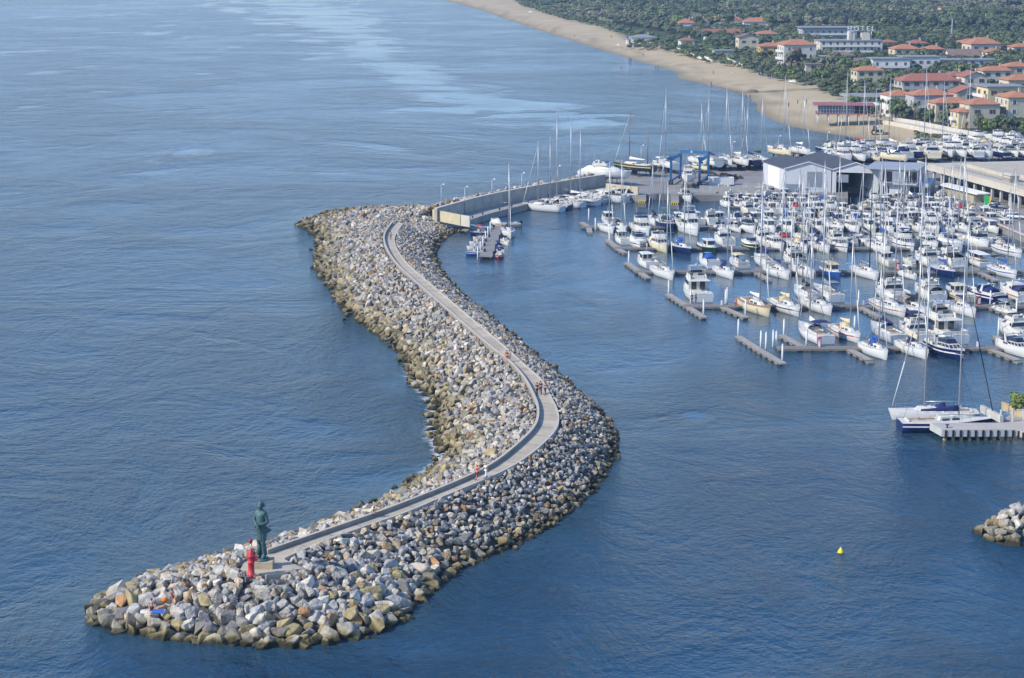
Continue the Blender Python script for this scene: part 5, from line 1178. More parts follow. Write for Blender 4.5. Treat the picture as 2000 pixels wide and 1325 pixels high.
def house(label, px, py, W_, D_, h, roof='hip', tile=0, wall='cream', yaw=8, rise=None, z=None, nf=3, nl=2, floors=2, sh='green', chim=True, balc=None, name='house', cat='house', group='houses behind the beach', door=True, gablewall=True, ov=.5):
    p = G(px, py, 3.2); zz = ground_z(p.x, p.y) if z is None else z; p = G(px, py, zz)
    o = thing(name, label, cat, (p.x, p.y, zz-.05), R(yaw), group); assert label not in LABELS_USED, label; LABELS_USED.add(label)
    rise = rise if rise is not None else min(W_, D_)*.19
    mb = MB(); mb.box(-W_/2, W_/2, 0, D_, -1.5, h)
    if roof == 'gx':
        for s in (-1,1): mb.add([(s*W_/2,0,h),(s*W_/2,D_,h),(s*W_/2,D_/2,h+rise*.95)], [(0,1,2) if s > 0 else (2,1,0)])
    if roof == 'gy': mb.add([(-W_/2,-.002,h),(W_/2,-.002,h),(0,-.002,h+rise*.95)], [(0,1,2)])
    link('wall', mb.mesh('wall', WALLC[wall]), o)
    if roof == 'gy' and gablewall:
        rf = MB(); x = W_/2+ov
        for s in (-1,1):
            V = [(s*x,-ov,h-rise*ov/(W_/2)),(0,-ov,h+rise),(0,D_+ov,h+rise),(s*x,D_+ov,h-rise*ov/(W_/2))]; V += [(a,b,c+.18) for a,b,c in V]; Fq = [(0,1,2,3),(7,6,5,4),(0,4,5,1),(1,5,6,2),(2,6,7,3),(3,7,4,0)]
            rf.add(V, Fq if s < 0 else [f[::-1] for f in Fq])
    elif roof == 'gx':
        rf = MB(); x = W_/2+ov
        for (ye, s) in ((-ov,-1),(D_+ov,1)):
            V = [(-x,ye,h-rise*ov/(D_/2)),(x,ye,h-rise*ov/(D_/2)),(x,D_/2,h+rise),(-x,D_/2,h+rise)]; V += [(a,b,c+.18) for a,b,c in V]; Fq = [(3,2,1,0),(4,5,6,7),(0,1,5,4),(1,2,6,5),(2,3,7,6),(3,0,4,7)]
            rf.add(V, Fq if s < 0 else [f[::-1] for f in Fq])
    else: rf = roof_mesh(W_, D_, h, rise, roof, ov)
    ro = link('roof', rf.mesh('roof', [TILE[tile], TILE[3]]), o)
    if chim:
        mb = MB(); cx = W_*.22; mb.box(cx-.35, cx+.35, D_*.55, D_*.55+.6, h+rise*.35, h+rise+1.0); mb.box(cx-.45, cx+.45, D_*.55-.1, D_*.55+.7, h+rise+1.003, h+rise+1.12); link('chimney', mb.mesh('chimney', WALLC['beige']), ro)
    fr = face_frames(W_, D_); fh = h / floors
    for f in range(floors):
        for i in range(nf):
            x = -W_/2 + W_*(i+.5)/nf
            if f == 0 and door and i == nf//2:
                mb = MB(); mb.box(x-.55, x+.55, -.06, -.003, 0.05, 2.2); link('door', mb.mesh('door', SHUT['brown']), o); continue
            window(o, fr['f'], x, f*fh+.95, 1.0, min(1.4, fh-1.4), sh)
        for i in range(nl): window(o, fr['l'], -D_/2 + D_*(i+.5)/nl, f*fh+.95, 1.0, min(1.4, fh-1.4), sh)
        if balc and f > 0:
            x0_, x1_, side = balc; Mb = fr[side]; mb = MB(); mb.box(x0_, x1_, -1.3, -.003, f*fh-.1, f*fh+.06, 0, Mb); mb.box(x0_, x1_, -1.3, -1.22, f*fh+.061, f*fh+.95, 0, Mb); link('balcony', mb.mesh('balcony', RAIL), o)
    return o
# nearest villas along the street
house('white villa with orange hip roof, nearest the beach pavilion', 1764,229, 9.8, 10, 7.6, 'hip', 0, 'white', 12, nf=2, nl=2, sh='grey')
house('grey white villa with arched loggia and orange roof', 1822,232, 14.5, 10, 8.2, 'hip', 0, 'grey', 8, nf=4, nl=2, sh=None, balc=(-5.5,2,'f'))
house('beige villa with orange hip roof behind the palms', 1862,238, 13.0, 9, 6.4, 'hip', 0, 'beige', 8, nf=3, nl=2, sh='brown')
house('pale yellow villa with low orange roof by the street', 1888,252, 6.0, 8, 5.6, 'hip', 0, 'pale yellow', 8, nf=1, nl=2, sh='white', chim=False, balc=(-2,2,'l'))
house('beige two storey villa with wide orange hip roof, closest to the marina', 1922,251, 10.5, 10, 8.0, 'hip', 0, 'beige', 8, nf=2, nl=3, sh='brown')
house('yellow gable fronted house without front windows', 1893,215, 10.0, 9, 6.4, 'gy', 1, 'beige', 8, nf=1, nl=1, rise=2.0, chim=False, door=False)
house('long white building under a dark red tiled roof', 1818,186, 24, 11, 5.6, 'hip', 1, 'grey', 6, nf=6, nl=2, rise=2.6, sh='brown')
house('small ivory gabled house beside the long red roof', 1905,182, 9.5, 9, 6.6, 'gy', 1, 'ivory', 10, nf=2, nl=1, rise=1.8, sh='brown')
house('yellow flat roofed block with cream balconies', 1962,232, 13, 11, 11.0, 'flat', 3, 'pale yellow', 8, nf=3, nl=2, floors=3, sh='brown', balc=(-6,4,'l'), chim=False, ov=.7)
house('cream villa with red roof and white balconies at the right edge', 1992,246, 9, 11, 9.5, 'hip', 0, 'cream', 10, nf=2, nl=3, floors=3, sh='white', balc=(-5,4,'l'))
house('white townhouse with orange roof cut by the right edge, upper', 1998,195, 12, 10, 7.4, 'hip', 0, 'cream', 8, nf=3, nl=2)
house('small house with red hip roof between the yellow block and gable house', 1930,212, 9, 9, 6.0, 'hip', 1, 'pink', 8, nf=2, nl=1)
# second belt
house('long white apartment block with continuous balconies', 1740,149, 17, 10, 7.6, 'flat', 3, 'white', 4, nf=4, nl=2, floors=2, sh=None, chim=False, balc=(-5,8,'f'), name='apartment_block', cat='apartment block')
house('white stepped apartment wing in shade behind the long block', 1798,146, 17, 10, 7.8, 'flat', 3, 'white', 4, nf=5, nl=2, floors=2, sh='grey', chim=False, name='apartment_block', cat='apartment block')
house('low white apartment wing with grey top at the end of the row', 1890,142, 25, 10, 5.6, 'flat', 3, 'white', 4, nf=6, nl=2, floors=2, sh='grey', chim=False, name='apartment_block', cat='apartment block')
house('white house with wide brown gabled roof', 1884,128, 15, 10, 4.6, 'gx', 2, 'white', 4, nf=3, nl=1, floors=1, chim=False, rise=2.8)
house('orange hip roof cluster house above the white apartments, left', 1772,121, 13, 11, 6.2, 'hip', 0, 'cream', 6, nf=3, nl=1)
house('orange roofed house above the white apartments, right', 1826,119, 10, 9, 5.6, 'hip', 0, 'beige', 6, nf=2, nl=1)
house('pair of orange roofs on a tall house among the pines', 1925,116, 16, 12, 7.6, 'hip', 0, 'pink', 10, nf=3, nl=2, rise=3)
house('small orange roofed house below the pine house', 1945,122, 9, 8, 5.0, 'hip', 0, 'beige', 10, nf=2, nl=1)
house('orange roofed house cut by the right edge near the pines', 1998,116, 10, 9, 6.0, 'hip', 0, 'beige', 8, nf=2, nl=1)
house('red roofed cottage right of the big white hotel', 1738,100, 7.5, 8, 4.6, 'hip', 1, 'beige', 4, nf=2, nl=1, floors=1, chim=False)
house('grey low hall with shallow grey roof below the hotel', 1690,139, 17, 14, 4.0, 'hip', 2, 'grey', 4, nf=3, nl=1, floors=1, chim=False, rise=1.6)
house('cream seaside cottage with flat terrace above the beach', 1588,150, 7, 8, 5.6, 'hip', 2, 'cream', 8, nf=1, nl=2, chim=False, sh='green', balc=(-3,3,'l'))
house('grey flat roofed villa with two dark windows', 1618,133, 10, 10, 5.2, 'flat', 3, 'grey', 6, nf=2, nl=1, chim=False, sh=None)
house('cream apartment house with orange roof and stacked white balconies', 1562,131, 16, 12, 10.5, 'hip', 0, 'ivory', 8, nf=3, nl=3, floors=3, sh='white', balc=(-5,5,'l'), rise=2.4)
house('bright yellow house with small orange roof', 1505,115, 11, 9, 6.2, 'hip', 0, 'yellow', 6, nf=2, nl=2, sh='brown')
house('tall cream house with split grey roof above the beach', 1462,103, 11, 8, 8.2, 'gy', 2, 'cream', 6, nf=2, nl=1, rise=1.6, chim=False)
house('low pink house with awning at the beach edge', 1415,115, 10, 8, 4.0, 'flat', 3, 'cream', 6, nf=3, nl=1, floors=1, chim=False)
house('small house with rust roof and white turret room', 1343,95, 8, 8, 4.4, 'hip', 1, 'white', 6, nf=2, nl=1, floors=1)
for i, (x, y, w, lab) in enumerate([(1342,62,10,'leftmost orange hip roof in the pines'),(1369,60,11,'second orange hip roof in the pines from the left'),(1398,57,12,'third orange hip roof in the pines, middle'),(1430,55,13,'fourth orange hip roof in the pines, tallest ridge'),(1478,60,17,'wide orange hip roof standing alone in the pines')]):
    house('white house under the ' + lab, x, y, w, 10, 5.4, 'hip', 0, 'white', 4, nf=2, nl=1, floors=1, rise=2.6)
house('long low house with red roof below the row of orange roofs', 1412,77, 22, 9, 3.6, 'gx', 1, 'white', 10, nf=4, nl=1, floors=1, chim=False, rise=2.2)
house('white beach restaurant with grey hip roof and glazed front', 1258,86, 15, 12, 3.6, 'hip', 3, 'white', 4, nf=4, nl=1, floors=1, chim=True, sh=None, rise=1.6, name='beach_restaurant', cat='restaurant')
house('flat white restaurant annex with open veranda on the sand', 1240,87, 9, 8, 2.9, 'flat', 3, 'white', 4, nf=3, nl=2, floors=1, chim=False, sh=None, name='beach_restaurant', cat='restaurant')
house('dark modern hotel block with long grey roof frame in the pines', 1620,82, 32, 14, 8.0, 'flat', 3, 'grey', 4, nf=9, nl=2, floors=2, sh=None, chim=False, balc=(-12,12,'f'), name='hotel', cat='hotel', ov=1.2)
hot = house('large white hotel with two roof towers and a rooftop sign', 1662,113, 32, 14, 8.4, 'flat', 3, 'ivory', 4, nf=9, nl=2, floors=3, sh=None, chim=False, balc=(-15,14,'f'), name='hotel', cat='hotel')
for (x0_, x1_, h_) in ((-.5, 2.6, 4.6), (6.5, 10.5, 3.8)):
    mb = MB(); mb.box(x0_, x1_, 4, 8, 8.77, 8.4+h_); link('roof_tower', mb.mesh('roof_tower', WALLC['ivory']), hot)
fc = bpy.data.curves.new('rooftop_sign', 'FONT'); fc.body = 'HOTEL'; fc.size = 3.4; fc.extrude = .12; fc.space_character = 1.5; fc.align_x = 'CENTER'
tmp = bpy.data.objects.new('sign_letters', fc); COL.objects.link(tmp); dg_ = bpy.context.evaluated_depsgraph_get(); sme = bpy.data.meshes.new_from_object(tmp.evaluated_get(dg_)); bpy.data.objects.remove(tmp)
sme.materials.clear(); sme.materials.append(cm('sign_white', (232,232,230), .5)); so_ = link('sign_letters', sme, hot); so_.location = (5.5, 3.5, 13.4); so_.rotation_euler = (R(90), 0, 0)
mb = MB(); mb.tube((0.0,3.6,8.7),(0.0,3.6,13.4),.12,n=4); mb.tube((11,3.6,8.7),(11,3.6,13.4),.12,n=4); mb.tube((-1,3.6,13.35),(12,3.6,13.35),.1,n=4); link('sign_frame', mb.mesh('sign_frame', STEEL), hot)
for (x, y, w, h, t, wl_c, lab) in [(1700,166,12,6.0,0,'cream','cream house with orange roof half sunk in the trees left of the long red roof'),(1948,168,13,6.2,0,'ivory','ivory house with orange roof above the yellow block'),(1990,160,11,6.4,0,'cream','cream house with orange roof at the right edge above the townhouse'),
        (1650,128,10,4.6,2,'ivory','ivory bungalow with brown roof below the large hotel'),(1540,108,10,5.6,0,'cream','cream house with orange roof behind the bright yellow house'),(1900,104,12,5.6,0,'cream','cream house with orange roof among pines left of the tall pine house'),(1795,104,10,5.0,1,'beige','beige house with red roof deep in the pines'),(1500,84,12,5.0,0,'ivory','ivory house with orange roof behind the split roof house'),(1872,176,9,5.6,1,'ivory','ivory house with red roof behind the gabled yellow house')]:
    house(lab, x, y, w, 9, h, 'hip', t, wl_c, 8, nf=3, nl=2)
# beach pavilion on stilts
o = thing('beach_pavilion', 'glazed beach restaurant with red roof standing on stilts', 'pavilion', G(1648,243,1.6), R(-6), None)
mb = MB(); mb.box(-9.5, 9.5, 0, 9, 3.3, 3.75); link('floor_deck', mb.mesh('floor_deck', TILE[4]), o)
mb = MB(); mb.frus((10.6,10.6,-1.2,10.5),(10.4,10.4,-1.1,10.2),6.5,6.75); link('roof', mb.mesh('roof', TILE[4]), o)
mb = MB(); mb.box(-9, 3, .5, .6, 3.76, 6.49); gl = link('glass_front', mb.mesh('glass_front', pm('pavilion_glass', (.16,.20,.22), .15, .2, .5)), o)
mb = MB(); [mb.box(-9+i*1.0-.06, -9+i*1.0+.06, .40, .499, 3.76, 6.49) for i in range(13)]; mb.box(-9,3,.40,.499,4.9,5.0); link('mullion', mb.mesh('mullion', cm('mullion_white', (228,230,230), .5)), gl)
mb = MB(); mb.box(3.1, 9, 3.0, 8.8, 3.76, 6.49); link('wall', mb.mesh('wall', pm('pavilion_dark', (.10,.09,.085), .8, .2, .5)), o)
mb = MB(); [mb.tube((3.5+i*1.8,.4,3.76),(3.5+i*1.8,.4,6.49),.08,n=5) for i in range(4)]; mb.tube((3,.4,4.7),(9.3,.4,4.7),.04,n=4); link('veranda_rail', mb.mesh('veranda_rail', PILE), o)
for i in range(6):
    for y in (.6, 8.4): mb = MB(); mb.tube((-8.8+i*3.5,y,-1.0),(-8.8+i*3.5,y,3.3),.16,n=8); link('stilt', mb.mesh('stilt', PILE), o)
mb = MB()
for i in range(7): mb.box(9.6+i*.45, 10.1+i*.45, 1, 2.4, 3.3-i*.48, 3.45-i*.48)
link('stair', mb.mesh('stair', pm('stair_wood', (.2,.14,.1), .8)), o)
# canopies beside the pavilion
o = thing('beach_canopy', 'grey shade roof of the bathing bar behind the pavilion', 'canopy', G(1697,212,2.4), R(4)); mb = MB(); mb.frus((9,9,0,10),(8,8,1,9),4.2,5.0); link('roof', mb.mesh('roof', TILE[3]), o)
for x in (-8,-3,3,8): mb = MB(); mb.tube((x,.8,-.8),(x,.8,4.2),.1,n=6); link('post', mb.mesh('post', PILE), o)
o = thing('white_awning', 'white awning beside the palms near the pavilion', 'awning', G(1702,220,2.4), R(4)); mb = MB(); mb.frus((5,5,0,3),(5,5,1.2,3),2.6,3.5); link('canvas', mb.mesh('canvas', CLOTHC['white']), o)
for x in (-4.5,4.5): mb = MB(); mb.tube((x,.3,-.8),(x,.3,2.6),.06,n=5); link('post', mb.mesh('post', PILE), o)
# street in front of the villas, boundary wall
rd = smooth_line(GA([(1728,232),(1770,238),(1830,249),(1900,263),(1960,277),(2080,302)], 3.0), 4.0, 1); ra_ = offset(rd, 3.2); rb_ = offset(rd, -3.2)
gz = np.array([max(ground_z(p[0], p[1]), 0) for p in rd]) + .45
def ribbon_z(a, b, z0, z1, name, mat):
    mb = MB(); n = len(a); V = [(p[0],p[1],z) for p, z in zip(a, z1)] + [(p[0],p[1],z) for p, z in zip(b, z1)] + [(p[0],p[1],z) for p, z in zip(a, z0)] + [(p[0],p[1],z) for p, z in zip(b, z0)]; Fx = []
    for i in range(n-1): Fx += [(n+i,n+i+1,i+1,i),(i,i+1,2*n+i+1,2*n+i),(n+i+1,n+i,3*n+i,3*n+i+1)]
    mb.add(V, Fx); return link(name, mb.mesh(name, mat))
tag(ribbon_z(ra_, rb_, gz-2, gz, 'street', pm('street_pale', (.42,.40,.36), .9, .12, .3)), 'pale street in front of the villas', None, None, 'structure')
wl3 = ribbon_z(offset(rd, 3.6), offset(rd, 3.3), gz-2, gz+1.3, 'garden_wall', pm('garden_wall', (.52,.48,.40), .9, .12, .6)); tag(wl3, 'low pale garden wall between the street and the villas', 'wall')
wl4 = ribbon_z(offset(rd, -3.3), offset(rd, -3.6), gz-2, gz+.8, 'promenade_wall', pm('garden_wall', (.52,.48,.40), .9)); tag(wl4, 'low pale wall between the street and the sand', 'wall')
# walls of the bathing plots along the beach edge
for i, (x0_, y0_, x1_, y1_, lab) in enumerate([(1320,99,1352,111,'by the rust roofed house'),(1416,119,1450,133,'below the split roof house'),(1352,112,1392,121,'in the middle of the bathing plots')]):
    p = G(x0_, y0_, 2.5); mb = MB(); gbox(x0_, y0_, x1_, y1_, 2.0, 3.9, .3, 0, mb); tag(link('plot_wall', mb.mesh('plot_wall', WALLC['ivory'])), f'pale boundary wall at the beach edge {lab}', 'wall')
# far things
house('orange tower house on the far meadow', 1849,40, 9, 8, 9, 'flat', 0, 'yellow', 4, nf=1, nl=1, chim=False, group='far buildings')
house('pale long shed on the far right edge', 1985,-8, 60, 12, 6, 'flat', 3, 'ivory', 2, nf=6, nl=0, chim=False, group='far buildings', floors=1, door=False)
o = thing('radio_mast', 'thin white mast rising from the pines', 'mast', G(1858,86,3.5)); mb = MB(); mb.tube((0,0,0),(0,0,14),.22,.14,6); mb.tube((0,0,14),(-1.2,0,17),.12,.08,5); link('pole', mb.mesh('pole', PILE), o)
# ================================================================ trees
LEAF = attr_mat('foliage', 'leaf', .8, .25, .9, 0, 1.0)
BARK = pm('bark', (.12,.085,.06), .9, .3, 2.0, .03)
HUES = {'pine': (.104,.130,.060), 'dark': (.074,.100,.052), 'bush': (.102,.148,.054), 'bright': (.150,.205,.052), 'olive': (.148,.155,.092), 'brown': (.135,.118,.08)}
def icosphere(sub):
    bm = bmesh.new(); bmesh.ops.create_icosphere(bm, subdivisions=sub, radius=1.0); V = np.array([v.co[:] for v in bm.verts]); Fx = np.array([[v.index for v in f.verts] for f in bm.faces]); bm.free(); return V, Fx
ICO1, ICO2 = icosphere(1), icosphere(2)
def cards(centres, radii, n_each, size, col, flat=1.0, under=-0.35, jit=.08):
    """leaf clumps: small faces spread through and over the lobes of a crown"""
    k = len(centres); n = n_each * k; c = np.repeat(centres, n_each, 0); r = np.repeat(radii, n_each, 0)
    d = nrg.normal(size=(n, 3)); d /= np.linalg.norm(d, axis=1)[:, None]; d[:, 2] = np.where(d[:, 2] < under, -d[:, 2], d[:, 2])
    p = c + d * r * nrg.uniform(.78, 1.10, (n, 1)) + nrg.normal(0, 1, (n, 3)) * size * .25
    nn = d + nrg.normal(0, .18, (n, 3)); nn[:, 2] += .2; nn /= np.linalg.norm(nn, axis=1)[:, None]
    t = np.cross(nn, nrg.normal(size=(n, 3))); t /= np.linalg.norm(t, axis=1)[:, None] + 1e-9; b = np.cross(nn, t)
    s = size * nrg.uniform(.6, 1.35, (n, 1)); t *= s; b *= s * nrg.uniform(.5, .9, (n, 1))
    V = np.stack([p - t - b*.4, p + t*.3 - b, p + t + b*.5, p - t*.2 + b], 1).reshape(-1, 3)
    cc = np.repeat(col, n_each, 0) if np.ndim(col) == 2 else np.tile(np.array(col), (n, 1))
    cc = cc * nrg.uniform(1-jit*2, 1+jit*2, (n, 1)) * (1 + nrg.normal(0, .05, (n, 3)))
    return V, np.arange(4*n).reshape(-1, 4), np.repeat(np.clip(cc, .004, 1), 4, 0)
def crown_lobes(kind, R_, H_):
    out = []
    if kind == 'pine':
        for _ in range(13): a, q = rnd.uniform(0, 6.28), math.sqrt(rnd.random())*R_*.72; out.append(((math.cos(a)*q, math.sin(a)*q, H_*.80 + rnd.uniform(-.06,.10)*H_ - (q/R_)**2*H_*.10), (R_*rnd.uniform(.28,.42),)*2 + (H_*rnd.uniform(.10,.17),)))
    elif kind == 'round':
        for _ in range(14): a, q, z = rnd.uniform(0, 6.28), math.sqrt(rnd.random())*R_*.62, rnd.uniform(.25,.86); out.append(((math.cos(a)*q*(1.2-z*.55), math.sin(a)*q*(1.2-z*.55), H_*z), (R_*rnd.uniform(.32,.46),)*2 + (H_*rnd.uniform(.13,.2),)))
    elif kind == 'tall':
        for i in range(12): z = .2+.75*i/12; a = rnd.uniform(0, 6.28); q = R_*.45*(1-z*.6); out.append(((math.cos(a)*q, math.sin(a)*q, H_*z), (R_*rnd.uniform(.4,.55)*(1.15-z*.5),)*2 + (H_*.10,)))
    return np.array([o[0] for o in out]), np.array([o[1] for o in out])
TREES = {}
def tree_meshes(kind, hue, var):
    k = (kind, hue, var)
    if k not in TREES:
        R_, H_ = {'pine': (4.2, 8.5), 'round': (3.0, 5.6), 'tall': (1.5, 7.5)}[kind]; c, r = crown_lobes(kind, R_, H_)
        base = np.array(HUES[hue]) * nrg.uniform(.72, 1.3, (len(c), 1)) * (1 + nrg.normal(0, .08, (len(c), 3)))
        V, Fx, C = cards(c, r, 60, .42, base); cr = bulk('crown', V, Fx, LEAF, attr={'leaf': C})
        mb = MB(); mb.tube((0,0,-1.0),(.1,.05,H_*.45),.26,.17,7); mb.tube((.1,.05,H_*.45),(.0,.1,H_*.72),.17,.08,6)
        for j in range(0, len(c), 2): mb.tube((.08,.05,H_*rnd.uniform(.3,.5)), tuple(c[j]), .09, .03, 5)
        TREES[k] = (mb.mesh('trunk', BARK), cr)
    return TREES[k]
def tree(label, p, kind, hue, s=1.0, group=None, sz=1.0, name='tree', cat='tree'):
    tk, cr = tree_meshes(kind, hue, rnd.randrange(3)); o = thing(name, label, cat, p, rnd.uniform(0, 6.28), group); o.scale = (s, s, s*sz); link('trunk', tk, o); link('crown', cr, o); return o
def at_ground(px, py):
    z = 2.5
    for _ in range(3): p = G(px, py, z); z = ground_z(p.x, p.y)
    return Vector((p.x, p.y, z))
GN = 'trees growing between the villas'
# beside the pavilion and the street
for (x, y, k, h, s, lab) in [(1622,222,'round','dark',.8,'dark bush on the sand left behind the pavilion'),(1668,216,'round','bush',1.05,'green bush behind the pavilion roof'),(1697,228,'round','bush',.9,'dense bush at the foot of the palm by the pavilion'),
        (1750,233,'round','bush',1.35,'big round green tree in front of the white villa'),(1768,234,'round','dark',1.0,'darker round tree right of the big green tree'),(1800,236,'round','bush',.8,'trimmed green hedge tree under the arched loggia'),(1812,238,'round','bush',.85,'second trimmed hedge tree under the arched loggia'),
        (1850,240,'round','olive',1.15,'olive tree before the beige palm villa'),(1840,241,'round','bush',.7,'low bush beside the olive tree'),(1912,254,'round','bush',.8,'green shrub right of the yellow villa'),(1922,256,'round','bright',.75,'bright lime green tree by the yellow villa'),
        (1938,257,'round','bush',.8,'round bush under the widest orange villa roof'),(1956,256,'round','dark',.95,'dark tree left of the small street palm'),(1972,262,'round','dark',.9,'dark hedge tree at the right street corner'),(1985,262,'round','dark',1.0,'second dark hedge tree at the right street corner'),(1998,262,'round','bush',1.0,'hedge tree cut by the right edge'),
        (1545,158,'round','bright',.9,'bright green tree at the beach edge under the cream apartments'),(1560,160,'round','bush',.8,'green bush behind the stacked blue sunbeds'),(1525,152,'round','bush',.85,'bush left of the bright beach tree'),
        (1555,140,'round','brown',1.9,'large brownish tree before the cream apartment house'),(1578,148,'round','dark',1.4,'dark tree behind the cream seaside cottage'),(1595,160,'round','bush',1.2,'green tree in front of the seaside cottage'),(1612,163,'round','bush',1.1,'second green tree in front of the seaside cottage'),
        (1652,146,'round','bush',1.5,'broad green tree left below the white apartment block'),(1690,149,'round','bush',1.4,'green tree at the left end of the white apartment block'),(1630,143,'round','olive',1.8,'greyish tree before the flat roofed grey villa'),(1790,152,'round','dark',1.2,'dark tree below the stepped white wing'),(1850,150,'round','olive',1.2,'pale green tree before the low white wing')]:
    tree(lab, at_ground(x, y), k, h, s, GN)
def palm(label, p, s=1.0):
    o = thing('palm_tree', label, 'palm tree', p, rnd.uniform(0, 6), 'palms along the street'); o.scale = (s, s, s)
    part(o, 'trunk', (), lambda mb: mb.tube((0,0,-.8),(.1,0,6.2),.24,.17,8), BARK)
    if 'palmcrown' not in MCACHE:
        V, Fx, C = [], [], []
        for i in range(26):
            a = i*2.4; el = rnd.uniform(-.5, 1.1); u = np.array([math.cos(a), math.sin(a), 0]); w = np.array([-u[1], u[0], 0]); pr = None
            for j in range(6):
                t = j/5; q = np.array([.1, 0, 6.2]) + u*(2.3*t*math.cos(el*.8)) + np.array([0,0,1])*(1.5*t*math.sin(el) - 1.1*t*t); wd = .26*math.sin(min(1, t+.15)*math.pi*.9)+.04
                cur = (q - w*wd, q + w*wd)
                if pr is not None: b = len(V); V += [pr[0], pr[1], cur[1], cur[0]]; Fx.append([b,b+1,b+2,b+3]); C += [np.array(HUES['bush'])*rnd.uniform(.7,1.2)]*4
                pr = cur
        MCACHE['palmcrown'] = bulk('crown', np.array(V), np.array(Fx), LEAF, attr={'leaf': np.array(C)})
    link('crown', MCACHE['palmcrown'], o)
for (x, y, lab, s) in [(1720,232,'palm beside the pavilion and white awning',1.05),(1787,239,'palm in front of the arched loggia',1.05),(1910,256,'palm between the yellow villa and lime tree',.9),(1965,264,'palm by the street below the yellow block',.9),(1742,240,'thin palm at the street end',.7)]: palm(lab, at_ground(x, y), s)
for (x, y, lab) in [(1988,806,'left'),(2012,806,'right')]: tree(f'dense clipped green bush behind the jetty gate, {lab} half', G(x, y, 2.0), 'round', 'bright', .62, None, .8, 'bush', 'bush')

# ================================================================ scrub belt, street planting and the pine forest: masses of foliage
def mass(name, label, pts, R_, H_, hues, per, size, core=True, flat=.55):
    """many crowns as one mass; each crown has a lumpy dome of its own under loose leaf clumps"""
    n = len(pts); lob = 4; ang = nrg.uniform(0, 6.28, (n, lob)); q = nrg.uniform(.1, .6, (n, lob)) * R_[:, None]
    c = np.stack([pts[:, None, 0] + np.cos(ang)*q, pts[:, None, 1] + np.sin(ang)*q, pts[:, None, 2] + H_[:, None]*nrg.uniform(.52,.82,(n,lob))], -1).reshape(-1, 3)
    rr = np.stack([R_[:, None]*nrg.uniform(.42,.66,(n,lob))]*2 + [H_[:, None]*flat*nrg.uniform(.28,.46,(n,lob))], -1).reshape(-1, 3)
    hue = np.array([HUES[h] for h in hues]); low = np.array([noise.noise(Vector((x*.012, y*.007, 3.1))) for x, y in pts[:, :2]]); col = hue[np.clip((low*3.2 + .5 + nrg.normal(0, .35, n)) * len(hue), 0, len(hue)-1).astype(int)] * nrg.uniform(.7, 1.35, (n, 1)); col = np.repeat(col, lob, 0) * nrg.uniform(.88, 1.12, (n*lob, 1))
    V, Fx, C = cards(c, rr, per, size, col, under=-.1)
    m1 = bulk(name, V, Fx, LEAF, attr={'leaf': C}); o = link(name, m1); tag(o, label, 'trees' if 'forest' in name else 'shrubs', None, 'stuff')
    if core:
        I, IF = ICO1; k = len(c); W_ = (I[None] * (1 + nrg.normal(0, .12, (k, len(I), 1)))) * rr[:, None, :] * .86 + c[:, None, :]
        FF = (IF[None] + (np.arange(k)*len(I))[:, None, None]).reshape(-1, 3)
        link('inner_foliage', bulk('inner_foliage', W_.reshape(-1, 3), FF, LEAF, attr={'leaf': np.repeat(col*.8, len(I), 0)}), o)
    return o
HOUSES = [(o, o.matrix_basis.copy(), o.children[0].bound_box) for o in bpy.data.objects if o.parent is None and o.get('category') in ('house','hotel','apartment block','restaurant','pavilion')]
def clear_of_houses(P, pad, front=2.2):
    ok = np.ones(len(P), bool)
    for o, M, bb in HOUSES:
        Mi = M.inverted(); b = np.array(bb); lo, hi = b.min(0), b.max(0); A = np.array(Mi)
        L_ = P @ A[:2, :2].T + A[:2, 3]; ok &= ~((L_[:,0] > lo[0]-pad) & (L_[:,0] < hi[0]+pad) & (L_[:,1] > lo[1]-pad*front) & (L_[:,1] < hi[1]+pad*.6))
    return ok
def zone(poly_px, z=3.0): return GA(poly_px, z)[:, :2]
def sample(poly, n): lo, hi = poly.min(0), poly.max(0); A = nrg.uniform(lo, hi, (n, 2)); return A[inside(A, poly)]
def gz_arr(P):
    a = seg_dist(P, SHORE)[0]; a = np.where(inside(P, LAND), a, -a); b = seg_dist(P, INNER)[0]; b = np.where(inside(P, INL), b, -b); return land_z(a, b)
# scrub on the slope behind the beach
SCR = zone([(1012,9),(1100,38),(1160,50),(1200,64),(1228,70),(1228,92),(1290,97),(1345,112),(1400,125),(1450,138),(1500,150),(1550,164),(1600,176),(1628,190),(1660,196),(1700,206),(1718,228),(1722,190),(1740,160),(1700,140),(1600,120),(1500,100),(1400,85),(1320,80),(1270,72),(1200,52),(1100,28),(1020,2)], 2.5)
A = sample(SCR, 9000); A = A[clear_of_houses(A, 1.0, 5.0)]; rr_ = nrg.uniform(1.6, 3.4, len(A)); kp = poisson(A, rr_*1.15); A, rr_ = A[kp], rr_[kp]
mass('scrub', 'dense coastal scrub covering the slope behind the beach', np.c_[A, gz_arr(A)], rr_, rr_*nrg.uniform(.9,1.5,len(A)), ['bush','dark','bush','olive','pine'], 16, .42)
# planted strip between sand and yard
STRIP = zone([(1790,254),(1840,262),(1900,272),(1940,281),(1930,289),(1880,284),(1820,272),(1790,262)], 2.5); A = sample(STRIP, 900); rr_ = nrg.uniform(.7, 1.4, len(A)); kp = poisson(A, rr_*1.0); A, rr_ = A[kp], rr_[kp]
mass('street_shrubs', 'low clipped shrubs in the strip between street and sand', np.c_[A, gz_arr(A)], rr_, rr_*1.1, ['bush','dark','olive'], 16, .3)
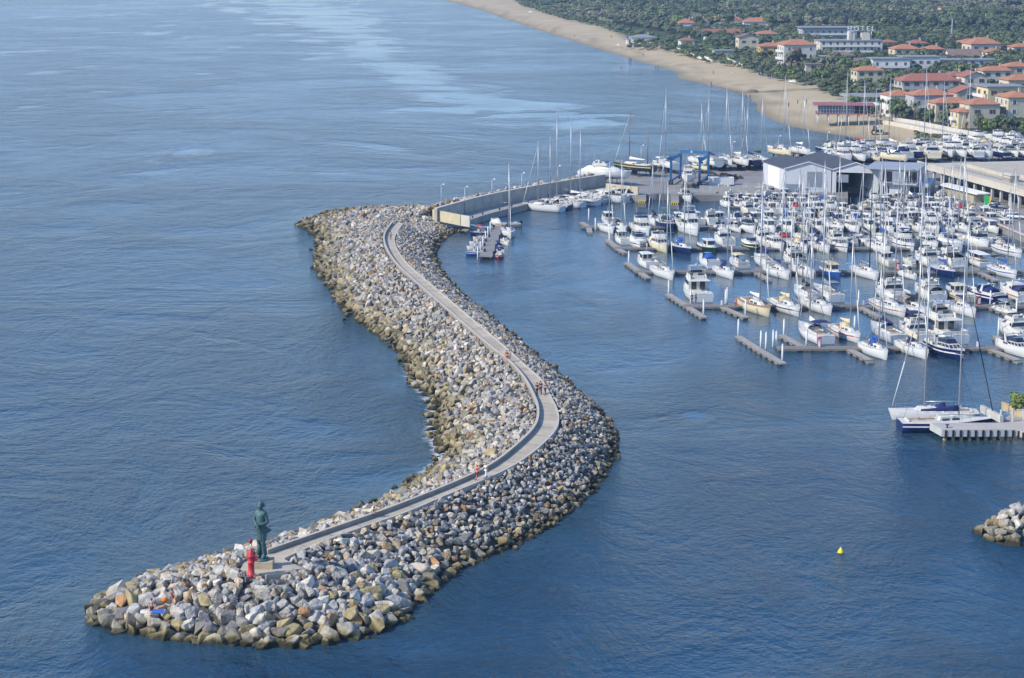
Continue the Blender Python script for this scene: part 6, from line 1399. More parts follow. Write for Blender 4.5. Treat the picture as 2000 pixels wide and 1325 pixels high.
# wooded gardens between houses
GARD = zone([(1180,40),(1330,70),(1450,95),(1560,125),(1650,150),(1720,180),(1740,215),(2060,240),(2450,260),(2450,60),(1180,20)], 3.2)
A = sample(GARD, 42000); A = A[clear_of_houses(A, 2.6, 7.5)]
street_clear = seg_dist(A, rd[:, :2])[0] > 8.0; A = A[street_clear]
rr_ = nrg.uniform(2.4, 4.6, len(A)); kp = poisson(A, rr_*1.45); A, rr_ = A[kp], rr_[kp]
near = A[:,1] < 900
keepm = ~near | (nrg.random(len(A)) < .55); A, rr_ = A[keepm], rr_[keepm]
hh = np.where(A[:,1] < 860, nrg.uniform(2.2, 4.0, len(A)), nrg.uniform(3.6, 6.2, len(A)))
mass('garden_woods', 'dark green garden trees filling the gaps between the houses', np.c_[A, gz_arr(A)], rr_, hh, ['dark','pine','bush','olive','pine'], 34, .6)
# the pine forest
FOR = np.concatenate([zone([(1005,-2),(1100,30),(1180,42),(1330,62),(1450,60),(2060,70),(2450,75)], 3.2), np.array([[820, 1700], [850, 3600], [-120, 3600]])])
A = sample(FOR, 80000); A = A[clear_of_houses(A, 3.0, 8.0)]
MEADOW = zone([(1840,44),(1905,44),(1905,36),(1850,36)], 3.2); M2_ = zone([(1945,30),(2060,34),(2060,24),(1950,22)], 3.2); A = A[~inside(A, MEADOW) & ~inside(A, M2_)]
rr_ = np.exp(nrg.normal(1.72, .30, len(A))) * np.clip(A[:,1]/1500, 1, 1.35); rr_ = np.clip(rr_, 2.8, 11); kp = poisson(A, rr_*1.2); A, rr_ = A[kp], rr_[kp]
print('forest crowns', len(A))
hh = nrg.uniform(7.0, 10.5, len(A)) * np.clip((seg_dist(A, INNER)[0] + 14) / 55, .4, 1)
mass('pine_forest', 'wide dark umbrella pine forest stretching behind the beach', np.c_[A, gz_arr(A)], rr_, hh, ['dark','pine','pine','bush','olive'], 26, .95)

# ================================================================ air
hb = MB(); hb.box(-1700, 1700, -60, 5200, -2.5, 75)
hm = bpy.data.materials.new('haze'); hm.use_nodes = True; n_ = hm.node_tree.nodes; n_.remove(n_['Principled BSDF']); pv = n_.new('ShaderNodeVolumePrincipled')
pv.inputs['Color'].default_value = (.50, .70, 1.0, 1); pv.inputs['Density'].default_value = 0.00011; pv.inputs['Anisotropy'].default_value = 0.2; hm.node_tree.links.new(pv.outputs[0], n_['Material Output'].inputs['Volume'])
tag(link('haze', hb.mesh('haze', hm)), 'thin blue summer haze over the bay', None, None, 'stuff')
# ================================================================ boats along the outer quay
ax = Vector((.88, -.48, 0)); g = 'boats berthed along the outer quay'
boat('sloop', G(1098,414), 11.5, 'f', 'white sailing yacht with four fenders, leftmost at the outer quay', g, axis=ax, hc='white', cover=None, hood='grey', mast=1.35)
boat('sloop', G(1113,411), 9.5, 'f', 'dark hulled sailing yacht half hidden behind the leftmost quay yacht', g, axis=ax, hc='navy', cover=None, hood='black', bim='black', jib=None, mast=1.7)
boat('sloop', G(1138,406), 12.5, 'f', 'white sailing yacht with dark cockpit hoops, middle of the outer quay', g, axis=ax, hc='white', cover=None, bim='black', jib=None, mast=1.75)
boat('sloop', G(1167,402), 13.0, 'f', 'white sailing yacht with navy waterline beside the beige quay wall', g, axis=ax, hc='white', stripe='navy', cover='white', jib=None, mast=1.55)
boat('sloop', G(1181,398), 12.0, 'f', 'pale grey sailing yacht tucked between two white quay yachts', g, axis=ax, hc='pale grey', cover=None, jib=None, mast=1.5)
boat('cruiser', G(1222,396), 13.5, 'f', 'long white motor yacht beside the beige quay wall', g, axis=ax, hc='white', fly=False, hard=True)
boat('cruiser', G(1249,392), 10.5, 'f', 'white motor yacht with navy canopy and red cloth at the slipway pier', g, axis=ax, hc='white', fly=False, hard=False, canopy='navy')
boat('cruiser', G(1350,396), 8.0, 'n', 'motorboat with purple navy cover beside the slipway', g, hc='white', fly=False, hard=False, canopy='navy')
boat('runabout', G(1378,388), 7.5, 'n', 'grey white open boat at the grey quay wall right of the slipway', g, axis=Vector((.8,-.6,0)).normalized()*-1, hc='pale grey')
boat('runabout', G(1432,383), 6.0, 'n', 'pinkish dinghy lying along the grey quay wall', g, axis=Vector((1,-.05,0)), hc='cream', motor=False, console=False, cover='beige')
boat('sloop', G(1198,458), 9.5, 'n', 'small white sailing yacht beside the tip of the fifth pontoon', 'boats moored at the fourth pontoon', hc='white', cover='grey', mast=1.55)
# ================================================================ wooden pier inside the breakwater
o = thing('wooden_pier', 'grey plank pier with white mooring posts inside the breakwater', 'pier')
D4 = [G(935,501,.8), G(961,502,.8), G(983,441,.8), G(964,441,.8)]
mb = MB()
for i in range(64):
    t0, t1 = i/64+.0012, (i+1)/64-.0012; A_, B_ = D4[0].lerp(D4[3], t0), D4[1].lerp(D4[2], t0); C_, E_ = D4[1].lerp(D4[2], t1), D4[0].lerp(D4[3], t1); z = .8 + rnd.uniform(-.012,.012)
    mb.add([(p.x,p.y,z-.1) for p in (A_,B_,C_,E_)] + [(p.x,p.y,z) for p in (A_,B_,C_,E_)], [(3,2,1,0),(4,5,6,7),(0,1,5,4),(1,2,6,5),(2,3,7,6),(3,0,4,7)])
link('deck', mb.mesh('deck', pm('weathered_planks', (.24,.235,.22), .85, .3, 1.5)), o)
mb = MB(); [mb.tube(D4[i]+Vector((dx,0,-.22)), D4[3-i]+Vector((dx,0,-.22)), .12, n=4) for i, dx in ((0,.3),(1,-.3))]; link('beam', mb.mesh('beam', WOODM), o)
for i in range(6):
    for k in (0, 1):
        p = D4[k].lerp(D4[3-k], (i+.08)/6); mb = MB(); mb.tube((p.x+(-.25 if k == 0 else .25),p.y,-1.5),(p.x+(-.25 if k == 0 else .25),p.y,2.7 if k == 0 else 1.9),.14,n=8); link('post', mb.mesh('post', PILE if k == 0 else CLOTHC['navy']), o)
mb = MB(); gbox(917,440, 962,447, .9, 1.05, 1.3, 0, mb); tag(link('gangway', mb.mesh('gangway', STEEL)), 'pale gangway from the beige gate to the wooden pier', 'gangway')
g = 'small boats at the wooden pier'; lf = Vector((-.985,-.17,0))
boat('runabout', G(909,500), 4.0, 'n', 'bright blue hulled open boat at the near left of the wooden pier', g, axis=lf, hc='bright blue', stripe='white')
boat('runabout', G(912,489), 3.8, 'n', 'white open boat with red cushions, second on the pier left side', g, axis=lf, hc='white', canopy=None)
boat('runabout', G(917,480), 3.6, 'n', 'white boat with navy hood, third on the pier left side', g, axis=lf, hc='white', canopy='navy', motor=True)
boat('runabout', G(924,471), 3.6, 'n', 'cream and green open boat, fourth on the pier left side', g, axis=lf, hc='cream')
boat('runabout', G(918,461), 4.2, 'n', 'dark purple hulled boat at the far left of the wooden pier', g, axis=lf, hc='navy', canopy='red', motor=False)
boat('runabout', G(934,452), 3.6, 'n', 'small white boat nearest the gangway', g, axis=lf, hc='white', console=False)
boat('runabout', G(974,508), 5.0, 'n', 'white open boat with red lower hull at the near right of the pier', g, axis=Vector((-.05,-1,0)), hc='red', stripe='white', console=True)
boat('runabout', G(985,497), 5.0, 'n', 'white motorboat under a navy square cover, right side of the pier', g, axis=Vector((.35,-.93,0)), hc='white', canopy='navy', cover='navy')
boat('runabout', G(993,481), 5.0, 'n', 'white motorboat with dark seats behind the navy covered one', g, axis=Vector((.3,-.95,0)), hc='white', console=True)
boat('sloop', G(998,467), 10.0, 'n', 'white sailing yacht with navy bimini and bow towards the viewer at the wooden pier', g, axis=Vector((.12,-.99,0)), hc='white', cover='navy', hood='navy', bim='navy', mast=1.5)
boat('runabout', G(968,444), 6.0, 'n', 'white and pink rowing boat at the shore end of the wooden pier', g, axis=lf, hc='cream', console=False, stripe='red')
boat('runabout', G(978,443), 5.5, 'n', 'small white boat under a white cover behind the wooden pier', g, axis=Vector((.3,-.95,0)), hc='white', cover='white', console=False)
# ================================================================ the two yachts at the right jetty
g = 'yachts at the right jetty'
boat('sloop', G(1906,822), 12.2, 'f', 'large white sailing yacht with pale furled jib at the jetty, bow left', g, axis=Vector((1,-.06,0)), hc='white', cover=None, mast=1.62, jib='white', hood='navy')
boat('sloop', G(1760,841), 13.4, 'f', 'sleek navy hulled sailing yacht with navy boom cover against the jetty', g, axis=Vector((-1,-.07,0)), hc='navy', cover='navy', jib='black', mast=1.55, stripe='white')
# ================================================================ boats standing in the yard
STAND = cm('stand_steel', (60,62,70), .6, .2)
def stand(p, L, rz, h):
    o = thing('boat_stand', 'steel prop stand holding up a hauled out boat in the yard', 'boat stand', p, rz, 'prop stands under the hauled out boats')
    def mk(mb):
        for s in (-1,1):
            for y in (-L*.22, L*.16):
                mb.tube((s*L*.15,y,0),(s*L*.10,y,h+.35),.09,n=4); mb.tube((s*L*.05,y,.06),(s*L*.2,y,.06),.07,n=4)
        mb.box(-L*.15,L*.15,-L*.23,-L*.21,.25,.4); mb.box(-L*.15,L*.15,L*.15,L*.17,.25,.4); mb.box(-.12,.12,-L*.23,L*.17,.10,.25)
    part(o, 'frame', (L, h), mk, STAND)
def yard(kind, px, py, L, bow, label, lift=1.7, axis=None, **kw):
    a = axis or Vector((.35,-.94,0)).normalized(); p = G(px, py, 1.6+lift); kw2 = dict(kw)
    if kind == 'sloop': kw2['keel'] = True
    b = boat(kind, p, L, bow, label, 'boats hauled out in the boatyard', axis=a, z=1.6+lift, **kw2)
    if kind != 'sloop': lift -= .55
    stand((b.location.x, b.location.y, 1.6), L, b.rotation_euler.z, lift); return b
yard('cruiser', 1232,348, 14.5, 'n', 'big white covered motor yacht hauled out at the yard corner', lift=2.2, axis=Vector((.9,-.42,0)), hc='white', fly=True, cover='white')
yard('sloop', 1276,334, 13.5, 'f', 'wooden two masted ketch with brown masts in the yard', axis=Vector((.8,-.6,0)), hc='dark green', mast=1.05, mastm=MASTW, masts=2, cover='white', deck='teak', stripe='beige')
yard('cruiser', 1342,356, 10.5, 'n', 'white motor yacht hanging in the blue boat lift, bow towards the basin', lift=1.9, axis=Vector((-.15,-.99,0)), hc='white', fly=False, hard=True)
yard('runabout', 1302,327, 7.5, 'n', 'white day boat beside the blue lift in the yard', lift=1.0, hc='white', canopy='white')
yard('runabout', 1382,333, 8.0, 'n', 'yellow sided work boat behind the blue lift', lift=1.2, hc='pale yellow', stripe='beige')
for i, (x, y, L, ms, hc, kw, lab) in enumerate([(1404,324,12,1.5,'white',dict(cover='navy'),'white yacht on props with navy boom cover right of the lift'),(1430,324,11,1.85,'white',dict(cover=None),'white yacht on props with bare boom, second right of the lift'),(1462,324,12,1.65,'white',dict(cover='white'),'white yacht on props showing its dark keel, third right of the lift'),
        (1478,322,10.5,1.45,'navy',dict(cover='navy'),'navy hulled yacht on props beside the white keel yacht'),(1500,321,11,1.6,'white',dict(cover='black'),'white yacht on props with black hoops left of the hangar'),(1380,322,10,1.5,'white',dict(cover='grey'),'white yacht on props half hidden by the lift'),
        (1318,329,11,1.8,'white',dict(cover=None,hood='grey'),'white yacht on props left behind the blue lift'),(1545,305,12,1.75,'cream',dict(cover=None),'cream yacht on props behind the hangar ridge'),(1582,303,11,1.55,'white',dict(cover='white'),'white yacht on props behind the second hangar gable'),
        (1672,293,11,1.9,'white',dict(cover='navy'),'white yacht on props behind the office, first of the right yard'),(1700,296,12,1.6,'white',dict(cover='red'),'white yacht with red boom cover in the right yard'),(1722,299,11,1.5,'white',dict(cover='navy'),'white yacht with slanting stay and navy cover near the terrace'),
        (1760,297,12.5,1.6,'white',dict(cover='white'),'tall masted white yacht in the middle of the right yard'),(1820,298,12,1.9,'white',dict(cover=None),'very tall masted white yacht at the sand side of the right yard'),(1856,296,12,1.55,'white',dict(cover='grey'),'white yacht with grey cover at the sand side of the right yard'),(1916,291,12.5,1.85,'white',dict(cover='white'),'tall masted yacht in the far corner of the right yard')]):
    yard('sloop', x, y, L, 'n' if i % 3 else 'f', lab, hc=hc, mast=ms, **kw)
yy = random.Random(5); n_y = 0
for (py, x0, x1, st, wh) in [(283,1900,2040,27,'far row'),(291,1850,2040,25,'second row'),(299,1780,2040,24,'third row'),(303,1640,1770,25,'office row'),(309,1660,1850,26,'roof edge row'),(307,1860,2040,25,'terrace row'),(315,1600,1800,30,'hangar row')]:
    x = x0; i = 0
    while x < x1:
        q = yy.random(); kw = dict(hc=yy.choice(['white']*7+['cream','navy','pale grey']))
        if q < .42: kind, f_ = 'cruiser', 'with flybridge'; kw.update(fly=True); L = yy.choice([9.5,11,12.5])
        elif q < .72: kind = 'cruiser'; c_ = yy.choice(['white','navy','grey','beige']); f_ = f'under a {c_} tent'; kw.update(fly=False, hard=False, canopy=c_); L = yy.choice([8.5,10,11.5])
        elif q < .86: kind, f_ = 'cruiser', 'with hard roof'; kw.update(fly=False); L = yy.choice([8.5,10])
        else: kind, f_ = 'runabout', 'with bare cockpit'; L = 7.0
        nm_ = {'cruiser': 'motor cruiser', 'runabout': 'open boat'}[kind]
        yard(kind, x, py, L, yy.choice('nnf'), f'{kw["hc"]} {nm_} {f_}, {ORD[i]} {"" if i == 0 else "from left "}in yard {wh}', lift=1.0 if kind == 'runabout' else 1.45, axis=(Matrix.Rotation(yy.uniform(-.5,.5), 3, 'Z') @ Vector((.3,-.95,0))), **kw); i += 1
        x += st * yy.uniform(.85, 1.15)
# yard clutter
o = thing('storage_container', 'low white storage containers by the grey quay wall', 'container', G(1384,362,1.6), R(-3)); mb = MB(); mb.box(0,6.6,0,2.4,.05,2.0); link('body', mb.mesh('body', cm('container_white', (214,214,208), .6)), o)
mb = MB(); [mb.box(.1+i*.55,.2+i*.55,-.04,-.002,.1,1.95) for i in range(12)]; link('ribbing', mb.mesh('ribbing', cm('container_rib', (190,190,184), .6)), o)
pts = nrg.uniform((0,0),(9.5,4.5),(170,2)); base = G(1383,350,1.6); pp = np.c_[pts[:,0]+base.x, pts[:,1]+base.y, 1.7+nrg.uniform(0,1.1,170)*np.sin(np.clip(pts[:,0]/9.5,0,1)*math.pi)]
V, Fx, C = scatter('scrap', pp, nrg.uniform(.35,.8,170)); tag(link('scrap_heap', bulk('scrap_heap', V, Fx, pm('scrap_brown', (.10,.065,.05), .9, .4, 1.5))), 'dark brown heap of timber and scrap in the boatyard', 'heap', None, 'stuff')
# ================================================================ cars, tractor
def car(label, p, rz, col, kind='car'):
    o = thing('car', label, 'car', p, rz, 'vehicles of the marina'); h = 1.0 if kind == 'car' else 1.2
    def bd(mb): mb.loft([[(-.82,y,.35),(-.88,y,.6),(-.80,y,zt),(.80,y,zt),(.88,y,.6),(.82,y,.35)] for y, zt in ((-2.1,.62),(-2.0,.85*h),(-.9,.95*h),(1.6,.95*h),(2.05,.85*h),(2.1,.6))], 0, True, True)
    part(o, 'body', (col, kind), bd, cm('car_'+str(col).replace(' ',''), col, .25))
    def cb(mb): mb.frus((.78,.76,-.95,1.75),(.62,.62,-.25,1.35),.93*h,1.48*h)
    c = part(o, 'cabin', (col, kind), cb, cm('car_'+str(col).replace(' ',''), col, .25))
    def wn(mb): mb.frus((.775,.755,-.90,1.68),(.66,.655,-.42,1.46),1.0*h,1.38*h)
    part(c, 'window', (kind,), lambda mb: mb.frus((.80,.78,-.93,1.72),(.67,.67,-.40,1.48),.99*h,1.40*h), GLASS)
    for s in (-1,1):
        for y in (-1.3,1.3): part(o, 'wheel', (s,y), lambda mb, s=s, y=y: (mb.tube((s*.70,y,.33),(s*.90,y,.33),.33,n=14), mb.tube((s*.89,y,.33),(s*.92,y,.33),.18,n=10,mi=1)), [MOTOR, STEEL])
        part(o, 'headlight', (s,), lambda mb, s=s: mb.box(s*.6-.16,s*.6+.16,-2.12,-2.06,.6,.76), PEDM)
car('dark green off-road car parked in the boatyard by the sand', G(1758,300,1.6), R(70), (44,58,62), 'suv')
car('red car parked among the yard boats near the sand', G(1872,286,1.6), R(80), (168,40,44))
car('grey car parked under the arcade beside the green panel', G(1946,408,1.6), R(75), (150,154,160))
car('pale silver car on the promenade below the arcade, near the right edge', G(1985,428,1.6), R(60), (196,198,200))
car('dark car on the pale street in front of the villas', at_ground(1845,251) + Vector((0,0,.5)), R(70), (50,54,62))
car('white car on the pale street near the right edge', at_ground(1925,270) + Vector((0,0,.5)), R(70), (220,222,222))
o = thing('tractor', 'green tractor with yellow wheel hubs standing on the sand', 'tractor', at_ground(1712,262), R(80))
part(o, 'body', (), lambda mb: (mb.frus((.45,.5,-2.3,-.2),(.38,.48,-2.2,-.2),.8,1.7), mb.box(-.55,.55,-.2,1.3,.8,1.5)), cm('tractor_green', (34,72,40), .5))
part(o, 'cab', (), lambda mb: (mb.frus((.7,.75,-.15,1.35),(.6,.62,.05,1.15),1.5,2.75), mb.box(-.75,.75,-.2,1.4,2.76,2.9,1)), [GLASS, cm('tractor_green', (34,72,40), .5)])
for s in (-1,1):
    w = part(o, 'rear_wheel', (s,), lambda mb, s=s: mb.tube((s*.75,.9,.85),(s*1.2,.9,.85),.85,n=18), MOTOR); part(w, 'hub', (s,), lambda mb, s=s: mb.tube((s*1.15,.9,.85),(s*1.24,.9,.85),.42,n=12), cm('hub_yellow', (226,200,50), .5))
    w = part(o, 'front_wheel', (s,), lambda mb, s=s: mb.tube((s*.7,-1.7,.55),(s*1.05,-1.7,.55),.55,n=16), MOTOR); part(w, 'hub', (s,1), lambda mb, s=s: mb.tube((s*1.0,-1.7,.55),(s*1.09,-1.7,.55),.28,n=12), cm('hub_yellow', (226,200,50), .5))
part(o, 'loader', (), lambda mb: ([mb.tube((s*.5,-.6,1.4),(s*.5,-3.2,.5),.09,n=4) for s in (-1,1)], mb.frus((1.0,1.0,-3.6,-3.0),(1.0,1.0,-3.9,-3.0),.1,.8)), STAND)
# ================================================================ beach things
def lump(name, label, cat, p, r, h, mat, seed=0, n=2):
    V, Fx = ICO2; Vn = V.copy(); Vn *= (1 + .18*np.array([noise.noise(Vector(v)*1.9 + Vector((seed,0,0))) for v in V]))[:, None]; Vn = Vn * [r, r*.7, h]
    tag(link(name, bulk(name, Vn, Fx, mat, smooth=True), None, p), label, cat)
lump('sand_heap', 'dark heap of seaweed and sand at the water edge of the beach', 'heap', at_ground(1468,180) - Vector((0,0,.5)), 3.4, 1.7, pm('seaweed_sand', (.16,.125,.09), .95, .3, .8), 3)
def sunbed(label, p, rz, col, grp):
    o = thing('sun_lounger', label, 'sun lounger', p, rz, grp); part(o, 'frame', (), lambda mb: ([mb.box(s*.3-.03,s*.3+.03,-.95,.95,.28,.34) for s in (-1,1)], [mb.box(s*.3-.03,s*.3+.03,y-.03,y+.03,0,.28) for s in (-1,1) for y in (-.8,.8)]), PILE)
    part(o, 'sling', (col,), lambda mb: mb.add([(-.32,-.95,.35),(.32,-.95,.35),(.32,.3,.35),(-.32,.3,.35),(.32,.95,.85),(-.32,.95,.85)], [(0,1,2,3),(3,2,4,5)]), CLOTHC[col])
for i in range(14):
    x = 1484 + (i % 7)*5.2; y = 146.5 + (i % 7)*.95 + (i//7)*2.4; sunbed('blue sun lounger in the stacked rows at the top of the beach', at_ground(x, y) + Vector((0,0,.05)), R(10), 'bright blue' if i//7 else 'navy', 'blue sun loungers at the top of the beach')
def parasol(label, p, col):
    o = thing('beach_umbrella', label, 'beach umbrella', p, 0, None); part(o, 'pole', (), lambda mb: mb.tube((0,0,-.3),(0,0,2.2),.03,n=6), PILE); part(o, 'canopy', (col,), lambda mb: mb.lathe([(1.3,1.75),(1.28,1.8),(.7,2.1),(.04,2.3)],10), CLOTHC[col])
for (x, y, c, lab) in [(1222,84,'red','red parasol left of the beach restaurant'),(1241,87,'red','red parasol in front of the beach restaurant'),(1249,88,'bright blue','blue parasol in front of the beach restaurant'),(1262,89,'white','white parasol right of the beach restaurant front'),(1208,94,'white','lone white parasol on the sand left of the restaurant')]: parasol(lab, at_ground(x, y), c)
for (x, y, rz, c, lab) in [(1472,138,60,'white','white rowing boat pulled up at the top of the beach'),(1555,163,80,'white','white canoe lying below the seaside cottage'),(1040,26,50,'white','small pale boat far along the beach')]:
    p = at_ground(x, y); b = boat('runabout', p, 3.6, 'n', lab, 'small boats pulled up on the beach', z=p.z+.25, axis=Vector((math.cos(R(rz-80)), -math.sin(R(rz)), 0)).normalized(), hc=c, motor=False, console=False)
# net posts
for i, (x, y) in enumerate([(1572,210),(1583,218)]):
    o = thing('net_post', ['pale beach volleyball post on the sand, upper','pale beach volleyball post on the sand, lower'][i], 'post', at_ground(x, y)); mb = MB(); mb.tube((0,0,-.5),(0,0,2.5),.07,n=6); link('pole', mb.mesh('pole', PILE), o)
# ================================================================ people
SKIN = cm('skin', (196,142,112), .6, .08, 6); HAIRM = {'brown': cm('hair_brown', (58,40,30), .8), 'black': cm('hair_black', (28,24,24), .8), 'grey': cm('hair_grey', (150,146,140), .8)}
CLO = {k: cm('cloth_'+k.replace(' ','_'), c, .85, .12, 8) for k, c in {'red': (190,36,44), 'white': (228,228,226), 'navy': (34,40,70), 'black': (32,32,36), 'grey': (110,112,116), 'dark red': (120,34,44), 'blue': (50,90,170), 'beige': (186,170,140), 'yellow': (220,196,70), 'pink': (206,130,130), 'orange': (222,120,40)}.items()}
def skin_mesh(verts, edges, radii, root, sub=1):
    me = bpy.data.meshes.new('tmp'); me.from_pydata(verts, edges, []); ob = bpy.data.objects.new('tmp', me); COL.objects.link(ob)
    md = ob.modifiers.new('s', 'SKIN'); md.use_smooth_shade = True; sb = ob.modifiers.new('d', 'SUBSURF'); sb.levels = sub; sb.render_levels = sub
    if not me.skin_vertices: me.attributes  # the modifier adds the layer
    lay = me.skin_vertices[0].data
    for i, r_ in enumerate(radii): lay[i].radius = (r_, r_) if not isinstance(r_, tuple) else r_; lay[i].use_root = (i == root)
    dg = bpy.context.evaluated_depsgraph_get(); out = bpy.data.meshes.new_from_object(ob.evaluated_get(dg)); bpy.data.objects.remove(ob); return out
POSES = {'stand': dict(fl=(.10,0,0), fr=(-.10,.02,0), hl=(.26,-.05,.86), hr=(-.26,-.05,.86)), 'walk': dict(fl=(.09,-.32,.02), fr=(-.09,.30,.06), hl=(.25,.2,.92), hr=(-.25,-.24,.95)),
         'run': dict(fl=(.08,-.30,.10), fr=(-.08,.48,.32), hl=(.22,.12,1.12), hr=(-.22,-.28,1.18)), 'sit': dict(sit=True, fl=(.14,-.55,-.38), fr=(-.12,-.50,-.42), hl=(.22,-.28,.20), hr=(-.22,-.3,.22)), 'clasp': dict(fl=(.12,-.03,0), fr=(-.11,.03,0), hl=(.05,-.19,1.08), hr=(-.05,-.20,1.05), el=(.29,.02,1.14), er=(-.29,.02,1.14))}
def skeleton(pose):
    P_ = POSES[pose]; dz = -.93 + .0 if P_.get('sit') else 0
    v = {'pelvis': ((0,0,.95+dz),(.15,.11)), 'waist': ((0,-.005,1.10+dz),(.135,.10)), 'chest': ((0,0,1.31+dz),(.165,.115)), 'collar': ((0,.01,1.44+dz),(.10,.075)), 'neck': ((0,.0,1.52+dz),(.052,.054)), 'jaw': ((0,-.02,1.585+dz),(.068,.075)), 'head': ((0,-.012,1.655+dz),(.078,.092)), 'top': ((0,0,1.735+dz),(.055,.065)), 'nose': ((0,-.118,1.635+dz),.014)}
    e = [('pelvis','waist'),('waist','chest'),('chest','collar'),('collar','neck'),('neck','jaw'),('jaw','head'),('head','top'),('head','nose')]
    for s, k in ((1,'l'),(-1,'r')):
        v['ear'+k] = ((s*.092,.0,1.64+dz),.016); e.append(('head','ear'+k))
        h = Vector(P_['h'+k]); 
        if not P_.get('sit') : pass
        sh = Vector((s*.175,.01,1.42+dz)); el = Vector(P_['e'+k]) if 'e'+k in P_ else sh.lerp(h, .5) + Vector((s*.04,.07,-.02)); f = (h-el).normalized(); v['sh'+k] = (sh[:],.062); v['el'+k] = (el[:],.045); v['wr'+k] = (h[:],(.03,.024)); pal = h + f*.085; v['pa'+k] = (pal[:],(.036,.018))
        e += [('collar','sh'+k),('sh'+k,'el'+k),('el'+k,'wr'+k),('wr'+k,'pa'+k)]
        side = f.cross(Vector((s,0,.2))).normalized()
        for i in range(4):
            b = pal + f*.03 + side*(.027*(i-1.5)/1.5); t = b + f*(.058-.010*abs(i-1.3)) + Vector((-s*.02,0,-.008)); v[f'fb{i}{k}'] = (b[:],.010); v[f'ft{i}{k}'] = (t[:],.008); e += [('pa'+k,f'fb{i}{k}'),(f'fb{i}{k}',f'ft{i}{k}')]
        tb = h + f*.03 + side*-.035; v['th'+k] = (tb[:],.012); v['tt'+k] = ((tb + f*.045 + side*-.02)[:],.009); e += [('wr'+k,'th'+k),('th'+k,'tt'+k)]
        ft = Vector(P_['f'+k]); hip = Vector((s*.095,.0,.90+dz)); an = ft + Vector((0,.03,.08))
        kn = (hip.lerp(an,.5) + Vector((0,-.06,.02))) if not P_.get('sit') else Vector((s*.14,-.42,.06)); v['hi'+k] = (hip[:],.095); v['kn'+k] = (kn[:],.058); v['an'+k] = (an[:],.04); v['he'+k] = ((an + Vector((0,.04,-.045)))[:],.035); v['to'+k] = ((an + Vector((0,-.17,-.05)))[:],(.045,.03))
        e += [('pelvis','hi'+k),('hi'+k,'kn'+k),('kn'+k,'an'+k),('an'+k,'he'+k),('an'+k,'to'+k)]
    return v, e
def figure_mesh(pose, keys=None, grow=0.0, cut=None, rmul=1.0):
    v, e = skeleton(pose)
    if keys: e = [q for q in e if q[0] in keys and q[1] in keys]; v = {k: v[k] for k in keys}
    if cut:
        for k, (a, b, t) in cut.items(): p = Vector(v0(pose)[a][0]).lerp(Vector(v0(pose)[b][0]), t); v[k] = (p[:], v[a][1] if not isinstance(v[a][1], tuple) else v[a][1][0]*.9); e.append((a, k))
    nm = list(v); r_ = [tuple(x*rmul+grow for x in v[k][1]) if isinstance(v[k][1], tuple) else v[k][1]*rmul+grow for k in nm]
    return skin_mesh([v[k][0] for k in nm], [(nm.index(a), nm.index(b)) for a, b in e], r_, nm.index('pelvis') if 'pelvis' in nm else 0)
def v0(pose): return skeleton(pose)[0]
PMESH = {}
def pmesh(what, pose, shorts=False):
    k = (what, pose, shorts)
    if k not in PMESH:
        if what == 'body': m = figure_mesh(pose)
        elif what == 'shirt': m = figure_mesh(pose, ['waist','chest','collar','shl','shr'], .020, {'cl': ('shl','ell',.55), 'cr': ('shr','elr',.55)})
        elif what == 'trousers': m = figure_mesh(pose, ['pelvis','hil','hir','knl','knr'] + ([] if shorts else ['anl','anr']), .018)
        elif what == 'shoe':
            mb = MB(); v = v0(pose)
            for s in 'lr': a, t = Vector(v['he'+s][0]), Vector(v['to'+s][0]); mb.tube(a+Vector((0,.03,-.0)), t+Vector((0,-.05,0)), .05, .045, 8)
            m = mb.mesh('shoe', [])
        elif what == 'hair':
            mb = MB(); c = Vector(v0(pose)['head'][0]); mb.lathe([(.098,-.03),(.105,.02),(.098,.07),(.07,.115),(.02,.135)], 12, M=Matrix.Translation(c + Vector((0,.018,0)))); m = mb.mesh('hair', [])
        else:
            mb = MB(); c = Vector(v0(pose)['head'][0])
            for s in (-1,1): mb.box(c.x+s*.032-.012, c.x+s*.032+.012, c.y-.096, c.y-.084, c.z-.005, c.z+.008)
            mb.box(c.x-.025, c.x+.025, c.y-.099, c.y-.085, c.z-.062, c.z-.052); m = mb.mesh('face', [])
        PMESH[k] = m
    return PMESH[k]
def dressed(mesh, mat, key):
    k = ('mat', mesh.name, key)
    if k not in PMESH: c = mesh.copy(); c.materials.clear(); c.materials.append(mat); PMESH[k] = c
    return PMESH[k]
def person(label, p, rz, pose, shirt, trousers, hair='brown', shorts=False, s=1.0):
    o = thing('person', label, 'person', p, R(rz), None); o.scale = (s, s, s); assert label not in LABELS_USED, label; LABELS_USED.add(label)
    link('body', dressed(pmesh('body', pose), SKIN, 'skin'), o)
    if shirt: link('shirt', dressed(pmesh('shirt', pose), CLO[shirt], shirt), o)
    if trousers: link('shorts' if shorts else 'trousers', dressed(pmesh('trousers', pose, shorts), CLO[trousers], trousers), o)
    link('shoe', dressed(pmesh('shoe', pose), CLO['black'], 'black'), o); link('hair', dressed(pmesh('hair', pose), HAIRM[hair], hair), o); link('face', dressed(pmesh('face', pose), HAIRM['brown'], 'face'), o); return o
pz = CREST + .004
person('runner in red shirt and shorts on the breakwater path', G(932,938,pz), -40, 'run', 'red', 'dark red', shorts=True)
person('walker dressed all in white next to the runner in red', G(949,933,pz), 150, 'walk', 'white', 'white', 'grey')
person('walker in black at the left of the group of three', G(1049,772,pz), 20, 'stand', 'black', 'black')
person('tall walker in navy in the middle of the group of three', G(1056,770,pz), 0, 'walk', 'navy', 'black', 'black', s=1.06)
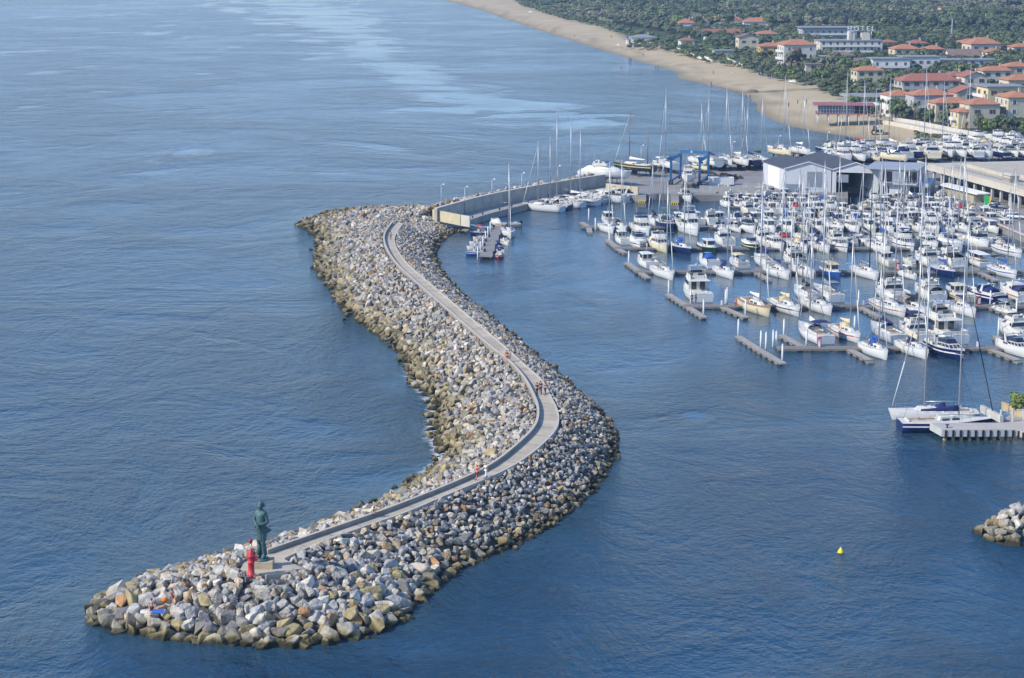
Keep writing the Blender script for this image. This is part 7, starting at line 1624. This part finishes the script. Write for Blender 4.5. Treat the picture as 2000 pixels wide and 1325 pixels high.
person('walker in dark grey at the right of the group of three', G(1065,771,pz), -20, 'walk', 'grey', 'navy')
person('walker in red jacket ahead on the middle of the path', G(990,707,pz), 160, 'walk', 'dark red', 'red')
person('walker in brown beside the red jacketed walker', G(995,707,pz), 165, 'walk', 'beige', 'grey', 'black')
person('lone distant walker at the far bend of the path', G(763,468,pz), 10, 'stand', 'beige', 'grey')
person('person in black sitting against the seaward side of the parapet', G(731,1004,4.9), -60, 'sit', 'black', 'grey')
person('bare chested man in navy trunks standing on the tip boulders', G(297,1203,2.6), -20, 'stand', None, 'navy', shorts=True)
person('sunbather in brown trunks sitting high on the tip boulders', G(336,1166,3.9), 30, 'sit', None, 'dark red', shorts=True)
person('person in black on the second pontoon by the trawler, left', G(1351,592,.56), 0, 'stand', 'black', 'navy')
person('person in navy with white trim on the second pontoon by the trawler, right', G(1359,591,.56), 60, 'stand', 'navy', 'grey')
person('person in red on the second pontoon beside the cream yacht', G(1437,600,.56), -30, 'stand', 'red', 'red')
person('crew member in orange at the tip of the fifth pontoon', G(1187,441,.56), 90, 'stand', 'orange', 'black')
for (x, y, a, ps, sh, tr, lab) in [(1280,134,20,'walk','black','navy','left of two dark walkers at the water edge of the beach'),(1285,134,20,'walk','black','black','right of two dark walkers at the water edge of the beach'),(1230,119,0,'stand','black','black','left of two bathers on the wet sand below the restaurant'),(1232.5,119.5,30,'stand','dark red','navy','right of two bathers on the wet sand below the restaurant'),
        (1256,110,0,'walk','grey','black','lone walker in grey in the middle of the sand'),(1264,99,0,'stand','navy','navy','left of the pair standing before the restaurant'),(1266.5,99,0,'stand','black','grey','right of the pair standing before the restaurant'),(1281,98,0,'walk','grey','grey','walker in grey near the plot walls'),(1239,95,40,'walk','red','grey','walker in red top below the red parasol'),
        (1393,145,0,'stand','blue','navy','beachgoer in blue by the lone sunbather'),(1429,145,0,'stand','yellow','white','beachgoer in yellow in the middle of the wide sand'),(1384,168,0,'walk','pink','white','left walker in pink at the waterline bend'),(1389,167,0,'walk','black','black','right walker in black at the waterline bend'),(1457,193,0,'walk','black','navy','left of two dark strollers below the seaweed heap'),
        (1465,193,0,'walk','navy','black','right of two dark strollers below the seaweed heap'),(1540,209,0,'stand','dark red','black','person left of the volleyball posts'),(1558,203,0,'stand','grey','black','person in grey beyond the volleyball posts'),(1575,203,0,'stand','black','grey','person in black beyond the volleyball posts'),
        (1078,63,0,'walk','black','navy','far left of two walkers along the distant beach'),(1083,64,0,'walk','navy','black','far right of two walkers along the distant beach'),(1122,73,0,'stand','red','black','distant person in red at the water edge'),(1194,74,0,'stand','black','black','distant person in black high on the sand')]:
    person(lab, at_ground(x, y), a, ps, sh, tr)
person('bather wading in shallow water off the beach', G(1212,135,-.75), 0, 'stand', None, 'navy', shorts=True)
o = thing('sunbather', 'person lying down on a dark towel in the wide sand', 'person', at_ground(1377,154) + Vector((0,0,.14)), R(70)); o.rotation_euler = (R(-88), 0, R(70)); link('body', dressed(pmesh('body','stand'), SKIN, 'skin'), o); link('trunks', dressed(pmesh('trousers','stand',True), CLO['black'], 'black'), o)
lump('bag', 'bright orange bag lying on the tip boulders', 'bag', G(322,1172,4.0), .32, .3, CLO['orange'], 9)
mb = MB(); mb.add([(-.6,-.25,0),(.6,-.3,.1),(.6,.25,.32),(-.55,.28,.25)], [(0,1,2,3)]); mb.add([(-.6,-.25,-.05),(.6,-.3,.05),(.6,.25,.27),(-.55,.28,.2)], [(3,2,1,0)]); tag(link('towel', mb.mesh('towel', CLO['blue']), None, G(309,1197,3.05)), 'blue towel spread on the boulders beside the bare chested man', 'towel')
# fire points on the pontoons
for (x, y, lab) in [(1600,677,'on the front pontoon behind the navy bimini yacht'),(1912,595,'on the second pontoon beside the cream wheelhouse boat'),(1753,528,'on the third pontoon by the angling boat')]:
    p = G(x, y, .553); o = thing('fire_point', 'red fire extinguisher cabinet ' + lab, 'fire point', p)
    part(o, 'cabinet', (), lambda mb: (mb.box(-.3,.3,-.2,.2,.0,1.35), mb.tube((-.3,0,1.35),(.3,0,1.35),.2,n=10)), HOSE); part(o, 'door', (), lambda mb: mb.box(-.22,.22,-.225,-.202,.2,1.2), cm('fire_window', (226,210,208), .4))
# ================================================================ statue, beacon, buoy
BRZ = pm('bronze_green', (.055,.120,.125), .6, .5, 1.6, .03, metal=.25, bscale=5)
sp = G(512,1107,CREST); SC = 3.72
o = thing('pedestal', 'low pale stone pedestal under the bronze figure', 'pedestal', (sp.x, sp.y, CREST), 0)
mb = MB(); mb.box(-1.0, 1.15, -.95, .95, -.3, .72); link('block', mb.mesh('block', pm('pedestal_stone', (.42,.36,.23), .85, .2, 1.2, .01)), o)
o = thing('statue', 'tall green bronze statue of a standing man in a windblown coat', 'statue', (sp.x, sp.y, CREST + .722), R(-24)); o.scale = (SC*.72, SC*.8, SC*.895)
mb = MB(); mb.lathe([(.27,0),(.28,.02),(.27,.05),(.24,.062)], 20); link('plinth', mb.mesh('plinth', BRZ), o)
fig = figure_mesh('clasp', grow=.016, rmul=1.08); fig.materials.append(BRZ); b = link('figure', fig, o); b.location = (0,0,.06)
def coat():
    mb = MB(); rows = []
    for z, w, d, dx, k in ((1.45,.13,.10,0,0),(1.36,.20,.135,0,0),(1.20,.185,.135,0,0),(1.06,.17,.13,0,.0),(.97,.18,.14,0,.06),(.90,.185,.15,.0,.22),(.84,.185,.15,.0,.16),(.76,.185,.15,.0,.02),(.62,.195,.155,.0,.0),(.56,.20,.155,.0,.0)):
        r = []
        for i in range(18):
            a = 2*math.pi*i/18; x, y = math.cos(a)*w, math.sin(a)*d; g_ = max(0, math.cos(a-.5))**6*k; r.append((x+dx+g_, y+g_*.35 + .008*math.sin(a*6), z))
        rows.append(r)
    mb.loft(rows, 0, True, True); return mb.mesh('coat', BRZ)
c = link('coat', coat(), o); c.location = (0,0,.06)
def sleeves(): m = figure_mesh('clasp', ['collar','shl','shr','ell','elr','wrl','wrr'], .026); m.materials.append(BRZ); return m
c = link('sleeves', sleeves(), o); c.location = (0,0,.06)
mb = MB(); mb.lathe([(.10,-.06),(.112,0),(.108,.05),(.09,.10),(.04,.135),(.01,.14)], 14, M=Matrix.Translation((.0,.012,1.665)))
for i in range(16): a = rnd.uniform(0,6.28); mb.lathe([(.0,-.03),(.03,-.015),(.034,.0),(.02,.025),(.0,.03)], 7, M=Matrix.Translation((.075*math.cos(a)+.03, .02+.07*math.sin(a)*.8, 1.70+rnd.uniform(-.05,.06))))
mb.tube((.05,.03,1.68),(.165,.05,1.65),.055,.02,8); hr_ = link('hair', mb.mesh('hair', BRZ), o); hr_.location = (0,0,.06)
mb = MB()
for s in (-1,1): mb.tube((s*.105,.0,.44),(s*.112,.02,.10),.088,.098,10)
t = link('trouser_legs', mb.mesh('trouser_legs', BRZ), o); t.location = (0,0,.06)
RED = cm('beacon_red', (196,44,58), .5, .12, 1.5); REDD = cm('lantern_red', (150,28,36), .35, .1)
bp = G(491,1124,CREST); o = thing('beacon', 'small red harbour light tower in front of the bronze statue', 'beacon', bp, 0); o.scale = (.87,)*3
part(o, 'tower', (), lambda mb: mb.lathe([(.44,-.25),(.43,0),(.41,.25),(.37,.28),(.36,1.5),(.42,1.55),(.42,1.62),(.37,1.66),(.38,2.25),(.46,2.3),(.46,2.36)], 14), RED)
part(o, 'cone_roof', (), lambda mb: mb.lathe([(.44,2.36),(.32,2.75),(.14,3.15),(.10,3.2)], 8, smooth=False), RED)
part(o, 'equipment_box', (), lambda mb: mb.frus((.2,.2,-.2,.2),(.2,.2,-.2,.2),1.7,2.3,0,Matrix.Translation((.55,0,0))), RED)
part(o, 'lantern_post', (), lambda mb: mb.tube((0,0,3.2),(0,0,3.85),.09,.08,8), PEDM)
part(o, 'lantern', (), lambda mb: mb.lathe([(.12,3.82),(.2,3.9),(.2,4.2),(.14,4.32),(.03,4.4)], 12), REDD)
part(o, 'handrail', (), lambda mb: (mb.tube((-.42,-.1,2.4),(-.42,-.1,3.1),.025,n=5), mb.tube((-.42,-.1,3.1),(-.06,-.02,3.75),.022,n=5), mb.tube((.42,.1,2.4),(.42,.1,3.0),.025,n=5), mb.tube((.42,.1,3.0),(.06,.02,3.7),.022,n=5)), RED)
part(o, 'door', (), lambda mb: mb.box(-.2,.2,-.40,-.365,.3,1.4), REDD)
o = thing('mooring_buoy', 'small yellow cone buoy floating on the open harbour water', 'buoy', G(1642,1080), 0); o.scale = (.8,.8,.85); YEL = cm('buoy_yellow', (236,214,30), .4, .06)
part(o, 'float', (), lambda mb: mb.lathe([(.2,-.3),(.42,-.1),(.44,.12),(.36,.28),(.14,.62),(.06,.74)], 16), YEL); part(o, 'top_ring', (), lambda mb: mb.lathe([(.05,.74),(.06,.8),(.03,.86)], 8), STEEL); part(o, 'waterline_band', (), lambda mb: mb.lathe([(.43,-.12),(.455,-.05),(.455,.02),(.44,.03)], 16), ROPE)
